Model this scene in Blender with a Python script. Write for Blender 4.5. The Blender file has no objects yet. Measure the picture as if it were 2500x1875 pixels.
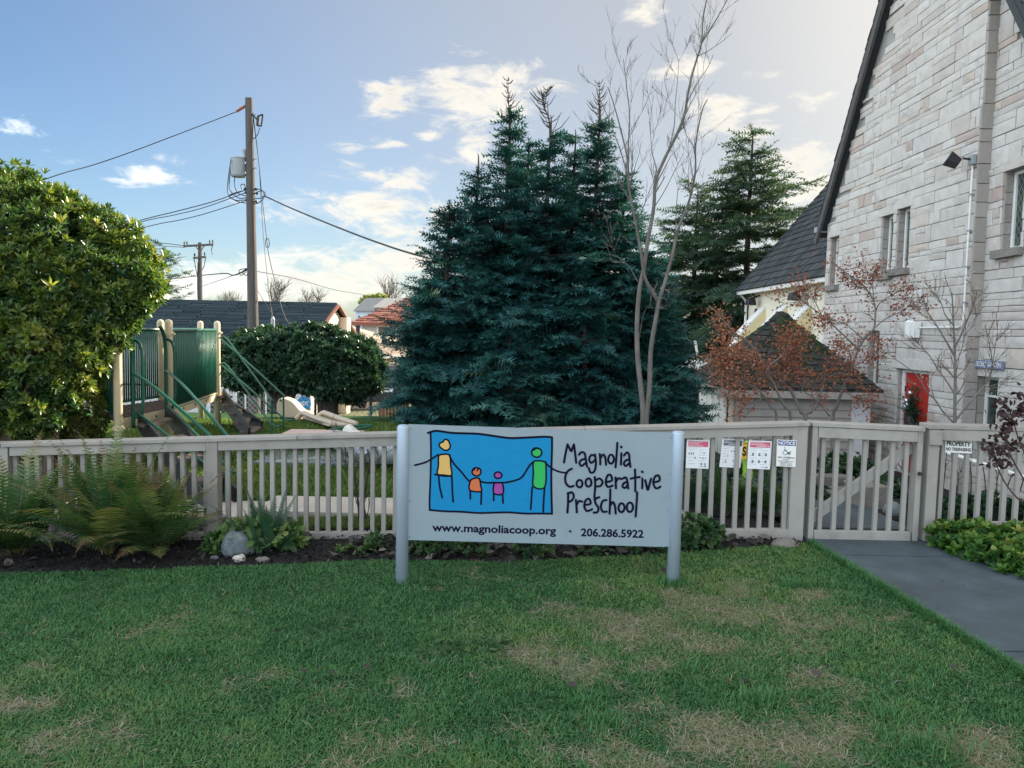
import bpy, math, random
import numpy as np
from mathutils import Vector, Matrix
random.seed(11)
RNG = np.random.default_rng(11)
SC = bpy.context.scene
COL = SC.collection
PI = math.pi

# ------------------------------------------------------------------ camera, sky, sun, exposure
FPX, CXP, CYP = 1880.0, 1250.0, 937.5          # focal length and centre in photo pixels
PITCH, ROLL, EYE = math.radians(4.0), 0.02, 1.55
_f = Vector((0, math.cos(PITCH), -math.sin(PITCH)))
_r0, _u0 = Vector((1, 0, 0)), Vector((0, math.sin(PITCH), math.cos(PITCH)))
_r = _r0 * math.cos(ROLL) + _u0 * math.sin(ROLL)
_u = _u0 * math.cos(ROLL) - _r0 * math.sin(ROLL)
cam_d = bpy.data.cameras.new('camera'); cam = bpy.data.objects.new('camera', cam_d); COL.objects.link(cam)
cam_d.sensor_width = 36; cam_d.lens = 36 * FPX / 2500; cam_d.clip_start = 0.05; cam_d.clip_end = 2000
_m = Matrix((( _r.x, _u.x, -_f.x, 0), (_r.y, _u.y, -_f.y, 0), (_r.z, _u.z, -_f.z, EYE), (0, 0, 0, 1)))
cam.matrix_world = _m
SC.camera = cam

SUN_AZ, SUN_EL = math.radians(48), math.radians(27)
SUN_DIR = Vector((math.sin(SUN_AZ) * math.cos(SUN_EL), math.cos(SUN_AZ) * math.cos(SUN_EL), math.sin(SUN_EL)))
sun_d = bpy.data.lights.new('sun', 'SUN'); sun = bpy.data.objects.new('sun', sun_d); COL.objects.link(sun)
sun_d.energy = 2.9; sun_d.angle = math.radians(0.6); sun_d.color = (1.0, 0.87, 0.68)
sun.rotation_euler = SUN_DIR.to_track_quat('Z', 'Y').to_euler()
SC.view_settings.view_transform = 'Standard'
SC.view_settings.look = 'None'
SC.view_settings.exposure = 2.5
SC.view_settings.gamma = 1.0
SC.view_settings.use_curve_mapping = False
SC.cycles.use_denoising = True
SC.cycles.max_bounces = 8
SC.cycles.transparent_max_bounces = 8
SC.cycles.sample_clamp_indirect = 6.0

class NT:
    """small helper around a node tree"""
    def __init__(self, tree):
        self.t = tree; self.N = tree.nodes; self.L = tree.links
    def n(self, kind, **kw):
        x = self.N.new(kind)
        for k, v in kw.items():
            setattr(x, k, v)
        return x
    def link(self, a, b): self.L.new(a, b)
    def put(self, sock, v):
        if hasattr(v, 'is_output'): self.L.new(v, sock)
        else: sock.default_value = v
    def m(self, op, a, b=None, c=None, clamp=False):
        x = self.n('ShaderNodeMath', operation=op); x.use_clamp = clamp
        self.put(x.inputs[0], a)
        if b is not None: self.put(x.inputs[1], b)
        if c is not None: self.put(x.inputs[2], c)
        return x.outputs[0]
    def mr(self, v, a, b, c=0.0, d=1.0, smooth=True):
        x = self.n('ShaderNodeMapRange', interpolation_type='SMOOTHSTEP' if smooth else 'LINEAR')
        for i, q in enumerate((v, a, b, c, d)): self.put(x.inputs[i], q)
        return x.outputs[0]
    def mix(self, fac, a, b, mode='MIX'):
        x = self.n('ShaderNodeMix', data_type='RGBA', blend_type=mode)
        self.put(x.inputs[0], fac)
        for s, v in ((x.inputs[6], a), (x.inputs[7], b)):
            if hasattr(v, 'is_output'): self.L.new(v, s)
            else: s.default_value = (*v, 1) if len(v) == 3 else v
        return x.outputs[2]
    def noise(self, vec, scale, detail=4, rough=0.55, dist=0.0):
        x = self.n('ShaderNodeTexNoise'); x.inputs['Scale'].default_value = scale
        x.inputs['Detail'].default_value = detail; x.inputs['Roughness'].default_value = rough; x.inputs['Distortion'].default_value = dist
        if vec is not None: self.L.new(vec, x.inputs['Vector'])
        return x.outputs[0]
    def ramp(self, v, stops):
        x = self.n('ShaderNodeValToRGB'); e = x.color_ramp.elements
        while len(e) < len(stops): e.new(0.5)
        for el, (p, c) in zip(e, stops):
            el.position = p; el.color = (*c, 1)
        self.put(x.inputs[0], v)
        return x.outputs[0]

def pix_dir(px, py):
    d = _f + _r * ((px - CXP) / FPX) - _u * ((py - CYP) / FPX)
    return d.normalized()

world = bpy.data.worlds.new('World'); SC.world = world; world.use_nodes = True
W = NT(world.node_tree)
for x in list(W.N): W.N.remove(x)
out = W.n('ShaderNodeOutputWorld'); bg = W.n('ShaderNodeBackground'); W.link(bg.outputs[0], out.inputs[0])
bg.inputs[1].default_value = 0.05
sky = W.n('ShaderNodeTexSky', sky_type='NISHITA')
sky.sun_disc = False; sky.sun_elevation = SUN_EL; sky.sun_rotation = SUN_AZ
sky.air_density = 1.0; sky.dust_density = 0.9; sky.ozone_density = 2.0; sky.altitude = 60
tc = W.n('ShaderNodeTexCoord'); sep = W.n('ShaderNodeSeparateXYZ'); W.link(tc.outputs['Generated'], sep.inputs[0])
dx, dy, dz = sep.outputs
az = W.m('ARCTAN2', dx, dy); el = W.m('ARCSINE', dz)
# the layer the clouds lie in: a plane seen in perspective for the fine break-up, angles for where the banks stand
den = W.m('ADD', W.m('MAXIMUM', dz, 0.0), 0.16)
cu = W.n('ShaderNodeCombineXYZ'); W.link(W.m('DIVIDE', dx, den), cu.inputs[0]); W.link(W.m('DIVIDE', dy, den), cu.inputs[1])
ca = W.n('ShaderNodeCombineXYZ'); W.link(az, ca.inputs[0]); W.link(W.m('MULTIPLY', el, 2.6), ca.inputs[1])
n_big = W.noise(cu.outputs[0], 1.1, 3, 0.5, 0.3)
n_fine = W.noise(ca.outputs[0], 15.0, 10, 0.66, 0.5)
n_mid = W.noise(ca.outputs[0], 5.5, 6, 0.6, 0.8)
CLOUDS = [(1180, 238, 120, 62, 1.0), (1290, 215, 60, 35, .6), (955, 245, 70, 42, .75), (1040, 330, 36, 13, .7), (850, 360, 38, 18, .75), (940, 350, 45, 15, .55), (1165, 380, 62, 36, .95),
    (985, 442, 120, 22, .8), (850, 400, 60, 12, .6), (1110, 470, 50, 16, .7), (880, 515, 190, 36, 1.0), (980, 560, 110, 30, .9), (940, 640, 170, 62, .95), (700, 690, 260, 40, .9),
    (470, 690, 110, 42, .85), (330, 415, 60, 18, .75), (385, 440, 60, 16, .8), (290, 445, 50, 12, .6), (150, 387, 45, 12, .5), (30, 305, 50, 20, .5), (385, 388, 50, 10, .5),
    (1565, 28, 46, 22, .85), (1700, 172, 75, 28, .8), (1850, 187, 50, 14, .65), (1985, 258, 60, 30, .8), (1740, 282, 75, 34, .9), (1870, 270, 50, 16, .7), (1872, 312, 46, 25, .9),
    (1965, 395, 70, 34, .8), (1970, 480, 80, 50, .9), (1935, 335, 25, 12, .6), (1600, 690, 160, 60, .9), (1480, 640, 90, 70, .7)]
acc = None
for (px, py, rx, ry, a) in CLOUDS:
    d = pix_dir(px, py); a0 = math.atan2(d.x, d.y); e0 = math.asin(d.z)
    sx, sy = rx / FPX * 1.02, ry / FPX * 1.05
    # cloud edges are not ellipses: the noise shifts the distance
    qx = W.m('DIVIDE', W.m('SUBTRACT', az, a0), sx); qy = W.m('DIVIDE', W.m('SUBTRACT', el, e0), sy)
    q = W.m('ADD', W.m('MULTIPLY', qx, qx), W.m('MULTIPLY', qy, qy))
    g = W.m('MULTIPLY', W.m('EXPONENT', W.m('MULTIPLY', q, -0.55)), a)
    acc = g if acc is None else W.m('MAXIMUM', acc, g)
# denser cumulus added over the unseen rest of the sky to raise ambient light
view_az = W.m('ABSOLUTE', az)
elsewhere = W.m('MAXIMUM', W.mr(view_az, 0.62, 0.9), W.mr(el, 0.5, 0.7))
fill_cover = W.m('MULTIPLY', W.mr(n_big, 0.26, 0.48), elsewhere)
acc = W.m('MAXIMUM', acc, W.m('MULTIPLY', fill_cover, 1.15))
dens = W.m('ADD', acc, W.m('ADD', W.m('MULTIPLY', W.m('SUBTRACT', n_fine, 0.5), 2.3), W.m('MULTIPLY', W.m('SUBTRACT', n_mid, 0.5), 1.5)))
cover = W.mr(dens, 0.36, 1.02)
cover = W.m('MULTIPLY', cover, W.mr(acc, 0.04, 0.25))
cover = W.m('MULTIPLY', cover, W.mr(el, -0.02, 0.02))
# thick middles are greyer than the thin bright rims
shade = W.mr(W.m('ADD', dens, W.m('MULTIPLY', W.m('SUBTRACT', n_mid, 0.5), 1.4)), 0.8, 1.7)
CLOUD_LIT, CLOUD_DIM = (3.9, 3.65, 3.2), (2.75, 2.65, 2.5)
ccol = W.mix(shade, CLOUD_LIT, CLOUD_DIM)
# clouds away from the sun: lit faces, brightened and cooled further to lift shade
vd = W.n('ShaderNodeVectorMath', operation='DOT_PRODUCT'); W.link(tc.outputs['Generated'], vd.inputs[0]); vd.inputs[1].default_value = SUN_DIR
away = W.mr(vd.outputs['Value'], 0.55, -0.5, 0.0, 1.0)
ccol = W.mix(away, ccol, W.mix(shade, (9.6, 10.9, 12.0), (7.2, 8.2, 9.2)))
skyc = W.mix(1.0, sky.outputs[0], (0.50, 0.565, 0.62), 'MULTIPLY')
# a thin milky veil round the low sun
veil = W.m('MULTIPLY', W.mr(vd.outputs['Value'], 0.18, 0.98), 0.84)
skyc = W.mix(veil, skyc, W.mix(W.mr(vd.outputs['Value'], 0.80, 0.99), (2.1, 2.03, 1.88), (3.5, 3.2, 2.65)))
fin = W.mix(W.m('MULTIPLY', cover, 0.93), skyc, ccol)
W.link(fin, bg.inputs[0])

# ------------------------------------------------------------------ places: photo pixel + distance -> point
def P(px, py, Y):
    d = _f + _r * ((px - CXP) / FPX) - _u * ((py - CYP) / FPX)
    k = Y / d.y
    return Vector((d.x * k, Y, EYE + d.z * k))

def sm(a, b, t):
    t = min(1.0, max(0.0, (t - a) / (b - a)))
    return t * t * (3 - 2 * t)

def g(x, y):
    """height of the ground"""
    side = 0.03 * min(0.6, max(-6.0, x)) * sm(3.4, 5.6, y) * (1 - sm(7.0, 9.5, y))
    back = -1.9 * min(1.0, max(0.0, (y - 13.5) / 16.5))
    right = -1.05 * sm(6.8, 11.5, y) * sm(2.2, 5.0, x)
    far = -1.0 * sm(30, 60, y)
    return side + min(back, right) + far

def ground_at(px, py):
    d = pix_dir(px, py); o = Vector((0, 0, EYE)); t = 1.0
    for _ in range(4000):
        p = o + d * t
        if p.z <= g(p.x, p.y): break
        t += 0.01
    return p

# ------------------------------------------------------------------ building helpers
def link(o):
    COL.objects.link(o); return o

def thing(name, label, cat, loc=(0, 0, 0), group=None, rotz=0.0):
    o = link(bpy.data.objects.new(name, None)); o.location = loc; o.rotation_euler = (0, 0, rotz)
    o.empty_display_size = 0.1
    return tag(o, label, cat, group)

def tag(o, label, cat, group=None):
    o['label'] = label; o['category'] = cat
    if group: o['group'] = group
    return o

def kind(o, k):
    o['kind'] = k; return o

def world_loc(o):
    v = Vector((0, 0, 0))
    while o is not None:
        v += o.location; o = o.parent
    return v

class MB:
    def __init__(self): self.v = []; self.f = []
    def add(self, vs, fs):
        b = len(self.v); self.v += [tuple(x) for x in vs]; self.f += [tuple(i + b for i in q) for q in fs]; return self
    def box(self, a, b, jit=0.0):
        x0, y0, z0 = a; x1, y1, z1 = b
        vs = [(x0, y0, z0), (x1, y0, z0), (x1, y1, z0), (x0, y1, z0), (x0, y0, z1), (x1, y0, z1), (x1, y1, z1), (x0, y1, z1)]
        if jit: vs = [tuple(c + random.uniform(-jit, jit) for c in q) for q in vs]
        return self.add(vs, [(0, 3, 2, 1), (4, 5, 6, 7), (0, 1, 5, 4), (1, 2, 6, 5), (2, 3, 7, 6), (3, 0, 4, 7)])
    def hexa(self, p):           # 8 corners: four below, four above
        return self.add(p, [(0, 3, 2, 1), (4, 5, 6, 7), (0, 1, 5, 4), (1, 2, 6, 5), (2, 3, 7, 6), (3, 0, 4, 7)])
    def beam(self, a, b, w, h, up=(0, 0, 1)):
        a = Vector(a); b = Vector(b); d = (b - a).normalized(); s = d.cross(Vector(up))
        if s.length < 1e-4: s = d.cross(Vector((1, 0, 0)))
        s.normalize(); u = s.cross(d)
        s = s * w / 2; u = u * h / 2
        return self.hexa([a - s - u, a + s - u, b + s - u, b - s - u, a - s + u, a + s + u, b + s + u, b - s + u])
    def prism(self, poly, vec):
        n = len(poly); vec = Vector(vec); lo = [Vector(p) for p in poly]; hi = [p + vec for p in lo]
        fs = [tuple(range(n))[::-1], tuple(range(n, 2 * n))] + [(i, (i + 1) % n, n + (i + 1) % n, n + i) for i in range(n)]
        return self.add(lo + hi, fs)
    def tube(self, pts, r, n=8, cap=True):
        pts = [Vector(p) for p in pts]; m = len(pts)
        rs = r if isinstance(r, (list, tuple)) else [r] * m
        b = len(self.v); prev = None
        for i, p in enumerate(pts):
            d = pts[min(i + 1, m - 1)] - pts[max(i - 1, 0)]
            if d.length < 1e-9: d = Vector((0, 0, 1))
            d.normalize()
            if prev is None:
                s = d.cross(Vector((0, 0, 1)))
                if s.length < 1e-3: s = d.cross(Vector((1, 0, 0)))
            else:
                s = prev - d * prev.dot(d)
                if s.length < 1e-5: s = d.cross(Vector((1, 0.3, 0)))
            s.normalize(); prev = s; t = d.cross(s)
            for k in range(n):
                a = 2 * PI * k / n
                self.v.append(tuple(p + (s * math.cos(a) + t * math.sin(a)) * rs[i]))
        for i in range(m - 1):
            for k in range(n):
                k2 = (k + 1) % n
                self.f.append((b + i * n + k, b + i * n + k2, b + (i + 1) * n + k2, b + (i + 1) * n + k))
        if cap:
            self.f.append(tuple(b + k for k in range(n))[::-1]); self.f.append(tuple(b + (m - 1) * n + k for k in range(n)))
        return self
    def lathe(self, c, prof, n=20):
        c = Vector(c); b = len(self.v)
        for (r, z) in prof:
            for k in range(n):
                a = 2 * PI * k / n; self.v.append((c.x + r * math.cos(a), c.y + r * math.sin(a), c.z + z))
        for i in range(len(prof) - 1):
            for k in range(n):
                k2 = (k + 1) % n
                self.f.append((b + i * n + k, b + i * n + k2, b + (i + 1) * n + k2, b + (i + 1) * n + k))
        self.f.append(tuple(b + k for k in range(n))[::-1]); self.f.append(tuple(b + (len(prof) - 1) * n + k for k in range(n)))
        return self
    def build(self, name, mat, parent=None, smooth=False, bevel=0.0, k=None, local=False):
        me = bpy.data.meshes.new(name)
        vs = self.v
        if parent is not None and not local:
            w = world_loc(parent); vs = [(a - w.x, b - w.y, c - w.z) for a, b, c in vs]
        me.from_pydata(vs, [], self.f); me.update()
        if smooth: me.polygons.foreach_set('use_smooth', [True] * len(me.polygons))
        o = link(bpy.data.objects.new(name, me)); o.parent = parent
        if mat: me.materials.append(mat)
        if bevel:
            bv = o.modifiers.new('edge', 'BEVEL'); bv.width = bevel; bv.segments = 2; bv.limit_method = 'ANGLE'
        if k: o['kind'] = k
        return o

def np_mesh(name, V, F, mat, parent=None, tint=None, smooth=False, local=False):
    V = np.asarray(V, dtype=np.float32).reshape(-1, 3); F = np.asarray(F, dtype=np.int32); nf, kk = F.shape
    if parent is not None and not local: V = V - np.array(world_loc(parent), dtype=np.float32)
    me = bpy.data.meshes.new(name)
    me.vertices.add(len(V)); me.vertices.foreach_set('co', V.ravel())
    me.loops.add(nf * kk); me.loops.foreach_set('vertex_index', F.ravel())
    me.polygons.add(nf); me.polygons.foreach_set('loop_start', np.arange(0, nf * kk, kk, dtype=np.int32))
    if smooth: me.polygons.foreach_set('use_smooth', np.ones(nf, dtype=bool))
    me.update(calc_edges=True)
    if tint is not None:
        a = me.attributes.new('tint', 'FLOAT', 'POINT'); a.data.foreach_set('value', np.asarray(tint, dtype=np.float32))
    me.materials.append(mat)
    o = link(bpy.data.objects.new(name, me)); o.parent = parent
    return o

def scatter(tv, tf, pos, R, scale, tint=None):
    """copies of a small template, merged: R (k,3,3) with columns as axes"""
    k, n = len(pos), len(tv)
    V = np.einsum('kij,nj->kni', R, tv) * np.asarray(scale).reshape(k, -1)[:, None, :] + pos[:, None, :]
    F = tf[None] + (np.arange(k) * n)[:, None, None]
    T = None if tint is None else np.repeat(tint, n)
    return V.reshape(-1, 3), F.reshape(-1, tf.shape[1]), T

def basis_z(d, spin):
    """frames whose z axis is d"""
    d = d / np.linalg.norm(d, axis=1, keepdims=True)
    a = np.where(np.abs(d[:, 2:3]) > 0.9, np.array([[1., 0, 0]]), np.array([[0, 0, 1.]]))
    x = np.cross(a, d); x /= np.linalg.norm(x, axis=1, keepdims=True); y = np.cross(d, x)
    c, s = np.cos(spin)[:, None], np.sin(spin)[:, None]
    return np.stack([x * c + y * s, -x * s + y * c, d], axis=2)

def basis_y(d, up):
    """frames whose y axis is d and whose z axis leans to up"""
    d = d / np.linalg.norm(d, axis=1, keepdims=True)
    x = np.cross(d, up); x /= (np.linalg.norm(x, axis=1, keepdims=True) + 1e-9); z = np.cross(x, d)
    return np.stack([x, d, z], axis=2)

def vnoise(x, y, seed=0):
    """smooth value noise 0..1"""
    r = np.random.default_rng(seed).random((64, 64))
    xi, yi = np.floor(x).astype(int), np.floor(y).astype(int); fx, fy = x - xi, y - yi
    fx = fx * fx * (3 - 2 * fx); fy = fy * fy * (3 - 2 * fy)
    a = r[xi % 64, yi % 64]; b = r[(xi + 1) % 64, yi % 64]; c = r[xi % 64, (yi + 1) % 64]; d = r[(xi + 1) % 64, (yi + 1) % 64]
    return (a * (1 - fx) + b * fx) * (1 - fy) + (c * (1 - fx) + d * fx) * fy

def share(src, name, parent, loc, rot=(0, 0, 0), scale=(1, 1, 1)):
    """another object on the mesh of src"""
    o = src.copy(); COL.objects.link(o); o.name = name; o.parent = parent; o.location = loc; o.rotation_euler = rot; o.scale = scale
    return o

# ------------------------------------------------------------------ materials
def base_mat(name):
    m = bpy.data.materials.new(name); m.use_nodes = True
    t = NT(m.node_tree); b = t.N['Principled BSDF']
    return m, t, b

def mat(name, c, rough=0.7, vary=0.12, scale=6.0, bump=0.15, bscale=40.0, metal=0.0, spec=0.4, dirt=None, stretch=None, coords='Object', each=0.0):
    m, t, b = base_mat(name)
    co = t.n('ShaderNodeTexCoord').outputs[coords]
    if coords == 'World': pass
    if stretch:
        mp = t.n('ShaderNodeMapping'); mp.inputs['Scale'].default_value = stretch; t.link(co, mp.inputs[0]); co2 = mp.outputs[0]
    else: co2 = co
    nz = t.noise(co2, scale, 6, 0.6)
    dk = tuple(v * (1 - vary) for v in c); lt = tuple(min(0.95, v * (1 + vary)) for v in c)
    col = t.ramp(nz, [(0.3, dk), (0.7, lt)])
    if dirt:
        dn = t.noise(co, dirt[1], 5, 0.65)
        col = t.mix(t.mr(dn, 0.5, 0.75, 0, dirt[2]), col, dirt[0])
    if each:            # every board has weathered a little differently
        oi = t.n('ShaderNodeObjectInfo').outputs['Random']
        col = t.mix(t.mr(oi, 0, 1, 0, each, False), col, (0.52, 0.50, 0.46)); col = t.mix(t.mr(t.m('FRACT', t.m('MULTIPLY', oi, 7.7)), 0, 1, 0, each, False), col, (0.12, 0.115, 0.10))
    t.link(col, b.inputs['Base Color'])
    b.inputs['Roughness'].default_value = rough; b.inputs['Metallic'].default_value = metal
    b.inputs['Specular IOR Level'].default_value = spec
    if bump:
        bp = t.n('ShaderNodeBump'); bp.inputs['Strength'].default_value = bump; bp.inputs['Distance'].default_value = 0.01
        t.link(t.noise(co2, bscale, 5, 0.6), bp.inputs['Height']); t.link(bp.outputs[0], b.inputs['Normal'])
    return m

def leaf_mat(name, stops, rough=0.5, trans=0.3, spec=0.4, tcol=(1.2, 1.25, 0.6)):
    m, t, b = base_mat(name)
    at = t.n('ShaderNodeAttribute', attribute_name='tint').outputs['Fac']
    col = t.ramp(at, stops)
    t.link(col, b.inputs['Base Color']); b.inputs['Roughness'].default_value = rough; b.inputs['Specular IOR Level'].default_value = spec
    tr = t.n('ShaderNodeBsdfTranslucent'); t.link(t.mix(1.0, col, tcol, 'MULTIPLY'), tr.inputs[0])
    mx = t.n('ShaderNodeMixShader'); mx.inputs[0].default_value = trans
    t.link(b.outputs[0], mx.inputs[1]); t.link(tr.outputs[0], mx.inputs[2]); t.link(mx.outputs[0], t.N['Material Output'].inputs[0])
    return m

def piece_mat(name, stops, rough=0.85, bump=0.5, bscale=14.0, dirt=0.25, spec=0.3):
    """stone or slate: every piece has its own tone"""
    m, t, b = base_mat(name)
    oi = t.n('ShaderNodeObjectInfo').outputs['Random']; ri = t.n('ShaderNodeNewGeometry').outputs['Random Per Island']
    r = t.m('FRACT', t.m('ADD', t.m('MULTIPLY', oi, 7.3), t.m('MULTIPLY', ri, 3.7)))
    geo = t.n('ShaderNodeNewGeometry').outputs['Position']
    nz = t.noise(geo, 5.0, 7, 0.65); nf = t.noise(geo, 26.0, 6, 0.65)
    col = t.ramp(r, stops)
    col = t.mix(t.mr(nz, 0.35, 0.75, 0, dirt), col, (0.25, 0.22, 0.19))
    col = t.mix(t.mr(nf, 0.45, 0.8, 0, dirt * 0.9), col, (0.55, 0.53, 0.5))
    t.link(col, b.inputs['Base Color']); b.inputs['Roughness'].default_value = rough; b.inputs['Specular IOR Level'].default_value = spec
    bp = t.n('ShaderNodeBump'); bp.inputs['Strength'].default_value = bump; bp.inputs['Distance'].default_value = 0.02
    t.link(t.noise(geo, bscale, 7, 0.62), bp.inputs['Height']); t.link(bp.outputs[0], b.inputs['Normal'])
    return m

def flat(name, c, rough=0.5, spec=0.4):
    return mat(name, c, rough, 0.04, 30, 0.0, spec=spec)

M = {}
M['fence'] = mat('fence_paint', (0.305, 0.288, 0.268), 0.6, 0.14, 3.0, 0.35, 22, stretch=(1, 1, 0.35), each=0.22, dirt=((0.15, 0.14, 0.115), 7.0, 0.5))
M['alu'] = mat('silver_post_paint', (0.37, 0.45, 0.55), 0.36, 0.05, 3.0, 0.03, 200, metal=0.25)
M['panel'] = mat('sign_panel_paint', (0.245, 0.310, 0.355), 0.40, 0.04, 2.0, 0.02, 80, dirt=((0.20, 0.255, 0.295), 3.5, 0.45))
M['navy'] = flat('navy_ink', (0.006, 0.006, 0.022), 0.75, 0.08)
M['blue'] = flat('sky_blue_print', (0.008, 0.215, 0.46), 0.6, 0.15)
M['yellow'] = flat('yellow_print', (0.62, 0.40, 0.12), 0.5)
M['orange'] = flat('orange_print', (0.55, 0.14, 0.05), 0.5)
M['purple'] = flat('purple_print', (0.30, 0.05, 0.28), 0.5)
M['green_p'] = flat('green_print', (0.02, 0.40, 0.09), 0.5)
M['steel'] = mat('steel', (0.35, 0.36, 0.37), 0.35, 0.1, 20, 0, metal=0.9)
M['white'] = mat('white_paint', (0.78, 0.78, 0.76), 0.5, 0.04, 4, 0.03)
M['paper'] = mat('white_sheet', (0.78, 0.79, 0.82), 0.35, 0.03, 4, 0.0)
M['pink'] = flat('pink_ink', (0.62, 0.10, 0.18), 0.4)
M['ink'] = flat('dark_ink', (0.012, 0.012, 0.02), 0.75, 0.1)
M['grey_ink'] = flat('pale_grey_ink', (0.42, 0.43, 0.48), 0.5)
M['slate_ink'] = flat('slate_ink', (0.10, 0.11, 0.16), 0.5)
M['white_ink'] = flat('white_ink', (0.8, 0.8, 0.8), 0.5)
M['notice_blue'] = flat('notice_blue', (0.02, 0.04, 0.22), 0.4)
M['soil'] = mat('mulch_soil', (0.012, 0.012, 0.014), 0.95, 0.5, 30, 0.9, 60)
M['path'] = mat('dark_concrete', (0.058, 0.080, 0.097), 0.7, 0.28, 4.0, 0.5, 140, dirt=((0.030, 0.042, 0.054), 1.7, 0.85))
M['conc'] = mat('pale_concrete', (0.42, 0.39, 0.35), 0.85, 0.12, 3.0, 0.2, 60)
M['bounce_road'] = mat('bounce_road_concrete', (0.33, 0.32, 0.30), 0.9, 0.12, 1.0, 0.2, 30)  # for the unseen ground added behind the viewer as a bounce surface
M['ground'] = mat('rough_ground', (0.10, 0.11, 0.06), 0.95, 0.4, 0.8, 0.4, 12)
M['asphalt'] = mat('asphalt', (0.07, 0.07, 0.072), 0.9, 0.2, 3, 0.3, 60)
M['stone'] = piece_mat('pale_ashlar', [(0.0, (0.50, 0.455, 0.42)), (0.2, (0.57, 0.535, 0.50)), (0.5, (0.62, 0.595, 0.57)), (0.68, (0.55, 0.52, 0.49)), (0.82, (0.60, 0.57, 0.55)), (0.9, (0.45, 0.36, 0.32)), (0.94, (0.58, 0.51, 0.44)), (1.0, (0.56, 0.55, 0.545))], bump=0.22, dirt=0.3)
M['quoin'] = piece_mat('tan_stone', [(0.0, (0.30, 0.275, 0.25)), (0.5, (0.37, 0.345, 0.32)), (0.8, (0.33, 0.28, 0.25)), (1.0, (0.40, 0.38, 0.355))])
M['mortar'] = mat('mortar', (0.34, 0.325, 0.31), 0.95, 0.12, 8, 0.3, 60)
M['sill'] = piece_mat('weathered_sill', [(0.0, (0.15, 0.15, 0.14)), (1.0, (0.2, 0.19, 0.17))], dirt=0.5)
M['slate'] = piece_mat('roof_slate', [(0.0, (0.040, 0.047, 0.054)), (0.5, (0.055, 0.064, 0.071)), (1.0, (0.075, 0.082, 0.087))], 0.9, 0.3, 30, 0.03, 0.1)
M['moss_slate'] = piece_mat('mossy_slate', [(0.0, (0.022, 0.028, 0.026)), (0.5, (0.034, 0.040, 0.038)), (1.0, (0.05, 0.056, 0.05))], 0.95, 0.6, 20, 0.04, 0.1)
M['dark_shingle'] = piece_mat('dark_blue_shingle', [(0.0, (0.010, 0.018, 0.028)), (0.5, (0.014, 0.026, 0.038)), (1.0, (0.020, 0.034, 0.048))], 0.95, 0.2, 20, 0.0, 0.03)
M['barge'] = mat('barge_board', (0.09, 0.085, 0.085), 0.8, 0.2, 8, 0.2)
M['stucco'] = mat('yellow_stucco', (0.70, 0.60, 0.36), 0.9, 0.04, 5, 0.1, 50)
M['stucco_w'] = mat('pale_stucco', (0.74, 0.70, 0.58), 0.9, 0.04, 5, 0.1, 50)
M['red_door'] = mat('red_door_paint', (0.45, 0.035, 0.025), 0.45, 0.06, 4, 0.05)
M['siding'] = mat('taupe_siding', (0.30, 0.27, 0.245), 0.7, 0.1, 3, 0.15, 30)
M['cream_siding'] = mat('cream_siding', (0.62, 0.54, 0.43), 0.75, 0.07, 3, 0.1, 20)
M['white_siding'] = mat('white_siding', (0.62, 0.62, 0.62), 0.75, 0.07, 3, 0.1, 20)
M['lead'] = flat('lead', (0.22, 0.23, 0.22), 0.5)
M['cream_post'] = mat('cream_powder_coat', (0.62, 0.53, 0.36), 0.45, 0.06, 4, 0.04, 60, dirt=((0.42, 0.36, 0.25), 4.0, 0.35))
M['green_metal'] = mat('green_powder_coat', (0.006, 0.085, 0.055), 0.38, 0.12, 6, 0.0, spec=0.4)
M['deck'] = mat('brown_deck', (0.13, 0.10, 0.085), 0.8, 0.2, 10, 0.3, 60)
M['black_metal'] = mat('black_steel', (0.018, 0.02, 0.026), 0.5, 0.2, 6, 0.1)
M['plastic'] = mat('cream_plastic', (0.48, 0.40, 0.31), 0.4, 0.05, 4, 0.0)
M['plastic_pink'] = mat('pinkish_plastic', (0.58, 0.42, 0.36), 0.45, 0.05, 4, 0.0)
M['plastic_grey'] = mat('grey_plastic', (0.42, 0.46, 0.50), 0.35, 0.05, 4, 0.0)
M['rubber'] = mat('blue_grey_mat', (0.16, 0.19, 0.23), 0.85, 0.2, 6, 0.2)
M['pole'] = mat('weathered_pole', (0.085, 0.079, 0.075), 0.85, 0.3, 4, 0.5, 14, stretch=(3, 3, 0.25))
M['grey_metal'] = mat('grey_metal', (0.30, 0.33, 0.36), 0.5, 0.08, 3, 0.02)
M['wire'] = flat('black_cable', (0.02, 0.022, 0.026), 0.6)
M['ceramic'] = flat('brown_ceramic', (0.30, 0.12, 0.06), 0.3)
M['bark_grey'] = mat('pale_grey_bark', (0.125, 0.115, 0.105), 0.85, 0.35, 9, 0.6, 22, stretch=(1, 1, 0.6), dirt=((0.22, 0.21, 0.19), 5, 0.5))
M['bark_dark'] = mat('dark_bark', (0.06, 0.048, 0.04), 0.9, 0.3, 12, 0.7, 24)
M['bark_brown'] = mat('brown_bark', (0.13, 0.10, 0.08), 0.9, 0.3, 12, 0.6, 24)
M['rock'] = piece_mat('blue_grey_rock', [(0.0, (0.09, 0.12, 0.135)), (0.6, (0.12, 0.16, 0.18)), (1.0, (0.2, 0.22, 0.23))], 0.85, 0.9, 12, 0.3)
M['brown_rock'] = piece_mat('brown_rock', [(0.0, (0.10, 0.09, 0.085)), (1.0, (0.18, 0.165, 0.15))], 0.9, 0.7, 16, 0.2)
M['tile'] = piece_mat('clay_tile', [(0.0, (0.20, 0.075, 0.055)), (0.5, (0.27, 0.10, 0.075)), (1.0, (0.33, 0.14, 0.10))], 0.85, 0.3, 10, 0.12)
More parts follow.
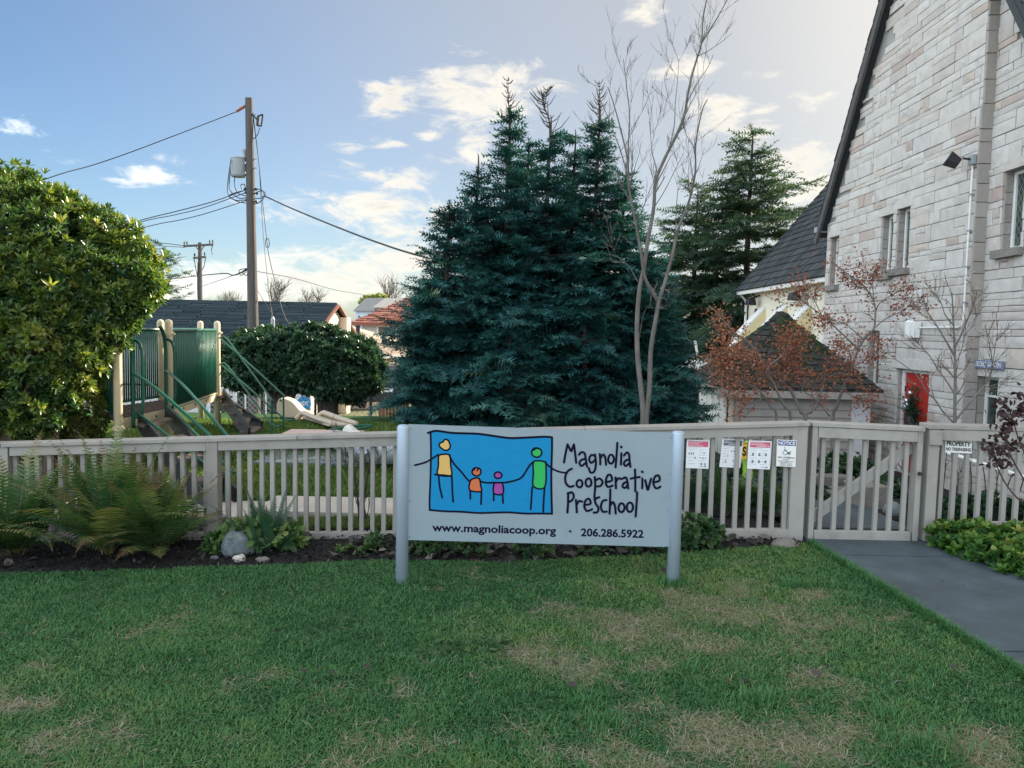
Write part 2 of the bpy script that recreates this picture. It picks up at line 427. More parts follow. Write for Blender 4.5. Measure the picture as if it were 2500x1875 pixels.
M['tan_roof'] = mat('tan_shingle', (0.32, 0.26, 0.20), 0.9, 0.15, 8, 0.3, 20)
M['grey_roof'] = mat('grey_shingle', (0.22, 0.22, 0.22), 0.9, 0.15, 6, 0.2, 14)
M['pale_blue'] = mat('pale_blue_wall', (0.46, 0.54, 0.63), 0.8, 0.05, 4, 0.05)
M['pale_grey'] = mat('pale_grey_wall', (0.52, 0.53, 0.54), 0.85, 0.05, 2, 0.05)
M['brick'] = mat('red_brick', (0.20, 0.08, 0.06), 0.9, 0.2, 10, 0.2)
M['shutter'] = flat('slate_shutter', (0.05, 0.06, 0.09), 0.6)
M['wood_fence'] = mat('brown_fence_wood', (0.22, 0.14, 0.09), 0.85, 0.2, 6, 0.3, stretch=(4, 4, 0.5))
M['car_paint'] = mat('dark_car_paint', (0.03, 0.035, 0.04), 0.2, 0.05, 3, 0.0, spec=0.6)
M['tyre'] = flat('tyre_rubber', (0.02, 0.02, 0.02), 0.9)
M['tail_red'] = flat('red_lens', (0.45, 0.02, 0.01), 0.25)
M['lime'] = flat('lime_plastic', (0.25, 0.50, 0.03), 0.4)
M['sign_yellow'] = flat('yellow_board', (0.70, 0.42, 0.02), 0.45)
M['secret'] = mat('slate_blue_board', (0.16, 0.20, 0.31), 0.6, 0.12, 8, 0.05)
M['silver_ball'] = mat('silver_bauble', (0.6, 0.6, 0.6), 0.25, 0.05, 3, 0, metal=0.8)
def glass_mat():
    m, t, b = base_mat('window_glass')
    geo = t.n('ShaderNodeTexCoord').outputs['Object']
    t.link(t.ramp(t.noise(geo, 5, 3), [(0.3, (0.02, 0.035, 0.03)), (0.7, (0.06, 0.085, 0.08))]), b.inputs['Base Color'])
    b.inputs['Roughness'].default_value = 0.08; b.inputs['Specular IOR Level'].default_value = 0.8
    return m
M['glass'] = glass_mat()
def lawn_mat(name):
    m, t, b = base_mat(name)
    at = t.n('ShaderNodeAttribute', attribute_name='tint').outputs['Fac']
    geo = t.n('ShaderNodeNewGeometry').outputs['Position']
    n1 = t.noise(geo, 60, 5, 0.7)
    col = t.ramp(t.m('ADD', at, t.m('MULTIPLY', t.m('SUBTRACT', n1, 0.5), 0.5)), [(0.0, (0.014, 0.045, 0.016)), (0.4, (0.030, 0.080, 0.026)), (0.7, (0.10, 0.11, 0.05)), (1.0, (0.22, 0.195, 0.14))])
    t.link(col, b.inputs['Base Color']); b.inputs['Roughness'].default_value = 0.95; b.inputs['Specular IOR Level'].default_value = 0.1
    bp = t.n('ShaderNodeBump'); bp.inputs['Strength'].default_value = 0.8; bp.inputs['Distance'].default_value = 0.03
    t.link(t.noise(geo, 90, 4, 0.7), bp.inputs['Height']); t.link(bp.outputs[0], b.inputs['Normal'])
    return m
M['lawn'] = lawn_mat('lawn_thatch')
M['blade'] = leaf_mat('grass_blade', [(0.0, (0.034, 0.130, 0.050)), (0.35, (0.072, 0.215, 0.076)), (0.6, (0.17, 0.27, 0.08)), (0.72, (0.20, 0.23, 0.10)), (0.85, (0.28, 0.26, 0.18)), (1.0, (0.44, 0.41, 0.35))], 0.5, 0.32, 0.35)
M['sun_blade'] = leaf_mat('yard_grass_blade', [(0.0, (0.05, 0.10, 0.02)), (0.5, (0.10, 0.18, 0.03)), (1.0, (0.20, 0.25, 0.06))], 0.5, 0.35, 0.3)
M['laurel'] = leaf_mat('laurel_leaf', [(0.0, (0.025, 0.075, 0.03)), (0.5, (0.09, 0.16, 0.035)), (0.85, (0.21, 0.26, 0.05)), (1.0, (0.30, 0.31, 0.08))], 0.34, 0.36, 0.6, (1.3, 1.3, 0.5))
M['ball'] = leaf_mat('dark_shrub_leaf', [(0.0, (0.018, 0.05, 0.035)), (0.6, (0.034, 0.085, 0.05)), (1.0, (0.065, 0.12, 0.045))], 0.4, 0.22, 0.4)
M['needle'] = leaf_mat('spruce_needles', [(0.0, (0.012, 0.050, 0.058)), (0.5, (0.023, 0.108, 0.110)), (0.85, (0.050, 0.150, 0.125)), (1.0, (0.11, 0.17, 0.085))], 0.55, 0.15, 0.35, (1.2, 1.3, 0.7))
M['cedar'] = leaf_mat('cedar_needles', [(0.0, (0.030, 0.07, 0.055)), (0.6, (0.058, 0.11, 0.075)), (1.0, (0.11, 0.16, 0.09))], 0.6, 0.25, 0.3, (1.3, 1.3, 0.6))
M['fern'] = leaf_mat('fern_frond', [(0.0, (0.018, 0.065, 0.030)), (0.35, (0.06, 0.13, 0.042)), (0.62, (0.21, 0.23, 0.08)), (0.85, (0.20, 0.13, 0.07)), (1.0, (0.07, 0.035, 0.03))], 0.55, 0.3, 0.3)
M['sword'] = leaf_mat('sword_fern_frond', [(0.0, (0.015, 0.055, 0.035)), (1.0, (0.03, 0.085, 0.045))], 0.5, 0.2, 0.4)
M['hellebore'] = leaf_mat('hellebore_leaf', [(0.0, (0.03, 0.09, 0.03)), (0.5, (0.10, 0.19, 0.06)), (1.0, (0.20, 0.27, 0.09))], 0.5, 0.3, 0.35)
M['cover'] = leaf_mat('cover_leaf', [(0.0, (0.018, 0.065, 0.018)), (0.5, (0.055, 0.15, 0.025)), (0.85, (0.14, 0.24, 0.04)), (1.0, (0.24, 0.26, 0.06))], 0.5, 0.3, 0.35)
M['weed'] = leaf_mat('weed_leaf', [(0.0, (0.012, 0.045, 0.02)), (0.6, (0.03, 0.085, 0.03)), (1.0, (0.09, 0.14, 0.05))], 0.55, 0.25, 0.3)
M['rust'] = leaf_mat('rust_leaf', [(0.0, (0.19, 0.05, 0.04)), (0.5, (0.32, 0.125, 0.075)), (1.0, (0.42, 0.21, 0.12))], 0.7, 0.3, 0.2, (1.2, 1.0, 0.8))
M['purple_leaf'] = leaf_mat('purple_brown_leaf', [(0.0, (0.03, 0.017, 0.02)), (1.0, (0.07, 0.035, 0.035))], 0.6, 0.2, 0.3)
M['dead_leaf'] = leaf_mat('fallen_leaf', [(0.0, (0.022, 0.020, 0.021)), (0.5, (0.055, 0.048, 0.046)), (1.0, (0.15, 0.13, 0.115))], 0.7, 0.1, 0.3)
M['twig'] = mat('conifer_twig', (0.07, 0.055, 0.04), 0.9, 0.3, 20, 0)
M['moss'] = leaf_mat('dull_moss', [(0.0, (0.018, 0.028, 0.016)), (1.0, (0.05, 0.065, 0.03))], 0.95, 0.0, 0.1)
M['bud'] = leaf_mat('pale_bud', [(0.0, (0.35, 0.33, 0.27)), (1.0, (0.6, 0.58, 0.5))], 0.6, 0.1, 0.3)
M['chip'] = leaf_mat('bark_chip', [(0.0, (0.008, 0.007, 0.008)), (0.7, (0.020, 0.017, 0.017)), (1.0, (0.08, 0.07, 0.062))], 0.9, 0.0, 0.2)

# ------------------------------------------------------------------ lettering helpers
_text_cache = {}
def text_shape(s, bold=0.0):
    key = (s, bold)
    if key in _text_cache: return _text_cache[key]
    c = bpy.data.curves.new('lettering', 'FONT'); c.body = s; c.size = 1.0; c.offset = bold; c.resolution_u = 3
    o = link(bpy.data.objects.new('lettering', c))
    me = bpy.data.meshes.new_from_object(o.evaluated_get(bpy.context.evaluated_depsgraph_get()))
    vs = [(v.co.x, v.co.y) for v in me.vertices]; fs = [tuple(p.vertices) for p in me.polygons]
    bpy.data.objects.remove(o); bpy.data.curves.remove(c); bpy.data.meshes.remove(me)
    _text_cache[key] = (vs, fs)
    return vs, fs

class Board:
    """a flat face: o = lower left corner, ex along, ez up, n towards the reader"""
    def __init__(self, o, ex, ez):
        self.o = Vector(o); self.ex = Vector(ex).normalized(); self.ez = Vector(ez).normalized(); self.n = self.ex.cross(self.ez).normalized()
        self.lift = 0.0006
    def pt(self, x, z, h=0.0): return self.o + self.ex * x + self.ez * z + self.n * h
    def text(self, mb, s, x, z, height, width=None, bold=0.0, h=None, center=False):
        vs, fs = text_shape(s, bold)
        xs = [v[0] for v in vs]; x0, x1 = min(xs), max(xs)
        cap = 0.73
        sy = height / cap; sx = sy if width is None else width / (x1 - x0)
        h = self.lift if h is None else h
        off = (x - (x1 - x0) * sx / 2) if center else x
        mb.add([self.pt(off + (a - x0) * sx, z + b * sy, h) for a, b in vs], fs)
    def plate(self, mb, x0, z0, x1, z1, h0, h1):
        p = [self.pt(x0, z0, h0), self.pt(x1, z0, h0), self.pt(x1, z1, h0), self.pt(x0, z1, h0)]
        mb.prism(p, self.n * (h1 - h0))
    def shape(self, mb, poly, h0, h1):
        mb.prism([self.pt(x, z, h0) for x, z in poly], self.n * (h1 - h0))
    def stroke(self, mb, pts, w, h, closed=False, step=5):
        """a rounded pen stroke along a smooth line"""
        q = smooth2(pts, step, closed); n = len(q)
        L, R = [], []
        for i in range(n):
            a = q[(i - 1) % n] if closed else q[max(i - 1, 0)]; b = q[(i + 1) % n] if closed else q[min(i + 1, n - 1)]
            dx_, dz_ = b[0] - a[0], b[1] - a[1]; l = math.hypot(dx_, dz_) or 1
            nx, nz = -dz_ / l * w / 2, dx_ / l * w / 2
            L.append((q[i][0] + nx, q[i][1] + nz)); R.append((q[i][0] - nx, q[i][1] - nz))
        vs = [self.pt(x, z, h) for x, z in L] + [self.pt(x, z, h) for x, z in R]
        m = n if closed else n - 1
        mb.add(vs, [(n + i, n + (i + 1) % n, (i + 1) % n, i) for i in range(m)])
        if not closed:
            for k, e in ((0, -1), (n - 1, 1)):
                c = q[k]; a = math.atan2(L[k][1] - c[1], L[k][0] - c[0])
                arc = [(c[0] + math.cos(a - e * t * PI / 6) * w / 2, c[1] + math.sin(a - e * t * PI / 6) * w / 2) for t in range(7)]
                mb.add([self.pt(x, z, h) for x, z in arc], [tuple(range(7)) if e < 0 else tuple(range(7))[::-1]])

def smooth2(pts, step=5, closed=False):
    n = len(pts); outp = []
    if n == 2: return [tuple(pts[0]), tuple(pts[1])]
    rng = range(n if closed else n - 1)
    for i in rng:
        p0 = pts[(i - 1) % n] if closed else pts[max(i - 1, 0)]; p1 = pts[i]; p2 = pts[(i + 1) % n] if closed else pts[i + 1]
        p3 = pts[(i + 2) % n] if closed else pts[min(i + 2, n - 1)]
        for k in range(step):
            t = k / step
            outp.append(tuple(0.5 * ((2 * b) + (-a + c) * t + (2 * a - 5 * b + 4 * c - d) * t * t + (-a + 3 * b - 3 * c + d) * t ** 3) for a, b, c, d in zip(p0, p1, p2, p3)))
    if not closed: outp.append(tuple(pts[-1]))
    return outp

def smooth3(pts, step=5):
    return [Vector(p) for p in smooth2([tuple(p) for p in pts], step)]

# ------------------------------------------------------------------ the ground
def sheet(name, xs, ys, m, dz, tint=None, keep=None):
    X, Y = np.meshgrid(xs, ys); nx, ny = len(xs), len(ys)
    Z = np.array([[g(x, y) for x in xs] for y in ys]) + dz
    V = np.stack([X, Y, Z], 2).reshape(-1, 3)
    i = np.arange(nx * ny).reshape(ny, nx)
    F = np.stack([i[:-1, :-1], i[:-1, 1:], i[1:, 1:], i[1:, :-1]], 2).reshape(-1, 4)
    if keep is not None:
        c = V[F].mean(1); F = F[keep(c[:, 0], c[:, 1])]
    o = np_mesh(name, V, F, m, None, tint(V[:, 0], V[:, 1]) if tint is not None else None, smooth=True)
    return kind(o, 'structure')

def spaced(stops):
    r = []
    for (a, b, s) in stops: r += list(np.arange(a, b, s))
    return np.array(r + [stops[-1][1]])

sheet('ground', spaced([(-300, -60, 60), (-60, -12, 8), (-12, 12, 0.5), (12, 60, 8), (60, 300, 60)]), spaced([(-200, -20, 60), (-20, 2, 2), (2, 34, 0.5), (34, 80, 4), (80, 500, 60)]), M['ground'], -0.05)

BED = [ground_at(px, py) for px, py in ((-500, 1420), (0, 1402), (250, 1396), (500, 1386), (720, 1380), (900, 1371), (1250, 1374), (1480, 1362), (1700, 1347), (1990, 1328))]
BED_X = np.array([p.x for p in BED]); BED_Y = np.array([p.y for p in BED])
def bed_edge(x): return np.interp(x, BED_X, BED_Y)
WALK_L0, WALK_L1 = ground_at(1985, 1330), ground_at(2500, 1645)
WALK_R0, WALK_R1 = ground_at(2272, 1330), ground_at(2500, 1416)
def walk_left(y): return WALK_L1.x + (y - WALK_L1.y) * (WALK_L0.x - WALK_L1.x) / (WALK_L0.y - WALK_L1.y)
def walk_right(y): return WALK_R1.x + (y - WALK_R1.y) * (WALK_R0.x - WALK_R1.x) / (WALK_R0.y - WALK_R1.y)
FY = 5.75                                     # the fence line

STRAW = [(1590, 1540, 190, 60, 1.0), (1760, 1500, 180, 45, .95), (1700, 1460, 150, 28, .7), (1260, 1605, 90, 30, .9), (1150, 1600, 70, 25, .5), (1820, 1800, 260, 75, .9), (1500, 1620, 230, 50, .6), (1560, 1860, 200, 40, .8),
         (40, 1722, 150, 26, .95), (160, 1700, 70, 18, .7), (130, 1805, 130, 50, .75), (550, 1515, 65, 16, .85), (70, 1632, 45, 14, .85), (610, 1660, 60, 16, .5), (1990, 1452, 45, 12, .7), (2430, 1845, 100, 60, 1.0), (2060, 1520, 100, 26, .55),
         (1210, 1560, 60, 20, .4), (360, 1540, 60, 16, .35), (900, 1690, 90, 26, .4), (1930, 1680, 170, 50, .45), (1350, 1490, 100, 14, .4), (330, 1780, 140, 40, .4), (950, 1820, 180, 40, .3)]
STRAW_W = []
for (px, py, rx, ry, a) in STRAW:
    c = ground_at(px, py); e = ground_at(px + rx, py); b = ground_at(px, py + ry)
    STRAW_W.append((c.x, c.y, abs(e.x - c.x), abs(c.y - b.y), a))
def lawn_tint(x, y):
    s = np.zeros_like(x)
    n1 = vnoise(x * 5.1 + 9, y * 5.1 + 3, 1); n2 = vnoise(x * 14, y * 14, 2); n3 = vnoise(x * 1.3 + 40, y * 1.3 + 40, 3); n4 = vnoise(x * 30, y * 30, 5)
    for (cx, cy, rx, ry, a) in STRAW_W:
        q = ((x - cx) / rx) ** 2 + ((y - cy) / ry) ** 2
        s = np.maximum(s, a * np.exp(-q * 0.75))
    s = np.clip(s * 1.08 + (n1 - 0.5) * 0.95 + (n2 - 0.5) * 0.75 + (n4 - 0.5) * 0.4 - 0.30, 0, 1) * (s > 0.02)
    s = np.maximum(s, np.clip((n1 * 0.6 + n2 * 0.4 - 0.74) * 2.0, 0, 0.35))
    return s, n3
def lawn_vert_tint(x, y):
    s, n3 = lawn_tint(x, y); return 0.12 + 0.25 * n3 + 0.5 * s
def lawn_keep(x, y): return (y < bed_edge(x) + 0.03) & ~((x > walk_left(y) + 0.02) & (x < walk_right(y) - 0.02)) & ~((x >= walk_right(y)) & (y > 4.35))
sheet('lawn', np.arange(-7, 6.01, 0.06), np.arange(0.2, 5.8, 0.06), M['lawn'], 0.0, lawn_vert_tint, lawn_keep)
sheet('mulch_bed', np.arange(-8, 6.01, 0.1), np.arange(4.2, 6.5, 0.1), M['soil'], -0.004, None, lambda x, y: ((y > bed_edge(x) - 0.12) | (x > walk_right(y) - 0.1)) & (y < 6.42) & ~((x > walk_left(y) + 0.05) & (x < walk_right(y) - 0.05)))
sheet('yard_lawn', np.arange(-9, 1.6, 0.25), np.arange(7.0, 13.6, 0.25), M['lawn'], -0.01, lambda x, y: 0.3 + 0.2 * vnoise(x * 3, y * 3, 8))
sheet('garden_bed', np.arange(0.8, 7.6, 0.25), np.arange(6.4, 15, 0.25), M['soil'], 0.006, lambda x, y: 0 * x)
sheet('street', np.arange(-40, 0, 1.0), np.arange(15.5, 24, 0.5), M['asphalt'], -0.01, None)

sheet('bounce_pavement', np.arange(-60, 60.1, 4), np.arange(-3.2, -1.1, 0.5), M['conc'], 0.0)  # out of view, added behind the viewer to bounce sunlight onto shaded faces
sheet('bounce_road', np.arange(-60, 60.1, 4), np.arange(-16, -3.9, 1.0), M['bounce_road'], -0.02)  # also unseen, added as pale sunlit ground for the same bounce
# grass blades on the front lawn, thickest near the viewer
def blades(name, x, y, tint, h, w, flat_, m, seed):
    r = np.random.default_rng(seed); k = len(x)
    z = np.array([g(a, b) for a, b in zip(x, y)])
    a = r.uniform(0, 2 * PI, k); lean = flat_ * r.uniform(0.5, 1.5, k)
    dx_, dy_ = np.cos(a), np.sin(a); sx, sy = -dy_, dx_
    hh = h * r.uniform(0.55, 1.3, k); ww = w * r.uniform(0.7, 1.3, k)
    V = np.zeros((k, 5, 3))
    for i, (t, wd) in enumerate(((0, 1), (0, -1), (0.55, 0.8), (0.55, -0.8), (1.0, 0))):
        out_ = hh * lean * t ** 1.6; up = hh * t * np.clip(1 - 0.55 * lean * t, 0.12, 1)
        V[:, i, 0] = x + dx_ * out_ + sx * ww * wd / 2; V[:, i, 1] = y + dy_ * out_ + sy * ww * wd / 2; V[:, i, 2] = z + up - 0.002
    F = np.array([[0, 1, 3], [0, 3, 2], [2, 3, 4]])[None] + (np.arange(k) * 5)[:, None, None]
    o = np_mesh(name, V.reshape(-1, 3), F.reshape(-1, 3), m, None, np.repeat(tint, 5))
    return kind(o, 'stuff')
NB = 250000
by = RNG.uniform(2.15, 5.9, NB * 2); bx = RNG.uniform(-1, 1, NB * 2) * (by * 0.78 + 0.5)
kp = lawn_keep(bx, by) & (by < bed_edge(bx) + 0.02 * RNG.standard_normal(len(bx)) + 0.01)
bx, by = bx[kp][:NB], by[kp][:NB]
s, n3 = lawn_tint(bx, by)
clump = vnoise(bx * 8, by * 8, 21) * 0.6 + vnoise(bx * 22, by * 22, 22) * 0.4
isdry = RNG.random(len(bx)) < s * 0.75
tint = np.where(isdry, RNG.uniform(0.72, 1.0, len(bx)), np.clip(0.10 + 0.42 * n3 + 0.35 * (clump - 0.5) + RNG.normal(0, 0.13, len(bx)), 0, 0.68))
hgt = np.where(isdry, 0.030, 0.015 + 0.022 * clump) * (1 - 0.35 * s)
thin = (RNG.random(len(bx)) > 0.3 * s)
blades('lawn_grass', bx[thin], by[thin], tint[thin], hgt[thin], np.where(isdry[thin], 0.0032, 0.004), np.where(isdry[thin], 1.5, 0.95), M['blade'], 31)
sy_ = RNG.uniform(2.15, 5.4, 260000); sx_ = RNG.uniform(-1, 1, 260000) * (sy_ * 0.72 + 0.3); q_ = lawn_keep(sx_, sy_); sx_, sy_ = sx_[q_], sy_[q_]; sp_, _ = lawn_tint(sx_, sy_); q_ = RNG.random(len(sx_)) < np.clip(sp_ * 0.9, .025, .8); sx_, sy_ = sx_[q_], sy_[q_]
blades('dry_grass', sx_, sy_, RNG.uniform(0.70, 1.0, len(sx_)), np.full(len(sx_), .042), np.full(len(sx_), .0027), np.full(len(sx_), 2.0), M['blade'], 35)
# tufts that the mower missed, and longer grass round the sign posts and along the path
tx, ty = [], []
for px, py, n, sp in ((1850, 1712, 260, .05), (1480, 1770, 160, .05), (1940, 1430, 120, .05), (2180, 1750, 120, .06), (420, 1600, 120, .06), (1420, 1720, 100, .05), (760, 1590, 90, .07), (983, 1424, 260, .06), (1645, 1424, 260, .06), (300, 1520, 80, .06), (1680, 1640, 70, .03), (2300, 1830, 150, .08)):
    c = ground_at(px, py); tx.append(c.x + RNG.normal(0, sp, n)); ty.append(c.y + RNG.normal(0, sp * .7, n))
ey = RNG.uniform(2.4, 5.6, 5000); tx.append(walk_left(ey) - np.abs(RNG.normal(0, .02, 5000))); ty.append(ey)
tx, ty = np.concatenate(tx), np.concatenate(ty)
blades('lawn_tufts', tx, ty, np.clip(RNG.normal(.25, .12, len(tx)), 0, .6), np.full(len(tx), .065), np.full(len(tx), .004), np.full(len(tx), .7), M['blade'], 32)
yx = RNG.uniform(-6.5, 1.2, 90000); yy = RNG.uniform(7.05, 12.5, 90000)
blades('yard_grass', yx, yy, np.clip(vnoise(yx * 3, yy * 3, 9) * .7 + RNG.normal(0.1, .2, len(yx)), 0, 1), np.full(len(yx), .06), np.full(len(yx), .009), np.full(len(yx), .7), M['sun_blade'], 33)
wx = RNG.uniform(-1.8, 0.5, 9000); wy = RNG.uniform(5.95, 6.35, 9000)
blades('verge_grass', wx, wy, np.clip(RNG.normal(.4, .2, 9000), 0, 1), np.full(9000, .04), np.full(9000, .006), np.full(9000, .7), M['sun_blade'], 34)

# front footpath: three slabs with open joints
fp = kind(link(bpy.data.objects.new('footpath', None)), 'structure')
jy = [1.2, ground_at(2460, 1597).y, ground_at(2180, 1362).y, FY + 0.25]
for a, b in zip(jy[:-1], jy[1:]):
    ys_ = np.linspace(a + 0.009, b - 0.009, 8); mb = MB(); top, bot = [], []
    for y in ys_:
        xl, xr = walk_left(y), walk_right(y)
        mb.v += [(xl, y, g(xl, y) + 0.012), (xr, y, g(xr, y) + 0.012), (xl, y, g(xl, y) - 0.1), (xr, y, g(xr, y) - 0.1)]
    for i in range(7):
        q = i * 4; mb.f += [(q, q + 1, q + 5, q + 4), (q + 2, q + 6, q + 7, q + 3), (q, q + 4, q + 6, q + 2), (q + 1, q + 3, q + 7, q + 5)]
    mb.f += [(0, 2, 3, 1), (28, 29, 31, 30)]
    mb.build('slab', M['path'], fp)
# path inside the yard and the sunlit paving at its far left
yp = kind(link(bpy.data.objects.new('yard_path', None)), 'structure')
xs_ = np.linspace(-9.5, 1.5, 7)
for a, b in zip(xs_[:-1], xs_[1:]):
    mb = MB(); mb.box((a + .008, 6.42, g((a + b) / 2, 6.7) - .12), (b - .008, 7.02, g((a + b) / 2, 6.7) + .022)); mb.build('slab', M['conc'], yp, bevel=.006)
mb = MB(); mb.box((-2.9, 8.6, -.1), (-.2, 10.6, 0.012)); kind(mb.build('play_mat', M['rubber']), 'structure')
gp = kind(link(bpy.data.objects.new('garden_path', None)), 'structure')
for i, (x0, x1, y0, y1) in enumerate(((2.3, 3.2, 6.03, 6.75), (2.3, 3.15, 6.77, 7.4), (2.35, 3.2, 7.42, 8.2))):
    zz = g((x0 + x1) / 2, (y0 + y1) / 2); mb = MB(); mb.box((x0, y0, zz - .1), (x1, y1, zz + .02)); mb.build('slab', M['path'], gp, bevel=.008)

# ------------------------------------------------------------------ the preschool sign
pl_b, pr_b = ground_at(981, 1424), ground_at(1643, 1421)
pl_t = P(985, 1039, pl_b.y); pr_t = P(1651, 1054, pr_b.y)
sign = thing('sign', 'wide silver preschool sign with family drawing, standing on the lawn', 'sign', (pl_b.x, pl_b.y, pl_b.z))
for b, t in ((pl_b, pl_t), (pr_b, pr_t)):
    H = t.z - b.z; r = 0.0385
    mb = MB(); mb.lathe((b.x, b.y, b.z), [(r, -0.2), (r, H - .012), (r - .002, H - .004), (r - .006, H)], 28)
    po = mb.build('post', M['alu'], sign, smooth=False)
    for p in po.data.polygons: p.use_smooth = abs(p.normal.z) < .5
    mb = MB(); mb.lathe((b.x, b.y, b.z + H), [(r - .008, 0.0005), (r - .010, .004), (r - .02, .0055)], 24); mb.build('post_cap', M['alu'], po)
ax = (Vector((pr_b.x, pr_b.y, 0)) - Vector((pl_b.x, pl_b.y, 0))).normalized()
zl0, zl1 = P(998, 1317, pl_b.y).z, P(1001, 1040.5, pl_b.y).z
zr0, zr1 = P(1630, 1339, pr_b.y).z, P(1637, 1056, pr_b.y).z
lo = Vector((pl_b.x, pl_b.y, (zl0 + zr0) / 2)) + ax * 0.030
PW = (Vector((pr_b.x, pr_b.y, 0)) - Vector((pl_b.x, pl_b.y, 0))).length - 0.06
PH = (zl1 + zr1 - zl0 - zr0) / 2
tilt = Vector((ax.x, ax.y, ((zr0 + zr1) - (zl0 + zl1)) / 2 / PW))
lo.z = zl0
nrm = Vector((ax.y, -ax.x, 0))
B = Board(lo + nrm * 0.012, tilt, (0, 0, 1))
mb = MB(); mb.prism([B.pt(0, 0, -.006), B.pt(PW, 0, -.006), B.pt(PW, PH, -.006), B.pt(0, PH, -.006)], B.n * .006)
mb.build('panel', M['panel'], sign)
TL, EU, EV = (150, 60), (1875, 45), (-12, 818)
det = EU[0] * EV[1] - EV[0] * EU[1]
def S(u, v):
    """place on the sign face of a place in the drawing"""
    a, b = u - TL[0], v - TL[1]
    return ((a * EV[1] - b * EV[0]) / det * PW, PH - (b * EU[0] - a * EU[1]) / det * PH)
def SS(pts): return [S(u, v) for u, v in pts]
KU = PW / 1875
def circ(u, v, ru, rv, n=9, w=0.06): return [(u + ru * math.cos(2 * PI * i / n) * (1 + random.uniform(-w, w)), v + rv * math.sin(2 * PI * i / n) * (1 + random.uniform(-w, w))) for i in range(n)]
frame_pts = [(306, 112), (370, 106), (460, 118), (620, 122), (700, 130), (850, 150), (950, 148), (1100, 140), (1160, 143), (1160, 250), (1157, 400), (1160, 560), (1165, 686), (1060, 685), (980, 686), (860, 678), (760, 680), (640, 683), (520, 675), (400, 672), (300, 660), (298, 600), (304, 450), (308, 300), (308, 200)]
mb = MB(); B.shape(mb, SS(frame_pts), .0002, .0008); field = mb.build('picture_field', M['blue'], sign)
fills = [('yellow', [(368, 212), (372, 190), (392, 182), (405, 165), (428, 170), (442, 200), (440, 225), (420, 240), (395, 235)]), ('yellow', [(362, 285), (375, 272), (400, 268), (435, 270), (443, 290), (447, 350), (449, 418), (358, 412), (360, 350)]),
         ('orange', circ(628, 390, 31, 29)), ('orange', [(582, 462), (600, 442), (630, 434), (650, 442), (658, 490), (661, 530), (582, 522)]),
         ('purple', circ(780, 415, 27, 23)), ('purple', [(752, 475), (782, 468), (812, 473), (815, 545), (752, 543)]),
         ('green_p', circ(1052, 252, 34, 34)), ('green_p', [(1030, 320), (1070, 310), (1105, 316), (1118, 332), (1112, 495), (1032, 492), (1030, 400)])]
for i, (c, pts) in enumerate(fills):
    mb = MB(); B.shape(mb, smooth2(SS(pts), 3, True), .0009, .0012); mb.build('coloured_patch', M[c], sign)
mb = MB(); hh = [0.0014]
def ink(pts, w=13, closed=False):
    hh[0] += 0.00004; B.stroke(mb, SS(pts), w * KU, hh[0], closed)
ink([(288, 120), (330, 106), (370, 106), (460, 118), (620, 122), (700, 130), (850, 150), (950, 148), (1100, 140), (1160, 143)], 16)
ink([(1160, 143), (1160, 250), (1157, 400), (1160, 560), (1165, 686)], 15); ink([(1165, 686), (1060, 685), (980, 686), (860, 678), (760, 680), (640, 683), (520, 675), (400, 672), (297, 663)], 14)
ink([(300, 660), (298, 600), (304, 450), (308, 300), (308, 200), (306, 116)], 13)
for c, pts in fills: ink(pts, 12, True)
ink([(610, 380), (622, 362), (640, 372), (632, 384)], 10); ink([(1030, 236), (1050, 222), (1075, 228)], 10)
ink([(336, 412), (400, 416), (452, 423)]); ink([(358, 272), (300, 310), (258, 330), (195, 347)]); ink([(437, 276), (470, 335), (520, 390), (560, 440), (582, 460)])
ink([(362, 420), (370, 500), (387, 575)]); ink([(455, 423), (458, 520), (464, 605)]); ink([(584, 525), (585, 552), (585, 582)]); ink([(663, 530), (662, 575), (660, 620)])
ink([(655, 458), (700, 468), (750, 466), (830, 465), (900, 450), (945, 430), (980, 380), (1005, 340), (1034, 314)]); ink([(750, 545), (750, 568), (750, 592)]); ink([(813, 546), (815, 580), (817, 612)])
ink([(1115, 325), (1150, 355), (1195, 380), (1250, 393), (1272, 385)]); ink([(1022, 497), (1018, 570), (1013, 655)]); ink([(1110, 500), (1105, 580), (1102, 672)])
mb.build('drawing_lines', M['navy'], sign)
mb = MB()
w_ = 16
ink([(1246, 320), (1257, 255), (1270, 192)], w_); ink([(1270, 192), (1282, 215), (1297, 240), (1306, 215), (1315, 192)], w_); ink([(1315, 192), (1324, 250), (1333, 322)], w_)
ink([(1352, 264), (1370, 246), (1392, 256), (1401, 300), (1410, 348)], w_); ink([(1400, 296), (1372, 300), (1356, 322), (1370, 344), (1400, 322)], w_)
ink([(1464, 272), (1440, 266), (1424, 296), (1440, 322), (1464, 302)], w_); ink([(1466, 262), (1473, 330), (1462, 382), (1436, 390), (1422, 358)], w_)
ink([(1499, 258), (1503, 295), (1504, 332)], w_); ink([(1503, 292), (1522, 262), (1538, 282), (1545, 334)], w_); ink(circ(1580, 294, 20, 32, 9, .03), w_, True)
ink([(1623, 178), (1619, 265), (1613, 352)], w_); ink([(1653, 252), (1652, 292), (1651, 332)], w_); ink([(1650, 206), (1653, 209)], 18)
ink([(1672, 268), (1692, 246), (1708, 262), (1712, 305), (1719, 348)], w_); ink([(1711, 296), (1686, 302), (1672, 324), (1686, 342), (1712, 320)], w_)
mb.build('lettering', M['navy'], sign); mb = MB()
ink([(1302, 364), (1272, 384), (1256, 425), (1262, 468), (1288, 492), (1316, 486)], w_); ink(circ(1358, 470, 21, 26, 9, .03), w_, True); ink(circ(1422, 462, 21, 29, 9, .03), w_, True)
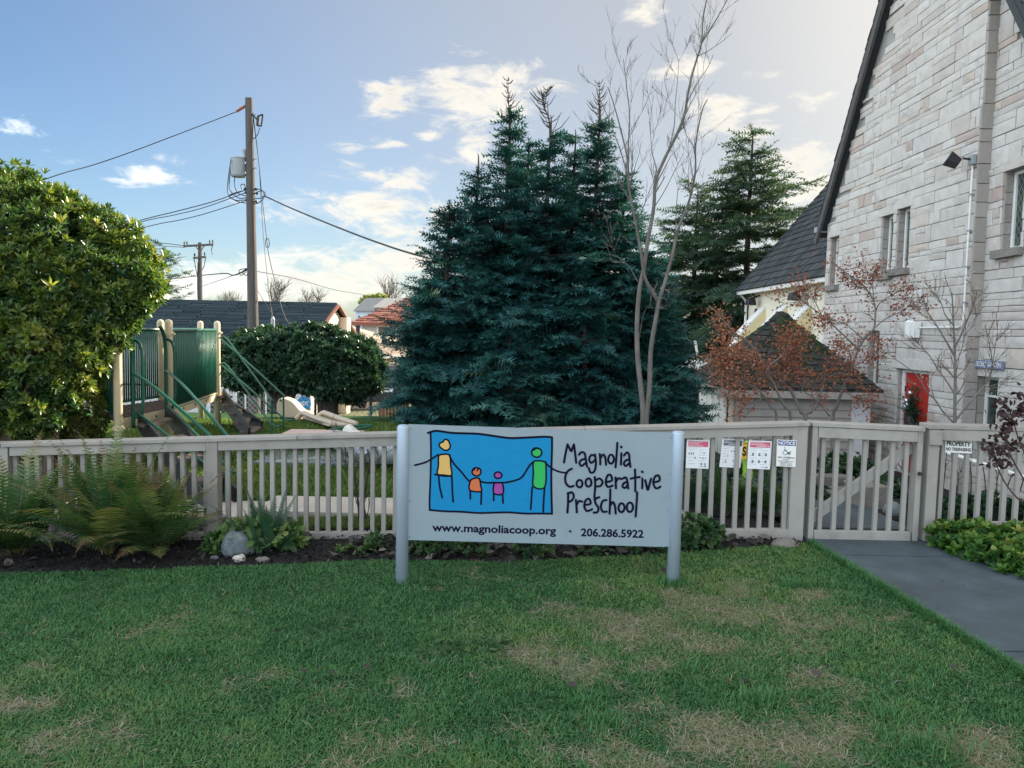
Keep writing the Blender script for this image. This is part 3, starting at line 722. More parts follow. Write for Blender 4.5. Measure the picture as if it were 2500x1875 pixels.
ink([(1466, 422), (1470, 490), (1466, 560), (1474, 610), (1494, 640), (1488, 672), (1462, 676)], w_); ink([(1470, 448), (1500, 432), (1522, 458), (1506, 486), (1472, 488)], w_); ink([(1500, 566), (1478, 574), (1468, 592)], w_)
ink([(1548, 456), (1588, 446), (1580, 408), (1556, 412), (1545, 458), (1560, 492), (1594, 482)], w_); ink([(1614, 424), (1616, 462), (1618, 502)], w_); ink([(1617, 456), (1634, 430), (1654, 436)], w_)
ink([(1664, 432), (1688, 424), (1699, 455), (1706, 502)], w_); ink([(1698, 456), (1672, 466), (1666, 490), (1684, 498), (1700, 478)], w_); ink([(1752, 366), (1755, 440), (1757, 522)], w_); ink([(1722, 432), (1752, 424), (1786, 420)], w_)
ink([(1805, 430), (1806, 465), (1806, 500)], w_); ink([(1803, 382), (1806, 384)], 18); ink([(1826, 442), (1836, 480), (1846, 512), (1858, 470), (1868, 432)], w_)
ink([(1888, 458), (1928, 444), (1922, 410), (1896, 416), (1885, 462), (1904, 500), (1936, 488)], w_)
mb.build('lettering', M['navy'], sign); mb = MB()
ink([(1278, 536), (1278, 605), (1274, 676)], w_); ink([(1274, 542), (1304, 532), (1318, 560), (1304, 590), (1278, 602)], w_); ink([(1334, 586), (1338, 630), (1341, 674)], w_); ink([(1338, 622), (1356, 594), (1378, 598)], w_)
ink([(1396, 622), (1438, 612), (1428, 578), (1404, 588), (1394, 630), (1412, 664), (1450, 652)], w_); ink([(1552, 586), (1526, 592), (1512, 632), (1526, 668), (1554, 668)], w_)
ink([(1578, 510), (1577, 595), (1575, 682)], w_); ink([(1577, 628), (1596, 600), (1612, 626), (1619, 682)], w_); ink(circ(1660, 640, 21, 31, 9, .03), w_, True); ink(circ(1720, 636, 22, 34, 9, .03), w_, True); ink([(1770, 530), (1767, 615), (1762, 702)], w_)
mb.build('lettering', M['navy'], sign)
mb = MB(); xw, zw = S(315, 812); xe, _ = S(1195, 830); B.text(mb, 'www.magnoliacoop.org', xw, zw - .001, 0.049, xe - xw, .030)
mb.build('lettering', M['navy'], sign)
mb = MB(); xw, zw = S(1372, 845); xe, _ = S(1822, 852); B.text(mb, '206.286.5922', xw, zw, 0.049, xe - xw, .032)
mb.build('lettering', M['navy'], sign); mb = MB(); ink([(1293, 810), (1297, 811)], 15); mb.build('lettering_dot', M['navy'], sign)
for (u, v) in ((168, 88), (164, 343), (160, 597), (155, 853), (2002, 135), (1999, 395), (1990, 653), (1984, 915)):
    x, z = S(u, v); mb = MB(); c = B.pt(x, z, 0)
    mb.tube([c, c + B.n * .003, c + B.n * .0045], [.0048, .0048, .0028], 10); mb.build('bolt', M['steel'], sign)

# ------------------------------------------------------------------ fence, gate, posters
def lin(a, b):
    return lambda x: a.z + (b.z - a.z) * (x - a.x) / (b.x - a.x)
ztop = lin(P(0, 1080, FY), P(1955, 1029, FY))
zbot = lin(P(460, 1321, FY), P(1900, 1311, FY))
XG0 = P(1963, 1100, FY).x                                   # where the fence stops at the gate
fence = thing('picket_fence', 'long taupe picket fence with flat cap running behind the preschool sign', 'fence', (-2.25, FY, g(-2.25, FY)))
def sloped(mb, x0, x1, y0, y1, z0f, z1f):
    mb.hexa([(x0, y0, z0f(x0)), (x1, y0, z0f(x1)), (x1, y1, z0f(x1)), (x0, y1, z0f(x0)), (x0, y0, z1f(x0)), (x1, y0, z1f(x1)), (x1, y1, z1f(x1)), (x0, y1, z1f(x0))])
for a, b in ((-5.4, P(14, 1080, FY).x), (P(14, 1080, FY).x + .004, P(730, 1060, FY).x), (P(730, 1060, FY).x + .004, .55), (.554, XG0 + .015)):
    mb = MB(); sloped(mb, a, b, FY - .065, FY + .075, lambda x: ztop(x) - .03, ztop); mb.build('cap_board', M['fence'], fence, bevel=.004)
POSTS = [P(18, 1100, FY).x, P(523, 1100, FY).x, -.72, .72, P(1946, 1100, FY).x]
for i, x in enumerate(POSTS):
    w = .035 if i == 0 else (.055 if i == 4 else .042)
    mb = MB(); mb.box((x - w, FY - .052, zbot(x) - .12), (x + w, FY + .05, ztop(x) - .0305)); mb.build('post', M['fence'], fence, bevel=.004)
for a, b in zip([-5.4] + POSTS, POSTS):
    a2, b2 = a + .044, b - .044
    mb = MB(); sloped(mb, a2, b2, FY - .047, FY - .012, lambda x: ztop(x) - .1, lambda x: ztop(x) - .031); mb.build('top_rail', M['fence'], fence, bevel=.003)
    mb = MB(); sloped(mb, a2, b2, FY - .047, FY - .012, zbot, lambda x: zbot(x) + .068); mb.build('bottom_rail', M['fence'], fence, bevel=.003)
    mb = MB(); sloped(mb, a2, b2, FY + .022, FY + .05, zbot, lambda x: zbot(x) + .06); mb.build('bottom_rail', M['fence'], fence, bevel=.003)
mb = MB(); mb.box((-.0165, -.011, 0), (.0165, .021, .74)); slat0 = None
def add_slat(x, parent, zb, zt):
    global slat0
    w = world_loc(parent); L = zt - zb
    if slat0 is None:
        slat0 = mb.build('slat', M['fence'], parent, bevel=.0025, local=True); s_ = slat0
        s_.location = (x - w.x, FY - w.y, zb - w.z); s_.scale.z = L / .74
    else:
        s_ = share(slat0, 'slat', parent, (x - w.x + random.uniform(-.002, .002), FY - w.y, zb - w.z), (0, random.uniform(-.006, .006), random.uniform(-.03, .03)), (random.uniform(.94, 1.06), 1, L / .74))
    return s_
xs_ = [P(557 + 27.2 * k, 1180, FY).x for k in range(-21, 17)] + [P(1045 + 30.1 * k, 1180, FY).x for k in range(0, 31)]
for x in xs_:
    if x < POSTS[4] - .06 and min(abs(x - p) for p in POSTS) > .05: add_slat(x, fence, zbot(x) + .01, ztop(x) - .05)

# gate
gx0, gx1 = P(1972, 1180, FY).x, P(2238, 1180, FY).x
gzt0, gzt1 = P(1972, 1028, FY).z, P(2250, 1041, FY).z
gzb = P(2095, 1319, FY).z
gtop = lambda x: gzt0 + (gzt1 - gzt0) * (x - gx0) / (gx1 - gx0)
gate = thing('garden_gate', 'taupe slatted gate with diagonal brace across the footpath', 'gate', (gx0, FY, g(gx0, FY)))
gb = lambda x: gzb
mb = MB(); sloped(mb, gx0 - .005, gx1 + .012, FY - .06, FY + .07, lambda x: gtop(x) - .034, gtop); mb.build('cap_board', M['fence'], gate, bevel=.004)
for x in (gx0 + .022, gx1 - .014):
    mb = MB(); sloped(mb, x - .02, x + .02, FY - .048, FY + .045, lambda x: gzb + .002, lambda x: gtop(x) - .035); mb.build('stile', M['fence'], gate, bevel=.003)
mb = MB(); sloped(mb, gx0 + .046, gx1 - .036, FY - .05, FY - .012, lambda x: gtop(x) - .115, lambda x: gtop(x) - .037); mb.build('top_rail', M['fence'], gate, bevel=.003)
mb = MB(); sloped(mb, gx0 + .046, gx1 - .05, FY - .052, FY - .012, gb, lambda x: gzb + .082); mb.build('bottom_rail', M['fence'], gate, bevel=.003)
for k in range(7): 
    x = P(2004 + 33.9 * k, 1200, FY).x; add_slat(x, gate, gzb + .03, gtop(x) - .06)
a = Vector((gx0 + .045, FY + .04, gzb + .15)); b = Vector((gx1 - .035, FY + .04, gtop(gx1) - .16))
mb = MB(); mb.beam(a, b, .036, .078); mb.build('brace', M['fence'], gate, bevel=.003)
mb = MB(); c = Vector((gx1 - .012, FY - .052, gzb + .53)); mb.tube([c, c + Vector((0, -.025, 0))], [.014, .012], 12); mb.build('latch', M['black_metal'], gate)

# fence beyond the gate
FX0 = P(2252, 1180, FY).x
rf = thing('picket_fence', 'short taupe picket fence between the gate and the leafy ground cover', 'fence', (FX0, FY, g(FX0, FY)))
rzt = lin(P(2256, 1033, FY), P(2500, 1040, FY)); rzb = lin(P(2256, 1290, FY), P(2500, 1290, FY))
mb = MB(); sloped(mb, FX0 - .012, 6.5, FY - .07, FY + .075, lambda x: rzt(x) - .036, rzt); mb.build('cap_board', M['fence'], rf, bevel=.004)
mb = MB(); sloped(mb, FX0 + .006, FX0 + .085, FY - .05, FY + .05, lambda x: rzb(x) - .1, lambda x: rzt(x) - .038); mb.build('post', M['fence'], rf, bevel=.004)
mb = MB(); sloped(mb, FX0 - .002, FX0 + .094, FY - .075, FY - .051, lambda x: rzt(x) - .155, lambda x: rzt(x) - .045); mb.build('post_block', M['fence'], rf, bevel=.004)
mb = MB(); sloped(mb, FX0 + .10, 6.5, FY - .062, FY - .022, lambda x: rzt(x) - .118, lambda x: rzt(x) - .038); mb.build('top_rail', M['fence'], rf, bevel=.003)
mb = MB(); sloped(mb, FX0 + .087, 6.5, FY - .05, FY - .012, rzb, lambda x: rzb(x) + .06); mb.build('bottom_rail', M['fence'], rf, bevel=.003)
for k in range(40):
    x = P(2296 + 31.2 * k, 1180, FY).x
    if x < 6.4: add_slat(x, rf, rzb(x) + .02, rzt(x) - .05)
for x in (5.0, 6.45):
    mb = MB(); sloped(mb, x - .04, x + .04, FY + .022, FY + .1, lambda x: rzb(x) - .1, lambda x: rzt(x) - .038); mb.build('post', M['fence'], rf)

def board_at(tl, tr, bl, Y, t=.002):
    a, b, c = P(*tl, Y), P(*tr, Y), P(*bl, Y)
    Bd = Board(c, b - a, a - c); Bd.lift = t + .0006
    return Bd, (b - a).length, (a - c).length
def poster(label, tl, tr, bl, header, lines, icons, Y=FY - .0135, Y2=None):
    Bd, w, h = board_at(tl, tr, bl, Y)
    if Y2: a_, b_, c_ = P(*tl, Y), P(*tr, Y2), P(*bl, Y); Bd = Board(c_, b_ - a_, a_ - c_); Bd.lift = .0026; w = (b_ - a_).length
    t = thing('poster', label, 'poster', Bd.pt(w / 2, 0), 'health posters on the picket fence')
    mb = MB(); Bd.plate(mb, 0, 0, w, h, 0, .002); mb.build('sheet', M['paper'], t)
    mb = MB(); Bd.plate(mb, .07 * w, h * .76, .95 * w, h * .955, .0021, .0026); mb.build('header_band', M[header], t)
    mb = MB(); zz = h * .90
    for s_, wd, hh_, zf, xf in lines: Bd.text(mb, s_, w * xf, h * zf, h * hh_, w * wd, .02, .0032)
    mb.build('lettering', M['white_ink'], t)
    mb = MB(); rr = random.Random(label)
    for zf, x0, x1 in ((.725, .08, .66), (.705, .08, .5)) + tuple((z_, x_, x_ + rr.uniform(.2, .34)) for z_ in (.66, .645, .57, .555, .475, .46, .39, .375, .275, .26, .17, .155) for x_ in (.08, .54)): Bd.plate(mb, x0 * w, zf * h, x1 * w, (zf + .007) * h, .0021, .0024)
    mb.build('small_print', M['grey_ink'], t)
    mb = MB()
    for (x_, z_, r_) in icons:
        p = [(w * x_ + r_ * h * math.cos(2 * PI * i / 10), h * z_ + r_ * h * math.sin(2 * PI * i / 10)) for i in range(10)]
        Bd.shape(mb, p, .0021, .0026)
        Bd.plate(mb, w * x_ - r_ * h * 1.2, h * z_ - r_ * h * 1.9, w * x_ + r_ * h * 1.2, h * z_ - r_ * h * 1.05, .0021, .0026)
    Bd.plate(mb, .80 * w, .05 * h, .90 * w, .085 * h, .0021, .0026)
    Bd.plate(mb, .60 * w, .06 * h, .78 * w, .075 * h, .0021, .0024)
    mb.build('pictograms', M['slate_ink'], t, k='stuff')
    return t
poster('white poster with pink header reading we are protecting our families, nearest the sign', (1677, 1073), (1732.5, 1075), (1674, 1142.5), 'pink', [("WE'RE PROTECTING", .58, .035, .90, .10), ('OUR FAMILIES', .44, .035, .845, .10), ('FROM COVID-19', .62, .035, .785, .10)], [(.12, .53, .02), (.22, .53, .02), (.31, .53, .02), (.78, .55, .018), (.40, .38, .022), (.62, .38, .014), (.74, .37, .02), (.86, .37, .016), (.68, .17, .028), (.84, .17, .028)])
poster('white poster with dark header reading steps to reduce risk, hung a little crooked', (1764, 1070), (1815, 1073), (1756, 1140), 'slate_ink', [('STEPS TO', .34, .035, .90, .10), ('REDUCE RISK OF', .55, .035, .845, .10), ('COVID-19', .5, .042, .785, .28)], [(.50, .58, .02), (.62, .58, .02), (.72, .58, .02), (.34, .42, .016), (.26, .22, .022), (.62, .24, .016), (.74, .22, .02), (.86, .22, .018)], Y=FY - .030, Y2=FY + .022)
poster('white poster with rose header asking to protect one another, right of the crooked poster', (1828, 1075), (1884, 1077), (1823.5, 1144), 'pink', [('PLEASE PROTECT', .56, .035, .90, .10), ('ONE ANOTHER FROM', .70, .035, .845, .10), ('COVID-19', .54, .05, .785, .36)], [(.22, .53, .035), (.50, .53, .035), (.78, .53, .035), (.22, .28, .035), (.50, .28, .035), (.78, .28, .035)])

Bd, w, h = board_at((1897, 1073), (1944.5, 1075.5), (1894.5, 1138), FY - .056)
t = thing('notice_sign', 'white notice board with blue band and wheelchair symbol on the gate post', 'sign', Bd.pt(w / 2, 0))
mb = MB(); Bd.plate(mb, 0, 0, w, h, 0, .003); mb.build('board', M['white'], t, bevel=.0012)
mb = MB(); Bd.plate(mb, .03 * w, .79 * h, .97 * w, .975 * h, .0031, .0036); mb.build('header_band', M['notice_blue'], t)
mb = MB(); Bd.text(mb, 'NOTICE', w * .5, h * .825, h * .125, w * .86, .03, .0041, True); mb.build('lettering', M['white_ink'], t)
mb = MB()
for s_, zf, hh_, wd in (('NO ANIMALS', .315, .062, .86), ('EXCEPT', .245, .036, .36), ('SERVICE ANIMALS THAT', .19, .032, .80), ('ARE SPECIFICALLY', .14, .032, .64), ('TRAINED TO AID A', .09, .032, .62), ('DISABLED PERSON', .04, .032, .64)): Bd.text(mb, s_, w * .5, h * zf, h * hh_, w * wd, .02, .0036, True)
Bd.stroke(mb, [(w * (.43 + .11 * math.cos(a)), h * (.525 + .078 * math.sin(a))) for a in np.linspace(2.1, 6.2, 12)], .0035, .0037)
for k_, pts in enumerate(([(.41, .68), (.41, .60), (.42, .585), (.53, .575), (.57, .50), (.62, .49)], [(.41, .63), (.50, .615)], [(.58, .53), (.66, .545), (.70, .575), (.74, .565)], [(.60, .53), (.595, .46)], [(.68, .54), (.69, .46)], [(.63, .545), (.635, .47)])): Bd.stroke(mb, [(x * w, z * h) for x, z in pts], .0042, .0038 + k_ * .00005)
Bd.shape(mb, [(w * .41 + .0035 * math.cos(i * .7), h * .72 + .0035 * math.sin(i * .7)) for i in range(9)], .0031, .0036)
mb.build('print', M['ink'], t)

Bd, w, h = board_at((2308, 1057), (2373, 1060), (2307, 1104), FY - .0145)
t = thing('private_property_sign', 'white private property no trespassing sign tucked under the fence rail', 'sign', Bd.pt(w / 2, 0))
mb = MB(); Bd.plate(mb, 0, 0, w, h, 0, .002); mb.build('board', M['white'], t)
mb = MB()
for s_, zf, hh_, wd in (('PRIVATE', .655, .24, .70), ('PROPERTY', .36, .24, .90), ('NO TRESPASSING', .10, .17, .94)): Bd.text(mb, s_, w * .5, h * zf, h * hh_, w * wd, .035, .0028, True)
mb.build('lettering', M['ink'], t)

# ------------------------------------------------------------------ the stone church wing
XW, XN = 7.66, 7.83                                    # face of the far part and of the set-back near part
def wallY(px, X=XW): return P(px, 600, 10).x and X * 10 / P(px, 600, 10).x
YC, YF = 13.0, 19.13                                   # the step in the wall, the far corner
EAVE = P(2003, 544, YF).z
RIDGE_Y = 14.86; SL = 1.53
RIDGE = EAVE + SL * (YF - RIDGE_Y)
YN = 10.55
ZB = -2.0
def roofline(y): return EAVE + SL * (YF - y) if y > RIDGE_Y else RIDGE - SL * (RIDGE_Y - y)
church = thing('church', 'pale ashlar stone church wing with steep slate gable behind the garden gate', 'church', (XW, YC, g(XW, YC)))
def win(p0, p1, y0, y1, X=XW):
    ya, yb = wallY(p1, X), wallY(p0, X); ym = (ya + yb) / 2; pm = (p0 + p1) / 2
    return (ya, yb, P(pm, y1, ym).z, P(pm, y0, ym).z)
W_FAR = [win(2026, 2047, 578, 697), win(2149, 2177, 525, 668), win(2186, 2217, 507, 656), win(2130, 2159, 808, 943)]
DOOR = win(2207, 2287, 903, 1185); DOOR = (DOOR[0], DOOR[1], g(XW, 14.3) - .02, DOOR[3])
W_NEAR = [win(2440, 2490, 412, 608, XN), win(2402, 2458, 920, 1052, XN)]
HF = W_FAR + [DOOR]
def core(y0, y1, X, holes, z0, z1):
    ys = sorted({y0, y1, *[h[0] for h in holes], *[h[1] for h in holes]}); zs = sorted({z0, z1, *[h[2] for h in holes], *[h[3] for h in holes]})
    mb = MB()
    for a, b in zip(ys[:-1], ys[1:]):
        run = None
        for c, d in list(zip(zs[:-1], zs[1:])) + [(None, None)]:
            free = c is not None and not any(h[0] <= (a + b) / 2 <= h[1] and h[2] <= (c + d) / 2 <= h[3] for h in holes)
            if free: run = (run[0] if run else c, d)
            elif run: mb.box((X, a, run[0]), (X + .42, b, run[1])); run = None
    return mb
mb = core(YC, YF, XW + .05, HF, ZB, EAVE)
mb.prism([(XW + .05, YF, EAVE), (XW + .05, YC, EAVE), (XW + .05, YC, roofline(YC)), (XW + .05, RIDGE_Y, RIDGE)], (.42, 0, 0))
mb.build('wall', M['mortar'], church)
mb = core(YN, YC - .002, XN + .05, W_NEAR, ZB, EAVE)
mb.prism([(XN + .05, YC - .002, EAVE), (XN + .05, YN, EAVE), (XN + .05, YC - .002, roofline(YC))], (.42, 0, 0))
mb.build('wall', M['mortar'], church)
mb = MB(); mb.box((XW + .43, YF - .35, ZB), (27, YF, EAVE)); mb.box((XN + .47, YN, ZB), (27, YN + .35, EAVE)); mb.build('wall', M['mortar'], church)  # side walls lengthened out of view so the church shades the lawn

def ashlar(y0, y1, z0, z1, holes):
    outl = []; z = z0; gap = .0042
    while z < z1:
        h = random.choice([.09, .11, .14, .16, .19, .22, .27, .32]); y = y0 + random.uniform(-.4, 0)
        while y < y1:
            w = random.uniform(.28, .92) * (1.15 if h < .2 else .85)
            cells = [(y, y + w, z, z + h)]
            if h > .24:
                r = random.random()
                if r < .30: s_ = random.uniform(.35, .65); cells = [(y, y + w, z, z + h * s_), (y, y + w, z + h * s_, z + h)]
                elif r < .45: s_ = random.uniform(.35, .65); q = random.uniform(.3, .7); cells = [(y, y + w * q, z, z + h), (y + w * q, y + w, z, z + h * s_), (y + w * q, y + w, z + h * s_, z + h)]
            for (a, b, c, d) in cells:
                a, b = max(a, y0), min(b, y1)
                segs = [(a, b, c, d)]
                for (ha, hb, hc, hd) in holes:
                    nxt = []
                    for (a, b, c, d) in segs:
                        if b <= ha or a >= hb or d <= hc or c >= hd: nxt.append((a, b, c, d)); continue
                        if a < ha: nxt.append((a, ha, c, d))
                        if b > hb: nxt.append((hb, b, c, d))
                        if c < hc: nxt.append((max(a, ha), min(b, hb), c, hc))
                        if d > hd: nxt.append((max(a, ha), min(b, hb), hd, d))
                    segs = nxt
                for (a, b, c, d) in segs:
                    top = min(roofline(a), roofline(b)) - .02; d = min(d, top)
                    if b - a > .05 and d - c > .04: outl.append((a + gap, b - gap, c + gap, d - gap))
            y += w
        z += h
    return outl
stones = [(XW, s_) for s_ in ashlar(YC + .0, YF, -1.15, RIDGE, HF)] + [(XN, s_) for s_ in ashlar(YN, YC - .01, -1.15, roofline(YC), W_NEAR)]
in_view = lambda a: a[1][0] < 18.95 and a[1][1] > 11.45 and a[1][2] < 9.0
stones.sort(key=lambda a: -(in_view(a) * (a[1][1] - a[1][0]) * (a[1][3] - a[1][2]) / (a[1][0] ** 2)))
variants = []
for i in range(9):
    mb = MB(); j = lambda s_: random.uniform(-s_, s_)
    p = [(.5, -.5, -.5), (.5, .5, -.5), (.5, .5, .5), (.5, -.5, .5)]
    f = [(-.42 + j(.07), -.492 + j(.012), -.488 + j(.02)), (-.42 + j(.05), .494 + j(.01), -.488 + j(.02)), (-.42 + j(.05), .494 + j(.01), .488 + j(.02)), (-.42 + j(.05), -.494 + j(.01), .488 + j(.02))]
    c = (-.52 + j(.08), j(.3), j(.3))
    mb.add(p + f + [c], [(0, 4, 5, 1), (1, 5, 6, 2), (2, 6, 7, 3), (3, 7, 4, 0), (4, 8, 5), (5, 8, 6), (6, 8, 7), (7, 8, 4)])
    variants.append(mb)
proto = []
N_STONES = 300
cw = church.location
rest = MB()
for i, (X, (a, b, c, d)) in enumerate(stones):
    th = .075; out_ = random.uniform(-.006, .010)
    ctr = Vector((X + th / 2 - out_, (a + b) / 2, (c + d) / 2)); sc = (th, b - a, d - c)
    k = i % 9
    if i < 9:
        o = variants[k].build('stone', M['stone'], church, local=True); o.location = ctr - cw; o.scale = sc; proto.append(o)
    elif i < N_STONES: share(proto[k], 'stone', church, ctr - cw, (0, 0, 0), sc)
    else:
        v = random.choice(variants); rest.add([(ctr.x + x * sc[0], ctr.y + y * sc[1], ctr.z + z * sc[2]) for x, y, z in v.v], v.f)
rest.build('small_stones', M['stone'], church, k='stuff')
# the return face of the step: tan stones one above the other
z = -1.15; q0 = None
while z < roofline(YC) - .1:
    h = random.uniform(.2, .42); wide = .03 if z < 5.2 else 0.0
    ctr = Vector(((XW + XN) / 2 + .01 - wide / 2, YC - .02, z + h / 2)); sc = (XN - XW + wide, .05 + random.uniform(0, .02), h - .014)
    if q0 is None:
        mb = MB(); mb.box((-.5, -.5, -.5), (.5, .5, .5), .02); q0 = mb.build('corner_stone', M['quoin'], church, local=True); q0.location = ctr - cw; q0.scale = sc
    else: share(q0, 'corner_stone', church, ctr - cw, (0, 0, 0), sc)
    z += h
def jamb(X, h, depth=.30, door=False):
    """tan stones lining the reveal, facing the viewer and facing the floor of the opening"""
    ya, yb, za, zb = h; z = za
    while z < zb - .02:
        hh = min(random.uniform(.16, .30), zb - z)
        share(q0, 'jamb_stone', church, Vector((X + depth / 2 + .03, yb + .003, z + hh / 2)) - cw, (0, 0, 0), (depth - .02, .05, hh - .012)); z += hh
def window(X, h, frame_name='window', cols=1):
    ya, yb, za, zb = h; xf = X + .15
    t = thing_part = link(bpy.data.objects.new('window', None)); t.parent = church; t.location = Vector((xf, (ya + yb) / 2, za)) - cw
    wl = world_loc(t)
    fw = .055
    mb = MB()
    for y0, y1 in ((ya, ya + fw), (yb - fw - .03, yb - .03)): mb.box((xf, y0, za), (xf + .07, y1, zb))
    for z0, z1 in ((za, za + fw), (zb - fw, zb)): mb.box((xf + .002, ya + fw, z0), (xf + .072, yb - fw - .03, z1))
    if cols == 2: mb.box((xf + .001, ya + .2, za + fw), (xf + .06, ya + .24, zb - fw)); mb.box((xf + .003, ya + fw, za + .55), (xf + .05, yb - fw - .03, za + .585))
    mb.build('frame', M['white'], t, bevel=.004)
    mb = MB(); mb.box((xf + .035, ya + fw, za + fw), (xf + .045, yb - fw - .03, zb - fw)); mb.build('pane', M['glass'], t)
    if cols == 1:
        mb = MB(); y0, y1, z0, z1 = ya + fw, yb - fw - .03, za + fw, zb - fw; W_, H_ = y1 - y0, z1 - z0; st = .105
        for sgn in (1, -1):
            c = -H_
            while c < W_ + H_:
                # line y = c + sgn*0.62*z clipped to the pane
                k = .62 * sgn; pts = []
                for zz in (0, H_):
                    yy = c + k * zz
                    if 0 <= yy <= W_: pts.append((yy, zz))
                for yy in (0, W_):
                    zz = (yy - c) / k
                    if 0 < zz < H_: pts.append((yy, zz))
                if len(pts) >= 2 and (abs(pts[0][0] - pts[1][0]) > .02): mb.beam((xf + .034, y0 + pts[0][0], z0 + pts[0][1]), (xf + .034, y0 + pts[1][0], z0 + pts[1][1]), .007, .006, (1, 0, 0))
                c += st
        if mb.v: mb.build('lead_lattice', M['lead'], t)
    mb = MB(); mb.box((X - .10, ya - .10, za - .13), (X + .3, yb + .08, za - .004), .008); mb.build('sill', M['sill'], t)
    mb = MB(); mb.box((X - .006, ya - .12, zb + .004), (X + .3, yb + .12, zb + .16), .006); mb.build('lintel', M['stone'], t)
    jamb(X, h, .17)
for h in W_FAR: window(XW, h)
window(XN, W_NEAR[0]); window(XN, W_NEAR[1], cols=2)
# red door
ya, yb, za, zb = DOOR
dr = link(bpy.data.objects.new('door', None)); dr.parent = church; dr.location = Vector((XW + .13, ya, za)) - cw
mb = MB()
mb.box((XW + .09, ya, za), (XW + .20, ya + .06, zb)); mb.box((XW + .09, yb - .13, za), (XW + .20, yb - .03, zb)); mb.box((XW + .091, ya + .06, zb - .07), (XW + .20, yb - .13, zb)); mb.build('frame', M['white'], dr, bevel=.004)
mb = MB(); mb.box((XW + .12, ya + .062, za + .03), (XW + .17, yb - .132, zb - .072))
mb.build('leaf', M['red_door'], dr, bevel=.004)
mb = MB()
for a, b in ((za + .25, za + .95), (za + 1.1, zb - .25)):
    for c, d in ((ya + .15, (ya + yb) / 2 - .07), ((ya + yb) / 2 + .0, yb - .24)): mb.box((XW + .112, c, a), (XW + .12, d, b))
mb.build('panel', M['red_door'], dr, bevel=.006)
for z in (zb - .45, za + .4):
    mb = MB(); mb.box((XW + .105, yb - .15, z), (XW + .118, yb - .10, z + .11)); mb.build('hinge', M['black_metal'], dr)
mb = MB(); c = Vector((XW + .12, ya + .14, za + 1.0)); mb.tube([c, c + Vector((-.05, 0, 0)), c + Vector((-.07, 0, 0))], [.012, .014, .03], 12); mb.build('handle', M['black_metal'], dr)
mb = MB(); mb.box((XW - .01, ya - .2, zb + .004), (XW + .3, yb + .2, zb + .2), .006); mb.build('lintel', M['stone'], dr)
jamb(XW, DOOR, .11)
# roof of the wing: two slopes with laid slates, rake edges proud of the gable
OH = .16
def slope_pt(y, up=0.0, X=XW - OH):
    """on the roof surface above the wall head at y"""
    return Vector((X, y, roofline(y) + up))
nF = Vector((0, SL, 1)).normalized(); nN = Vector((0, -SL, 1)).normalized()
mb = MB()
mb.prism([slope_pt(RIDGE_Y), slope_pt(YF + .22), slope_pt(YF + .22) + nF * .10, slope_pt(RIDGE_Y) + Vector((0, 0, .19))], (.5 + 20, 0, 0))
mb.prism([slope_pt(RIDGE_Y, X=XW - OH), slope_pt(YN - .3), slope_pt(YN - .3) + nN * .16, slope_pt(RIDGE_Y) + Vector((0, 0, .30))][::-1], (.5 + 20, 0, 0))  # both slopes stretched out of view to keep sun off the front lawn
roof = mb.build('roof', M['slate'], church)
mb = MB()   # dark barge boards under the slates of the gable, in two lengths with a step
ym = wallY(2076)
for a, b, th in ((YF + .25, ym, .13), (ym + .0, RIDGE_Y, .17)):
    A, Bp = slope_pt(a, -.04), slope_pt(b, -.04)
    mb.prism([A - nF * .06, Bp - nF * .06, Bp + nF * (th + .1), A + nF * (th + .1)], (OH - .03, 0, 0)) if False else mb.prism([A - Vector((.03, 0, .10)), Bp - Vector((.03, 0, .10)), Bp + nF * (th - .02) - Vector((.03, 0, 0)), A + nF * (th - .02) - Vector((.03, 0, 0))], (.06, 0, 0))
mb.build('barge_board', M['barge'], church)
mb = MB(); A, Bp = slope_pt(YN - .3, -.06), slope_pt(RIDGE_Y, -.06)
mb.prism([A - Vector((.03, 0, .02)), Bp - Vector((.03, 0, .02)), Bp + nN * .10 - Vector((.03, 0, 0)), A + nN * .10 - Vector((.03, 0, 0))], (.06, 0, 0)); mb.build('barge_board', M['slate'], church)
mb = MB(); L = (YF + .2 - RIDGE_Y) * math.sqrt(1 + SL * SL); s_ = 0   # slate ends along the far rake and rows on the near slope
while s_ < L:
    y = YF + .22 - s_ / math.sqrt(1 + SL * SL); y2 = y - .26 / math.sqrt(1 + SL * SL)
    for kx in range(4):
        x0 = XW - OH - .03 - random.uniform(0, .02) + kx * .26
        mb.prism([slope_pt(y, 0, x0) + nF * .14, slope_pt(y2, 0, x0) + nF * .115, slope_pt(y2, 0, x0) + nF * .103, slope_pt(y, 0, x0) + nF * .105], (.25, 0, 0))
    s_ += .19
s_ = 0
while s_ < L:
    y = YN - .32 + s_ / math.sqrt(1 + SL * SL); y2 = y + .28 / math.sqrt(1 + SL * SL); off = random.uniform(0, .2)
    for kx in range(14):
        x0 = XW - OH - .02 + kx * .30 - off * (kx > 0)
        mb.prism([slope_pt(y, 0, x0) + nN * .205, slope_pt(y2, 0, x0) + nN * .175, slope_pt(y2, 0, x0) + nN * .163, slope_pt(y, 0, x0) + nN * .165][::-1], (.285, 0, 0))
    s_ += .2
mb.build('slates', M['slate'], roof, k='stuff')
mb = MB(); mb.box((XW - .22, YF + .12, EAVE - .22), (9, YF + .27, EAVE - .08)); mb.build('gutter', M['grey_metal'], church, bevel=.01)

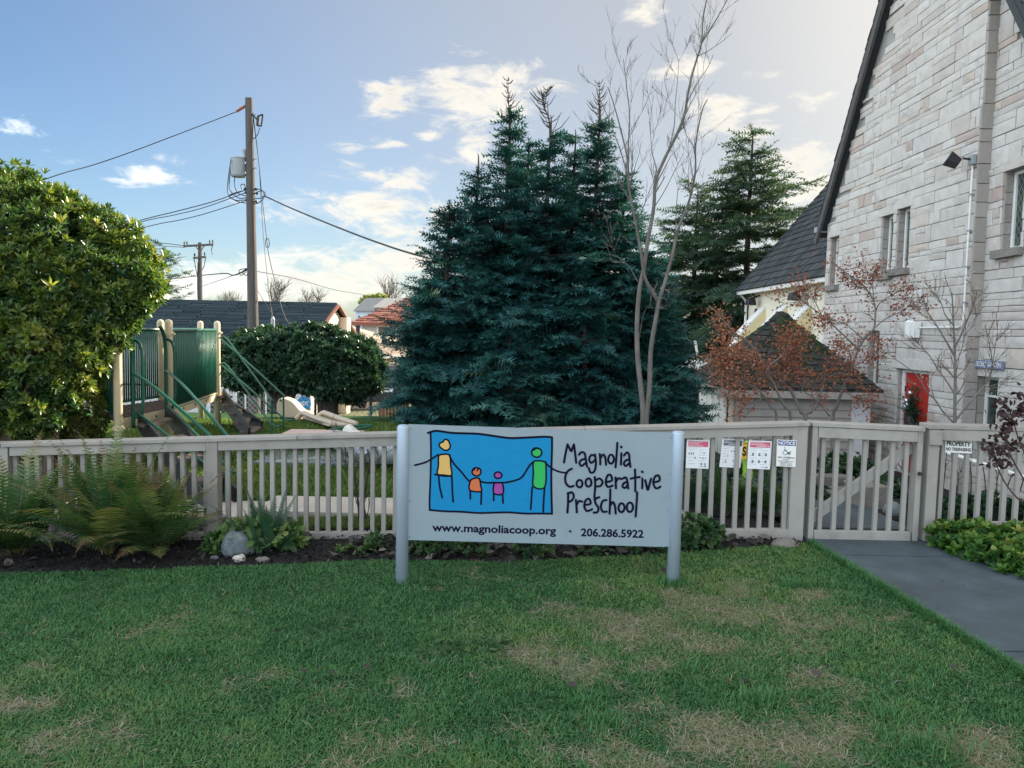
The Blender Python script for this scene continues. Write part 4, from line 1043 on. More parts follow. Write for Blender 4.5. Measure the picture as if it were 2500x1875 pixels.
# things fixed to the church wall
zf = P(2330, 395, 13.3).z
fl = thing('floodlight', 'square black floodlight on an arm high on the stone wall', 'floodlight', (XW - .02, 13.15, zf))
mb = MB(); mb.box((XW - .09, 13.02, zf - .09), (XW - .02, 13.16, zf + .07)); mb.build('junction_box', M['grey_metal'], fl, bevel=.006)
mb = MB(); mb.tube([(XW - .09, 13.09, zf), (XW - .20, 13.12, zf + .02)], .018, 8); mb.build('arm', M['black_metal'], fl)
R = (Matrix.Rotation(.55, 3, 'Y') @ Matrix.Rotation(-.3, 3, 'Z')) * .8; c = Vector((XW - .33, 13.16, zf - .02))
mb = MB(); pts = [Vector(p) for p in ((-.13, -.16, -.11), (.12, -.13, -.08), (.12, .13, -.08), (-.13, .16, -.11), (-.13, -.16, .11), (.12, -.11, .07), (.12, .11, .07), (-.13, .16, .11))]
mb.hexa([c + R @ p for p in pts]); mb.build('housing', M['black_metal'], fl, bevel=.008)
mb = MB(); pts = [Vector(p) for p in ((-.137, -.14, -.09), (-.131, -.14, -.09), (-.131, .14, -.09), (-.137, .14, -.09), (-.137, -.14, .09), (-.131, -.14, .09), (-.131, .14, .09), (-.137, .14, .09))]
mb.hexa([c + R @ p for p in pts]); mb.build('lens', M['glass'], fl)
zb2 = P(2320, 798, 13.3).z
cd = thing('conduit', 'thin white conduit pipe running down the stone wall from the floodlight', 'pipe', (XW - .03, 13.09, zb2))
yb2 = wallY(2262)
mb = MB(); mb.tube(smooth3([(XW - .045, 13.09, zf - .09), (XW - .045, 13.09, zb2 + .3), (XW - .045, 13.10, zb2 + .08), (XW - .045, 13.2, zb2), (XW - .045, 13.5, zb2 - .005), (XW - .045, yb2, zb2 - .01)], 6), .016, 8); mb.build('tube', M['white'], cd, smooth=True)
for z in np.arange(zb2 + .4, zf - .2, .6):
    mb = MB(); mb.box((XW - .068, 13.06, z), (XW - .0, 13.125, z + .025)); mb.build('clip', M['grey_metal'], cd)
eb = thing('electric_box', 'pair of white electrical boxes on the stone wall at the end of the conduit', 'electrical box', (XW - .1, yb2, zb2 - .15))
mb = MB(); mb.box((XW - .14, yb2, zb2 - .2), (XW - .015, yb2 + .14, zb2 + .1)); mb.build('box', M['white'], eb, bevel=.008)
mb = MB(); mb.tube([(XW - .09, yb2 + .26, zb2 - .2), (XW - .09, yb2 + .26, zb2 + .1), (XW - .09, yb2 + .26, zb2 + .13)], [.085, .095, .06], 16); mb.build('round_housing', M['white'], eb)
a, b, c_ = P(2388, 882, 12.6), P(2474, 884, 12.0), P(2389, 899, 12.6)
ya, yb = wallY(2388, XN), wallY(2474, XN); zt, zb3 = P(2431, 882, 12.2).z, P(2431, 903, 12.2).z
t = thing('garden_name_board', 'narrow slate blue board lettered the secret garden above the lower window', 'sign', (XN - .03, (ya + yb) / 2, zb3))
mb = MB(); mb.box((XN - .05, yb, zb3), (XN - .015, ya, zt)); mb.build('board', M['secret'], t, bevel=.004)
Bd = Board((XN - .051, ya, zb3), (0, -1, 0), (0, 0, 1)); mb = MB(); Bd.text(mb, 'THE SECRET GARDEN', .04, .035, .082, ya - yb - .08, .012, .002); mb.build('lettering', M['white_ink'], t)

# wreath hanging on the red door
wy, wz = (DOOR[0] + DOOR[1]) / 2 + .02, P(2250, 1000, 14.2).z
wr = thing('wreath', 'evergreen door swag with silver baubles hanging on the red door', 'wreath', (XW + .1, wy, wz))
k = 260; a = RNG.uniform(0, 2 * PI, k); r = np.abs(RNG.normal(0, .15, k))
pos = np.stack([XW + .05 + RNG.normal(0, .03, k), wy + r * np.cos(a), wz + 1.5 * r * np.sin(a) - .05], 1)
tv = np.array([[-.012, 0, 0], [.012, 0, 0], [0, .13, .0]]); tf = np.array([[0, 1, 2]])
d = np.stack([RNG.normal(-.3, .4, k), np.cos(a) + RNG.normal(0, .5, k), np.sin(a) + RNG.normal(-.2, .5, k)], 1)
V, F, T = scatter(tv, tf, pos, basis_y(d, RNG.normal(0, 1, (k, 3))), np.full(k, 1.3), RNG.uniform(0, .8, k)); np_mesh('foliage', V, F, M['ball'], wr, T)
for dy_, dz_, r in ((.14, .10, .055), (.16, -.02, .06), (.02, .26, .05), (.1, .02, .05)):
    mb = MB(); mb.lathe((XW + .0, wy + dy_, wz + dz_), [(.005, -r), (r * .7, -r * .7), (r, 0), (r * .7, r * .7), (.005, r)], 12); mb.build('bauble', M['silver_ball'], wr, smooth=True)
mb = MB(); mb.lathe((XW + .01, wy - .01, wz - .32), [(.05, -.22), (.08, -.1), (.085, .05), (.05, .14)], 12); mb.build('dark_ribbon', M['wire'], wr, smooth=True)

# handrail down the steps in front of the church
hr = thing('handrail', 'white metal handrail slanting down behind the right hand fence', 'handrail', P(2380, 1300, 7.6))
A, Bp = P(2250, 1085, 8.6), P(2500, 1165, 6.7)
mb = MB(); mb.tube([A, Bp, Bp + Vector((.5, -.25, -.1))], .02, 8); mb.build('rail', M['white'], hr)
for t_ in (.1, .62):
    p = A.lerp(Bp, t_); mb = MB(); mb.tube([(p.x, p.y, g(p.x, p.y) - .05), p], .016, 8); mb.build('post', M['black_metal'], hr)

# ------------------------------------------------------------------ the yellow nave behind
XV = 8.3
nave = thing('church_nave', 'low yellow stucco church nave with buttresses and slate roof beyond the stone gable', 'church', (XV, 24, g(XV, 24)))
NY0, NY1 = XV * 10 / P(2003, 600, 10).x - 1.6, XV * 10 / P(1830, 700, 10).x
ez = P(1830, 690, NY1).z
mb = MB(); mb.box((XV, NY0, -3), (13, NY1, ez)); mb.prism([(XV, NY1 - .3, ez), (17.6, NY1 - .3, ez), ((XV + 17.6) / 2, NY1 - .3, ez + 5.7)][::-1], (0, .29, 0)); mb.build('wall', M['stucco_w'], nave)
RS = 1.23
def np_(x, y, up=0): return Vector((x, y, ez + (x - XV) * RS + up))
nR = Vector((-RS, 0, 1)).normalized()
xr = (XV + 17.6) / 2
mb = MB(); mb.prism([np_(XV - .28, NY1 + .25), np_(xr, NY1 + .25), np_(xr, NY1 + .25) + nR * .12, np_(XV - .28, NY1 + .25) + nR * .12], (0, NY0 - NY1 - .25, 0)); nroof = mb.build('roof', M['slate'], nave)
mb = MB(); s_ = 0; LR = (xr - XV + .28) * math.sqrt(1 + RS * RS)
while s_ < LR - .3:
    x = XV - .32 + s_ / math.sqrt(1 + RS * RS); x2 = x + .44 / math.sqrt(1 + RS * RS); y = NY0 + random.uniform(-.3, 0)
    while y < NY1 + .28:
        w = random.uniform(.26, .42); y2 = min(y + w, NY1 + .28); lift = random.uniform(.0, .02)
        if y2 - y > .08:
            p = [np_(x, y + .008) + nR * (.165 + lift), np_(x2, y + .008) + nR * (.128 + lift * .3), np_(x2, y + .008) + nR * .122, np_(x, y + .008) + nR * .122]
            mb.prism(p, (0, y2 - y - .016, 0))
        y += w
    s_ += .30
mb.build('slates', M['slate'], nroof, k='stuff')
mb = MB(); mb.box((XV - .38, NY0, ez - .44), (XV - .26, NY1 + .25, ez - .31)); mb.build('gutter', M['white'], nave, bevel=.01)
mb = MB(); mb.tube([(XV - .3, NY1 + .1, ez - .4), (XV - .08, NY1 + .06, ez - .65), (XV - .08, NY1 + .06, -2)], .045, 8); mb.build('downpipe', M['white'], nave)
for px, wd in ((1985, .5), (1925, .5), (1872, .5)):
    y = XV * 10 / P(px, 700, 10).x
    prof = [(XV, y, -3), (XV - 1.25, y, -3), (XV - 1.25, y, ez - 2.9), (XV - 1.05, y, ez - 2.55), (XV - .85, y, ez - 1.9), (XV, y, ez - .95)]
    mb = MB(); mb.prism([Vector(p) for p in prof][::-1], (0, wd, 0)); b_ = mb.build('buttress', M['stucco'], nave)
    mb = MB()
    for (a, b) in ((prof[2], prof[3]), (prof[3], prof[4]), (prof[4], prof[5])):
        A, Bp = Vector(a), Vector(b); nn = Vector((-(Bp.z - A.z), 0, Bp.x - A.x)).normalized() * .05
        mb.prism([A + nn * .04, Bp + nn * .04, Bp + nn, A + nn] , (0, wd + .06, 0))
    mb.build('coping', M['white'], b_)
for px in (1962, 1903, 1850):
    y = XV * 10 / P(px, 700, 10).x; z0, z1 = ez - 2.6, ez - .95
    pf = [(y - .17, z0), (y + .17, z0), (y + .17, z1 - .4), (y + .09, z1 - .12), (y, z1), (y - .09, z1 - .12), (y - .17, z1 - .4)]
    mb = MB(); mb.prism([Vector((XV - .012, a, b)) for a, b in pf], (.011, 0, 0)); wn = mb.build('window', M['glass'], nave)
    mb = MB()
    for (a, b) in zip(pf, pf[1:] + pf[:1]): mb.beam((XV - .03, a[0], a[1]), (XV - .03, b[0], b[1]), .05, .05, (1, 0, 0))
    mb.beam((XV - .03, y, z0), (XV - .03, y, z1), .035, .03, (1, 0, 0))
    for z in np.arange(z0 + .3, z1 - .4, .3): mb.beam((XV - .03, y - .17, z), (XV - .03, y + .17, z), .02, .03, (1, 0, 0))
    mb.build('tracery', M['black_metal'], wn)
for px, lab in ((1968, 'black wall lamp under the eave of the nave nearest the stone gable'), (1858, 'black wall lamp under the far end of the nave eave')):
    y = XV * 10 / P(px, 650, 10).x
    t = thing('wall_lamp', lab, 'lamp', (XV - .2, y, ez - .65)); mb = MB(); mb.beam((XV, y, ez - .5), (XV - .3, y, ez - .62), .06, .06); mb.build('arm', M['black_metal'], t)
    mb = MB(); mb.hexa([Vector((XV - .3 + a, y + b, ez - .72 + c)) for a, b, c in ((-.15, -.2, -.1), (.15, -.2, -.12), (.15, .2, -.12), (-.15, .2, -.1), (-.1, -.15, .12), (.12, -.15, .1), (.12, .15, .1), (-.1, .15, .12))]); mb.build('head', M['black_metal'], t, bevel=.02)

# ------------------------------------------------------------------ the taupe shed with the mossy hipped roof
SY = 15.3; sx0, sx1 = P(1798, 980, SY).x, P(2128, 980, SY).x
sz = P(1960, 955, SY).z; SD = 18.4
gz = g(5, SY) - .1
shed = thing('shed', 'taupe sided garden shed with a mossy slate hip roof beside the stone church', 'shed', (sx0, SY, gz))
mb = MB(); mb.box((sx0 + .02, SY + .02, gz), (sx1 - .02, SD, sz)); mb.build('wall', M['siding'], shed)
pl0 = None; z = gz
for i in range(int((sz - gz) / .155)):
    z0 = gz + i * .155
    mb = MB(); mb.hexa([(sx0 + .10, SY - .03, z0), (sx1 - .40, SY - .03, z0), (sx1 - .40, SY + .019, z0), (sx0 + .10, SY + .019, z0), (sx0 + .10, SY + .006, z0 + .165), (sx1 - .40, SY + .006, z0 + .165), (sx1 - .40, SY + .019, z0 + .165), (sx0 + .10, SY + .019, z0 + .165)]); mb.build('plank', M['siding'], shed)
    mb = MB(); mb.hexa([(sx0 - .012, SY + .10, z0), (sx0 + .019, SY + .10, z0), (sx0 + .019, SY + .55, z0), (sx0 - .012, SY + .55, z0), (sx0 + .006, SY + .10, z0 + .165), (sx0 + .019, SY + .10, z0 + .165), (sx0 + .019, SY + .55, z0 + .165), (sx0 + .006, SY + .55, z0 + .165)]); mb.build('plank', M['cream_siding'], shed)
mb = MB(); mb.box((sx0 - .02, SY - .022, gz), (sx0 + .098, SY + .098, sz)); mb.build('corner_board', M['siding'], shed, bevel=.004)
mb = MB(); mb.box((sx1 - .398, SY - .022, gz), (sx1 - .02, SY + .018, sz)); mb.build('side_panel', M['pale_grey'], shed, bevel=.004)
mb = MB(); mb.box((sx0 - .02, SY + .56, gz), (sx0 + .018, SY + .62, sz - .05)); mb.box((sx0 - .02, SD - .1, gz), (sx0 + .018, SD, sz - .05)); mb.box((sx0 - .02, SY + .62, sz - .15), (sx0 + .018, SD - .1, sz - .05)); mb.build('door_frame', M['black_metal'], shed)
sd_ = link(bpy.data.objects.new('door', None)); sd_.parent = shed; sd_.location = Vector((sx0, SY + .63, gz)) - shed.location
mb = MB(); mb.box((sx0 - .014, SY + .625, gz + .03), (sx0 + .016, SD - .102, sz - .152)); mb.build('leaf', M['white'], sd_)
for i in range(4):
    y0 = SY + .68 + i * .52
    for j_ in range(3):
        mb = MB(); mb.box((sx0 - .026, y0, gz + .12 + j_ * .5), (sx0 - .015, y0 + .4, gz + .52 + j_ * .5)); mb.build('panel', M['white'], sd_, bevel=.006)
    mb = MB(); mb.box((sx0 - .03, y0 + .05, sz - .32), (sx0 - .015, y0 + .09, sz - .17)); mb.build('hinge', M['black_metal'], sd_)
ov = .22
apex = P(1960, 772, SY + 1.4); apex0 = Vector((apex.x - .35, SY + 1.5, apex.z)); apex1 = Vector((apex.x - .35, SD - 1.3, apex.z + .05))
c00, c10, c11, c01 = Vector((sx0 - ov, SY - ov, sz + .04)), Vector((sx1 + ov - .1, SY - ov, sz + .04)), Vector((sx1 + ov - .1, SD + ov, sz + .04)), Vector((sx0 - ov, SD + ov, sz + .04))
mb = MB(); dn = Vector((0, 0, -.09))
mb.add([c00, c10, c11, c01, apex0, apex1] + [c + dn for c in (c00, c10, c11, c01)], [(0, 1, 4), (1, 2, 5, 4), (2, 3, 5), (3, 0, 4, 5), (9, 8, 7, 6), (0, 6, 7, 1), (1, 7, 8, 2), (2, 8, 9, 3), (3, 9, 6, 0)])
sroof = mb.build('roof', M['moss_slate'], shed)
mb = MB()
def shingle_face(mb, a, b, c, d, rows, w, lift, seed):
    """slates on the face a-b (eave) to d-c (top)"""
    r = random.Random(seed); n = (b - a).cross(d - a).normalized()
    if n.z < 0: n = -n
    for i in range(rows):
        t0, t1 = i / rows, min(1, (i + 1.35) / rows); e0, e1 = a.lerp(d, t0), b.lerp(c, t0); f0, f1 = a.lerp(d, t1), b.lerp(c, t1)
        m = max(1, int((e1 - e0).length / w)); cut = [0] + sorted((k + r.uniform(-.25, .25)) / m for k in range(1, m)) + [1]
        for u0, u1 in zip(cut[:-1], cut[1:]):
            h = lift * r.uniform(.6, 1.5); q = .03
            p0, p1 = e0.lerp(e1, u0 + q / m), e0.lerp(e1, u1 - q / m); q0_, q1_ = f0.lerp(f1, u0 + q / m), f0.lerp(f1, u1 - q / m)
            mb.add([p0 + n * h, p1 + n * h, q1_ + n * .006, q0_ + n * .006, p0, p1], [(0, 1, 2, 3), (4, 5, 1, 0), (4, 0, 3), (5, 2, 1)])
shingle_face(mb, c00, c10, apex0, apex0, 13, .22, .035, 1); shingle_face(mb, c01, c00, apex0, apex1, 13, .22, .035, 2); shingle_face(mb, c10, c11, apex1, apex0, 13, .22, .035, 3)
mb.build('slates', M['moss_slate'], sroof, k='stuff')
for t_ in np.linspace(0, 1, 5):
    p = apex0.lerp(apex1, t_); mb = MB(); mb.prism([p + Vector((-.2, -.14, -.14)), p + Vector((0, -.14, .06)), p + Vector((.2, -.14, -.14)), p + Vector((0, -.14, .01))], (0, .34, 0)); mb.build('ridge_tile', M['moss_slate'], sroof)
for a, b in ((c00, c10), (c01, c00)):
    mb = MB(); d_ = Vector((0, 0, -.10)); mb.beam(a + d_ + (b - a) * .005, b + d_ - (b - a) * .005, .04, .14); mb.build('fascia', M['siding'], shed)
k = 130; pos = []
for _ in range(k):
    u = random.random(); v = random.random() ** .7; p = c00.lerp(c10, u).lerp(apex0, v); pos.append((p.x, p.y, p.z + .04))
# moss cushions on the slates
tv = np.array([[math.cos(a) * .5, math.sin(a) * .5, 0] for a in np.arange(6) * PI / 3] + [[0, 0, .35]]); tf = np.array([[i, (i + 1) % 6, 6] for i in range(6)])
pos = np.array(pos); V, F, T = scatter(tv, tf, pos, basis_z(np.tile([[0, -.6, .8]], (k, 1)), RNG.uniform(0, 6, k)), RNG.uniform(.05, .2, k), RNG.uniform(0, .6, k)); mo = np_mesh('moss', V, F, M['moss'], sroof, T); kind(mo, 'stuff')

# the white roofed car port glimpsed beyond the shed
a = P(1640, 890, 26)
t = thing('carport', 'low carport with a pale sunlit roof glimpsed between the dark conifer and the shed', 'carport', (a.x, 26, g(a.x, 26)))
A, Bp, Cc, D = P(1600, 893, 26), P(1742, 893, 26), P(1752, 868, 31), P(1640, 868, 31)
mb = MB(); mb.prism([A, Bp, Cc, D], (0, 0, -.12)); mb.build('roof', M['white'], t)
for p in (A, Bp, Cc, D):
    mb = MB(); mb.box((p.x - .06, p.y - .06, g(p.x, p.y) - .2), (p.x + .06, p.y + .06, p.z - .121)); mb.build('post', M['white'], t)
p = P(1706, 880, 20); t = thing('standpipe', 'thin white leaning pipe beside the shed roof', 'pipe', (p.x, 20, g(p.x, 20)))
mb = MB(); mb.tube([(p.x + .1, 20, g(p.x, 20) - .1), P(1708, 895, 20), P(1697, 832, 20)], .035, 8); mb.build('pipe', M['white'], t)

# ------------------------------------------------------------------ the climbing frame
def up_to(px, py, Y): return P(px, py, Y)
pA, pB, pC, pD, pE, pF = [P(px, 800, Y) for px, Y in ((285, 8.1), (412, 9.3), (530, 11.6), (392, 10.2), (489, 12.5), (232, 9.0))]
ZT, ZD = 1.60, P(340, 1003, 8.9).z                     # post tops, deck height
play = thing('climbing_frame', 'small green and cream playground climbing frame with slatted barriers', 'playground', (pB.x, pB.y, g(pB.x, pB.y)))
def post(p, top, r=.045):
    z0 = g(p.x, p.y) - .1; H = top - z0
    mb = MB(); mb.lathe((p.x, p.y, z0), [(r, 0), (r, H - r), (r * .92, H - r * .6), (r * .7, H - r * .25), (r * .35, H - .004), (.004, H)], 16)
    o = mb.build('post', M['cream_post'], play, smooth=True)
    for z in (ZD - .12, top - .2):
        mb = MB(); mb.lathe((p.x, p.y, z), [(r + .002, 0), (r + .012, .003), (r + .012, .045), (r + .002, .048)], 16); mb.tube([(p.x + r, p.y - .01, z + .024), (p.x + r + .035, p.y - .015, z + .024)], .013, 8); mb.build('clamp', M['cream_post'], o)
for p, py in ((pA, 838), (pB, 784), (pC, 782), (pD, 782), (pE, 793), (pF, 845)): post(p, max(ZT, P(400, py, p.y).z) if py < 800 else ZT)
def barrier(a, b, z0, z1, n, ends=.06):
    a, b = Vector(a), Vector(b); d = (b - a); L = d.length; d.normalize(); a2, b2 = a + d * ends, b - d * ends
    t = link(bpy.data.objects.new('barrier', None)); t.parent = play; t.location = Vector((a2.x, a2.y, z0)) - play.location
    mb = MB()
    top = [Vector((p.x, p.y, z1)) for p in (a2, b2)]; bot = [Vector((p.x, p.y, z0)) for p in (a2, b2)]
    mb.tube([top[0] - d * .05, top[1] + d * .05], .021, 8); mb.build('rail', M['green_metal'], t); mb = MB(); mb.tube(bot, .018, 8); mb.build('rail', M['green_metal'], t)
    w = world_loc(t); first = None
    for i in range(n):
        p = a2.lerp(b2, (i + .5) / n)
        if first is None:
            mb = MB(); mb.tube([(0, 0, 0), (0, 0, z1 - z0)], .0105, 6); first = mb.build('bar', M['green_metal'], t, smooth=True, local=True); first.location = Vector((p.x, p.y, z0)) - w
        else: share(first, 'bar', t, Vector((p.x, p.y, z0)) - w)
zt_bar = P(470, 806, 10.4).z
barrier(pB, pC, P(425, 1000, 9.3).z, zt_bar, 31); barrier(pF, pA, ZD + .03, P(250, 895, 8.6).z, 11); barrier(pF, pD, ZD + .05, zt_bar, 27); barrier(pD, pE, ZD + .1, zt_bar, 30)
mb = MB(); mb.prism([Vector((p.x, p.y, ZD - .05)) for p in (pA, pB, pD, pF)], (0, 0, .045)); dk = mb.build('deck', M['deck'], play)
mb = MB()
for i in range(14):
    for k in range(9):
        u, v = (i + .5) / 14, (k + .5) / 9; c = pA.lerp(pB, u).lerp(pF.lerp(pD, u), v); mb.lathe((c.x, c.y, ZD - .004), [(.03, 0), (.03, .010), (.018, .012)], 6)
mb.build('tread_studs', M['deck'], dk, k='stuff')
mb = MB(); mb.prism([Vector((p.x, p.y, ZD - .03)) for p in (pB, pC, pE, pD)], (0, 0, .04)); mb.build('bridge_deck', M['deck'], play)
for a, b in ((pB, pC), (pA, pB)):
    d = (b - a); d.z = 0; d.normalize(); a2, b2 = a + d * .07, b - d * .07
    mb = MB(); mb.beam((a2.x, a2.y, ZD - .06), (b2.x, b2.y, ZD - .06), .03, .11); bm_ = mb.build('edge_beam', M['cream_post'], play)
    for t_ in (.2, .45, .7):
        c = a2.lerp(b2, t_); s_ = Vector((d.y, -d.x, 0)); c.z = ZD - .06; mb = MB(); mb.tube([c + s_ * .015, c + s_ * .026], .014, 8); mb.build('bolt', M['green_metal'], bm_)
# hooped grab rails at the head of the front stair
AB = (pB - pA); AB.z = 0; AB.normalize(); OUT = Vector((AB.y, -AB.x, 0))
s0 = pA + AB * .22; s1 = pB - AB * .20
foot = ground_at(575, 1206); 
for s_, fpx in ((s0, 548), (s1, 581)):
    # upright tube with a hoop and a sloping double hand rail
    f_ = P(fpx, 1195, 6.95)
    b0 = Vector((s_.x, s_.y, ZD)) + OUT * .05
    mb = MB(); mb.tube(smooth3([b0 + Vector((0, 0, -.12)), b0 + Vector((0, 0, .3)), b0 + Vector((0, 0, .72)), b0 + Vector((0, 0, .9)) - AB * .05, b0 + Vector((0, 0, .98)) - AB * .13], 5), .021, 8)
    mb.tube(smooth3([b0 + Vector((0, 0, .84)), b0 + OUT * .10 + Vector((0, 0, .74)), b0 + OUT * .11 + Vector((0, 0, .2)), b0 + OUT * .07 + Vector((0, 0, .02)), b0], 5), .018, 8); mb.build('grab_rail', M['green_metal'], play, smooth=True)
    hd = Vector((f_.x - b0.x, f_.y - b0.y, 0)); hn = hd.normalized()
    top = b0 + Vector((0, 0, .46))
    knee = Vector((f_.x, f_.y, g(f_.x, f_.y) + .50)); low = Vector((f_.x, f_.y, g(f_.x, f_.y) + .10))
    mb = MB(); mb.tube(smooth3([top, top + hn * .14 + Vector((0, 0, -.01)), top.lerp(knee, .35) + Vector((0, 0, .05)), knee, knee + hn * .03 - Vector((0, 0, .06)), low + hn * .03, low - hn * .08 - Vector((0, 0, .08)), low - hn * .35 + Vector((0, 0, .02))], 5), .0155, 8); mb.build('hand_rail', M['green_metal'], play, smooth=True)
    mid = b0 + Vector((0, 0, .03)); mb = MB(); mb.tube([mid + hn * .1 + Vector((0, 0, .02)), low + Vector((0, 0, .16)) - hn * .1], .014, 8); mb.build('hand_rail', M['green_metal'], play, smooth=True)
f0, f1 = P(500, 1270, 6.75), P(575, 1270, 6.95)
tA, tB = pA + AB * .28, pB - AB * .24
for a, b in ((tA, f0), (tB, f1)):
    a3, b3 = Vector((a.x, a.y, ZD - .04)) + OUT * .08, Vector((b.x, b.y, g(b.x, b.y) + .04)); mb = MB(); mb.beam(a3, b3, .025, .20); mb.build('stringer', M['black_metal'], play)
for i in range(4):
    t_ = (i + .7) / 4.4; a3 = Vector((tA.x, tA.y, ZD)).lerp(Vector((f0.x, f0.y, 0)), t_); b3 = Vector((tB.x, tB.y, ZD)).lerp(Vector((f1.x, f1.y, 0)), t_); d = Vector((f0.x - tA.x, f0.y - tA.y, 0)).normalized() * .11
    mb = MB(); mb.prism([a3 - d, a3 + d, b3 + d, b3 - d], (0, 0, .03)); mb.build('step', M['deck'], play)
# second stair at the far right, with four rails a side going down to the mat
T0, T1 = pC + Vector((.08, .0, 0)), pE + Vector((.10, 0, 0))
L0, L1 = P(660, 1050, 10.6), P(688, 1050, 11.3)
for a, b, hs in ((T0, L0, (.82, .42)), (T1, L1, (.92, .5))):
    for i, h in enumerate(hs):
        p0 = Vector((a.x, a.y, ZD + h)); p3 = Vector((b.x, b.y, g(b.x, b.y) + .50 - i * .34 + .05)); hn = Vector((p3.x - p0.x, p3.y - p0.y, 0)).normalized()
        pts = [p0 - hn * .05, p0 + hn * .12, p0.lerp(p3, .5) + Vector((0, 0, .04)), p3]
        pts += [p3 + hn * .04 - Vector((0, 0, .07)), Vector((p3.x, p3.y, g(b.x, b.y))) + hn * .04] if i == 0 else [p3 + hn * .25 - Vector((0, 0, .03)), p3 + hn * .30]
        mb = MB(); mb.tube(smooth3(pts, 5), .013, 8); mb.build('hand_rail', M['green_metal'], play, smooth=True)
    a3, b3 = Vector((a.x, a.y, ZD - .06)), Vector((b.x - .3, b.y, g(b.x, b.y) + .02)); mb = MB(); mb.beam(a3, b3, .03, .24); mb.build('stringer', M['black_metal'], play)
for i in range(5):
    t_ = (i + .6) / 5; a3 = Vector((T0.x, T0.y, ZD)).lerp(Vector((L0.x - .3, L0.y, 0)), t_); b3 = Vector((T1.x, T1.y, ZD)).lerp(Vector((L1.x - .3, L1.y, 0)), t_)
    mb = MB(); mb.beam(a3, b3, .2, .03); mb.build('step', M['deck'], play)

# ------------------------------------------------------------------ plastic toys in the yard
def sheetpoly(mb, a, b, width_vec, t):
    a, b, w = Vector(a), Vector(b), Vector(width_vec); n = (b - a).cross(w).normalized() * t
    mb.hexa([a, a + w, b + w, b, a + n, a + w + n, b + w + n, b + n])
p0, p1 = P(738, 1022, 12.6), P(800, 1056, 11.4); p1.z = g(p1.x, p1.y) + .06
t = thing('toy_slide', 'cream plastic toddler slide lying in the sun beyond the fence', 'toy slide', (p1.x, p1.y, g(p1.x, p1.y)))
w = Vector((.30, .14, 0)); mb = MB(); sheetpoly(mb, p0, p1, w, .03); mb.build('chute', M['plastic'], t, bevel=.01)
for s_ in (Vector((0, 0, 0)), w):
    mb = MB(); prof = smooth3([p0 + s_ + Vector((-.1, 0, -.02)), p0 + s_ + Vector((0, 0, .08)), p0.lerp(p1, .15) + s_ + Vector((0, 0, .09)), p0.lerp(p1, .6) + s_ + Vector((0, 0, .07)), p1 + s_ + Vector((.1, 0, .03))], 5); mb.tube(prof, .045, 8); mb.build('side_rail', M['plastic'], t, smooth=True)
mb = MB(); mb.box((p0.x - .12, p0.y, g(p0.x, p0.y)), (p0.x + .3, p0.y + .25, p0.z)); mb.build('ladder_base', M['plastic'], t, bevel=.03)
a = P(694, 1030, 12.9)
t = thing('toy_rocker', 'small cream plastic rocker beside the stair rail foot', 'toy', (a.x, a.y, g(a.x, a.y)))
mb = MB(); z = g(a.x, a.y); pr = smooth2([(-.12, 0), (-.13, .22), (-.06, .33), (.12, .28), (.28, .12), (.42, .08), (.42, 0)], 4); mb.prism([Vector((a.x + x, a.y, z + zz)) for x, zz in pr], (0, .3, 0)); mb.build('body', M['plastic'], t, bevel=.02)
mb = MB(); mb.tube([(a.x - .05, a.y - .05, z + .3), (a.x - .05, a.y + .35, z + .3)], .02, 8); mb.build('handle', M['green_metal'], t)
a = P(800, 1082, 9.6); z = g(a.x, a.y)
t = thing('toy_table', 'low pinkish plastic play table seen over and through the fence', 'table', (a.x, a.y, z))
mb = MB(); mb.box((a.x - .55, a.y - .3, z + .16), (a.x + .42, a.y + .3, z + .22)); mb.build('tabletop', M['plastic_pink'], t, bevel=.02)
for sx, sy in ((-.48, -.24), (.35, -.24), (-.48, .24), (.35, .24)):
    mb = MB(); mb.lathe((a.x + sx, a.y + sy, z), [(.04, 0), (.05, .16)], 10); mb.build('leg', M['plastic_pink'], t)
a = P(880, 1052, 9.7); z = g(a.x, a.y)
t = thing('hula_hoop', 'green hoop leaning on a white toy bench behind the fence', 'hoop', (a.x, a.y, z)); mb = MB()
mb.tube(smooth3([P(770, 1062, 9.8), P(820, 1046, 9.9), P(870, 1040, 10.0), P(905, 1038, 10.1), P(895, 1043, 10.0), P(840, 1052, 9.8), P(778, 1066, 9.7)], 5), .018, 8); mb.build('ring', M['green_metal'], t, smooth=True)
a = P(850, 1050, 9.4); z = g(a.x, a.y)
t = thing('toy_bench', 'small white plastic toy bench with rounded end behind the fence', 'toy', (a.x, a.y, z)); mb = MB(); pr = smooth2([(-.06, 0), (-.08, .22), (-.03, .33), (.1, .24), (.25, .20), (.32, .23), (.36, .16), (.36, 0)], 4)
mb.prism([Vector((a.x + x, a.y, z + zz * 1.02)) for x, zz in pr], (0, .22, 0)); mb.build('body', M['white'], t, bevel=.015); mb = MB(); mb.tube([(a.x - .02, a.y - .04, z + .2), (a.x - .02, a.y + .26, z + .2)], .02, 8); mb.build('handle', M['pink'], t)
a = P(944, 1118, 8.6); z = g(a.x, a.y)
t = thing('toy_boat', 'pale grey plastic rocking boat toy behind the fence near the sign', 'toy', (a.x, a.y, z))
mb = MB(); rows = []
for i in range(9):
    u = -1 + i / 4; hw = .26 * math.sqrt(max(.02, 1 - (abs(u) ** 2.4) * .97)); zz = .05 + .17 * u * u; rows.append((a.x + u * .62, hw, zz))
vs = []
for x, hw, zz in rows: vs += [(x, a.y - hw, z + .28 + zz * .5), (x, a.y - hw * .6, z + zz), (x, a.y + hw * .6, z + zz), (x, a.y + hw, z + .28 + zz * .5)]
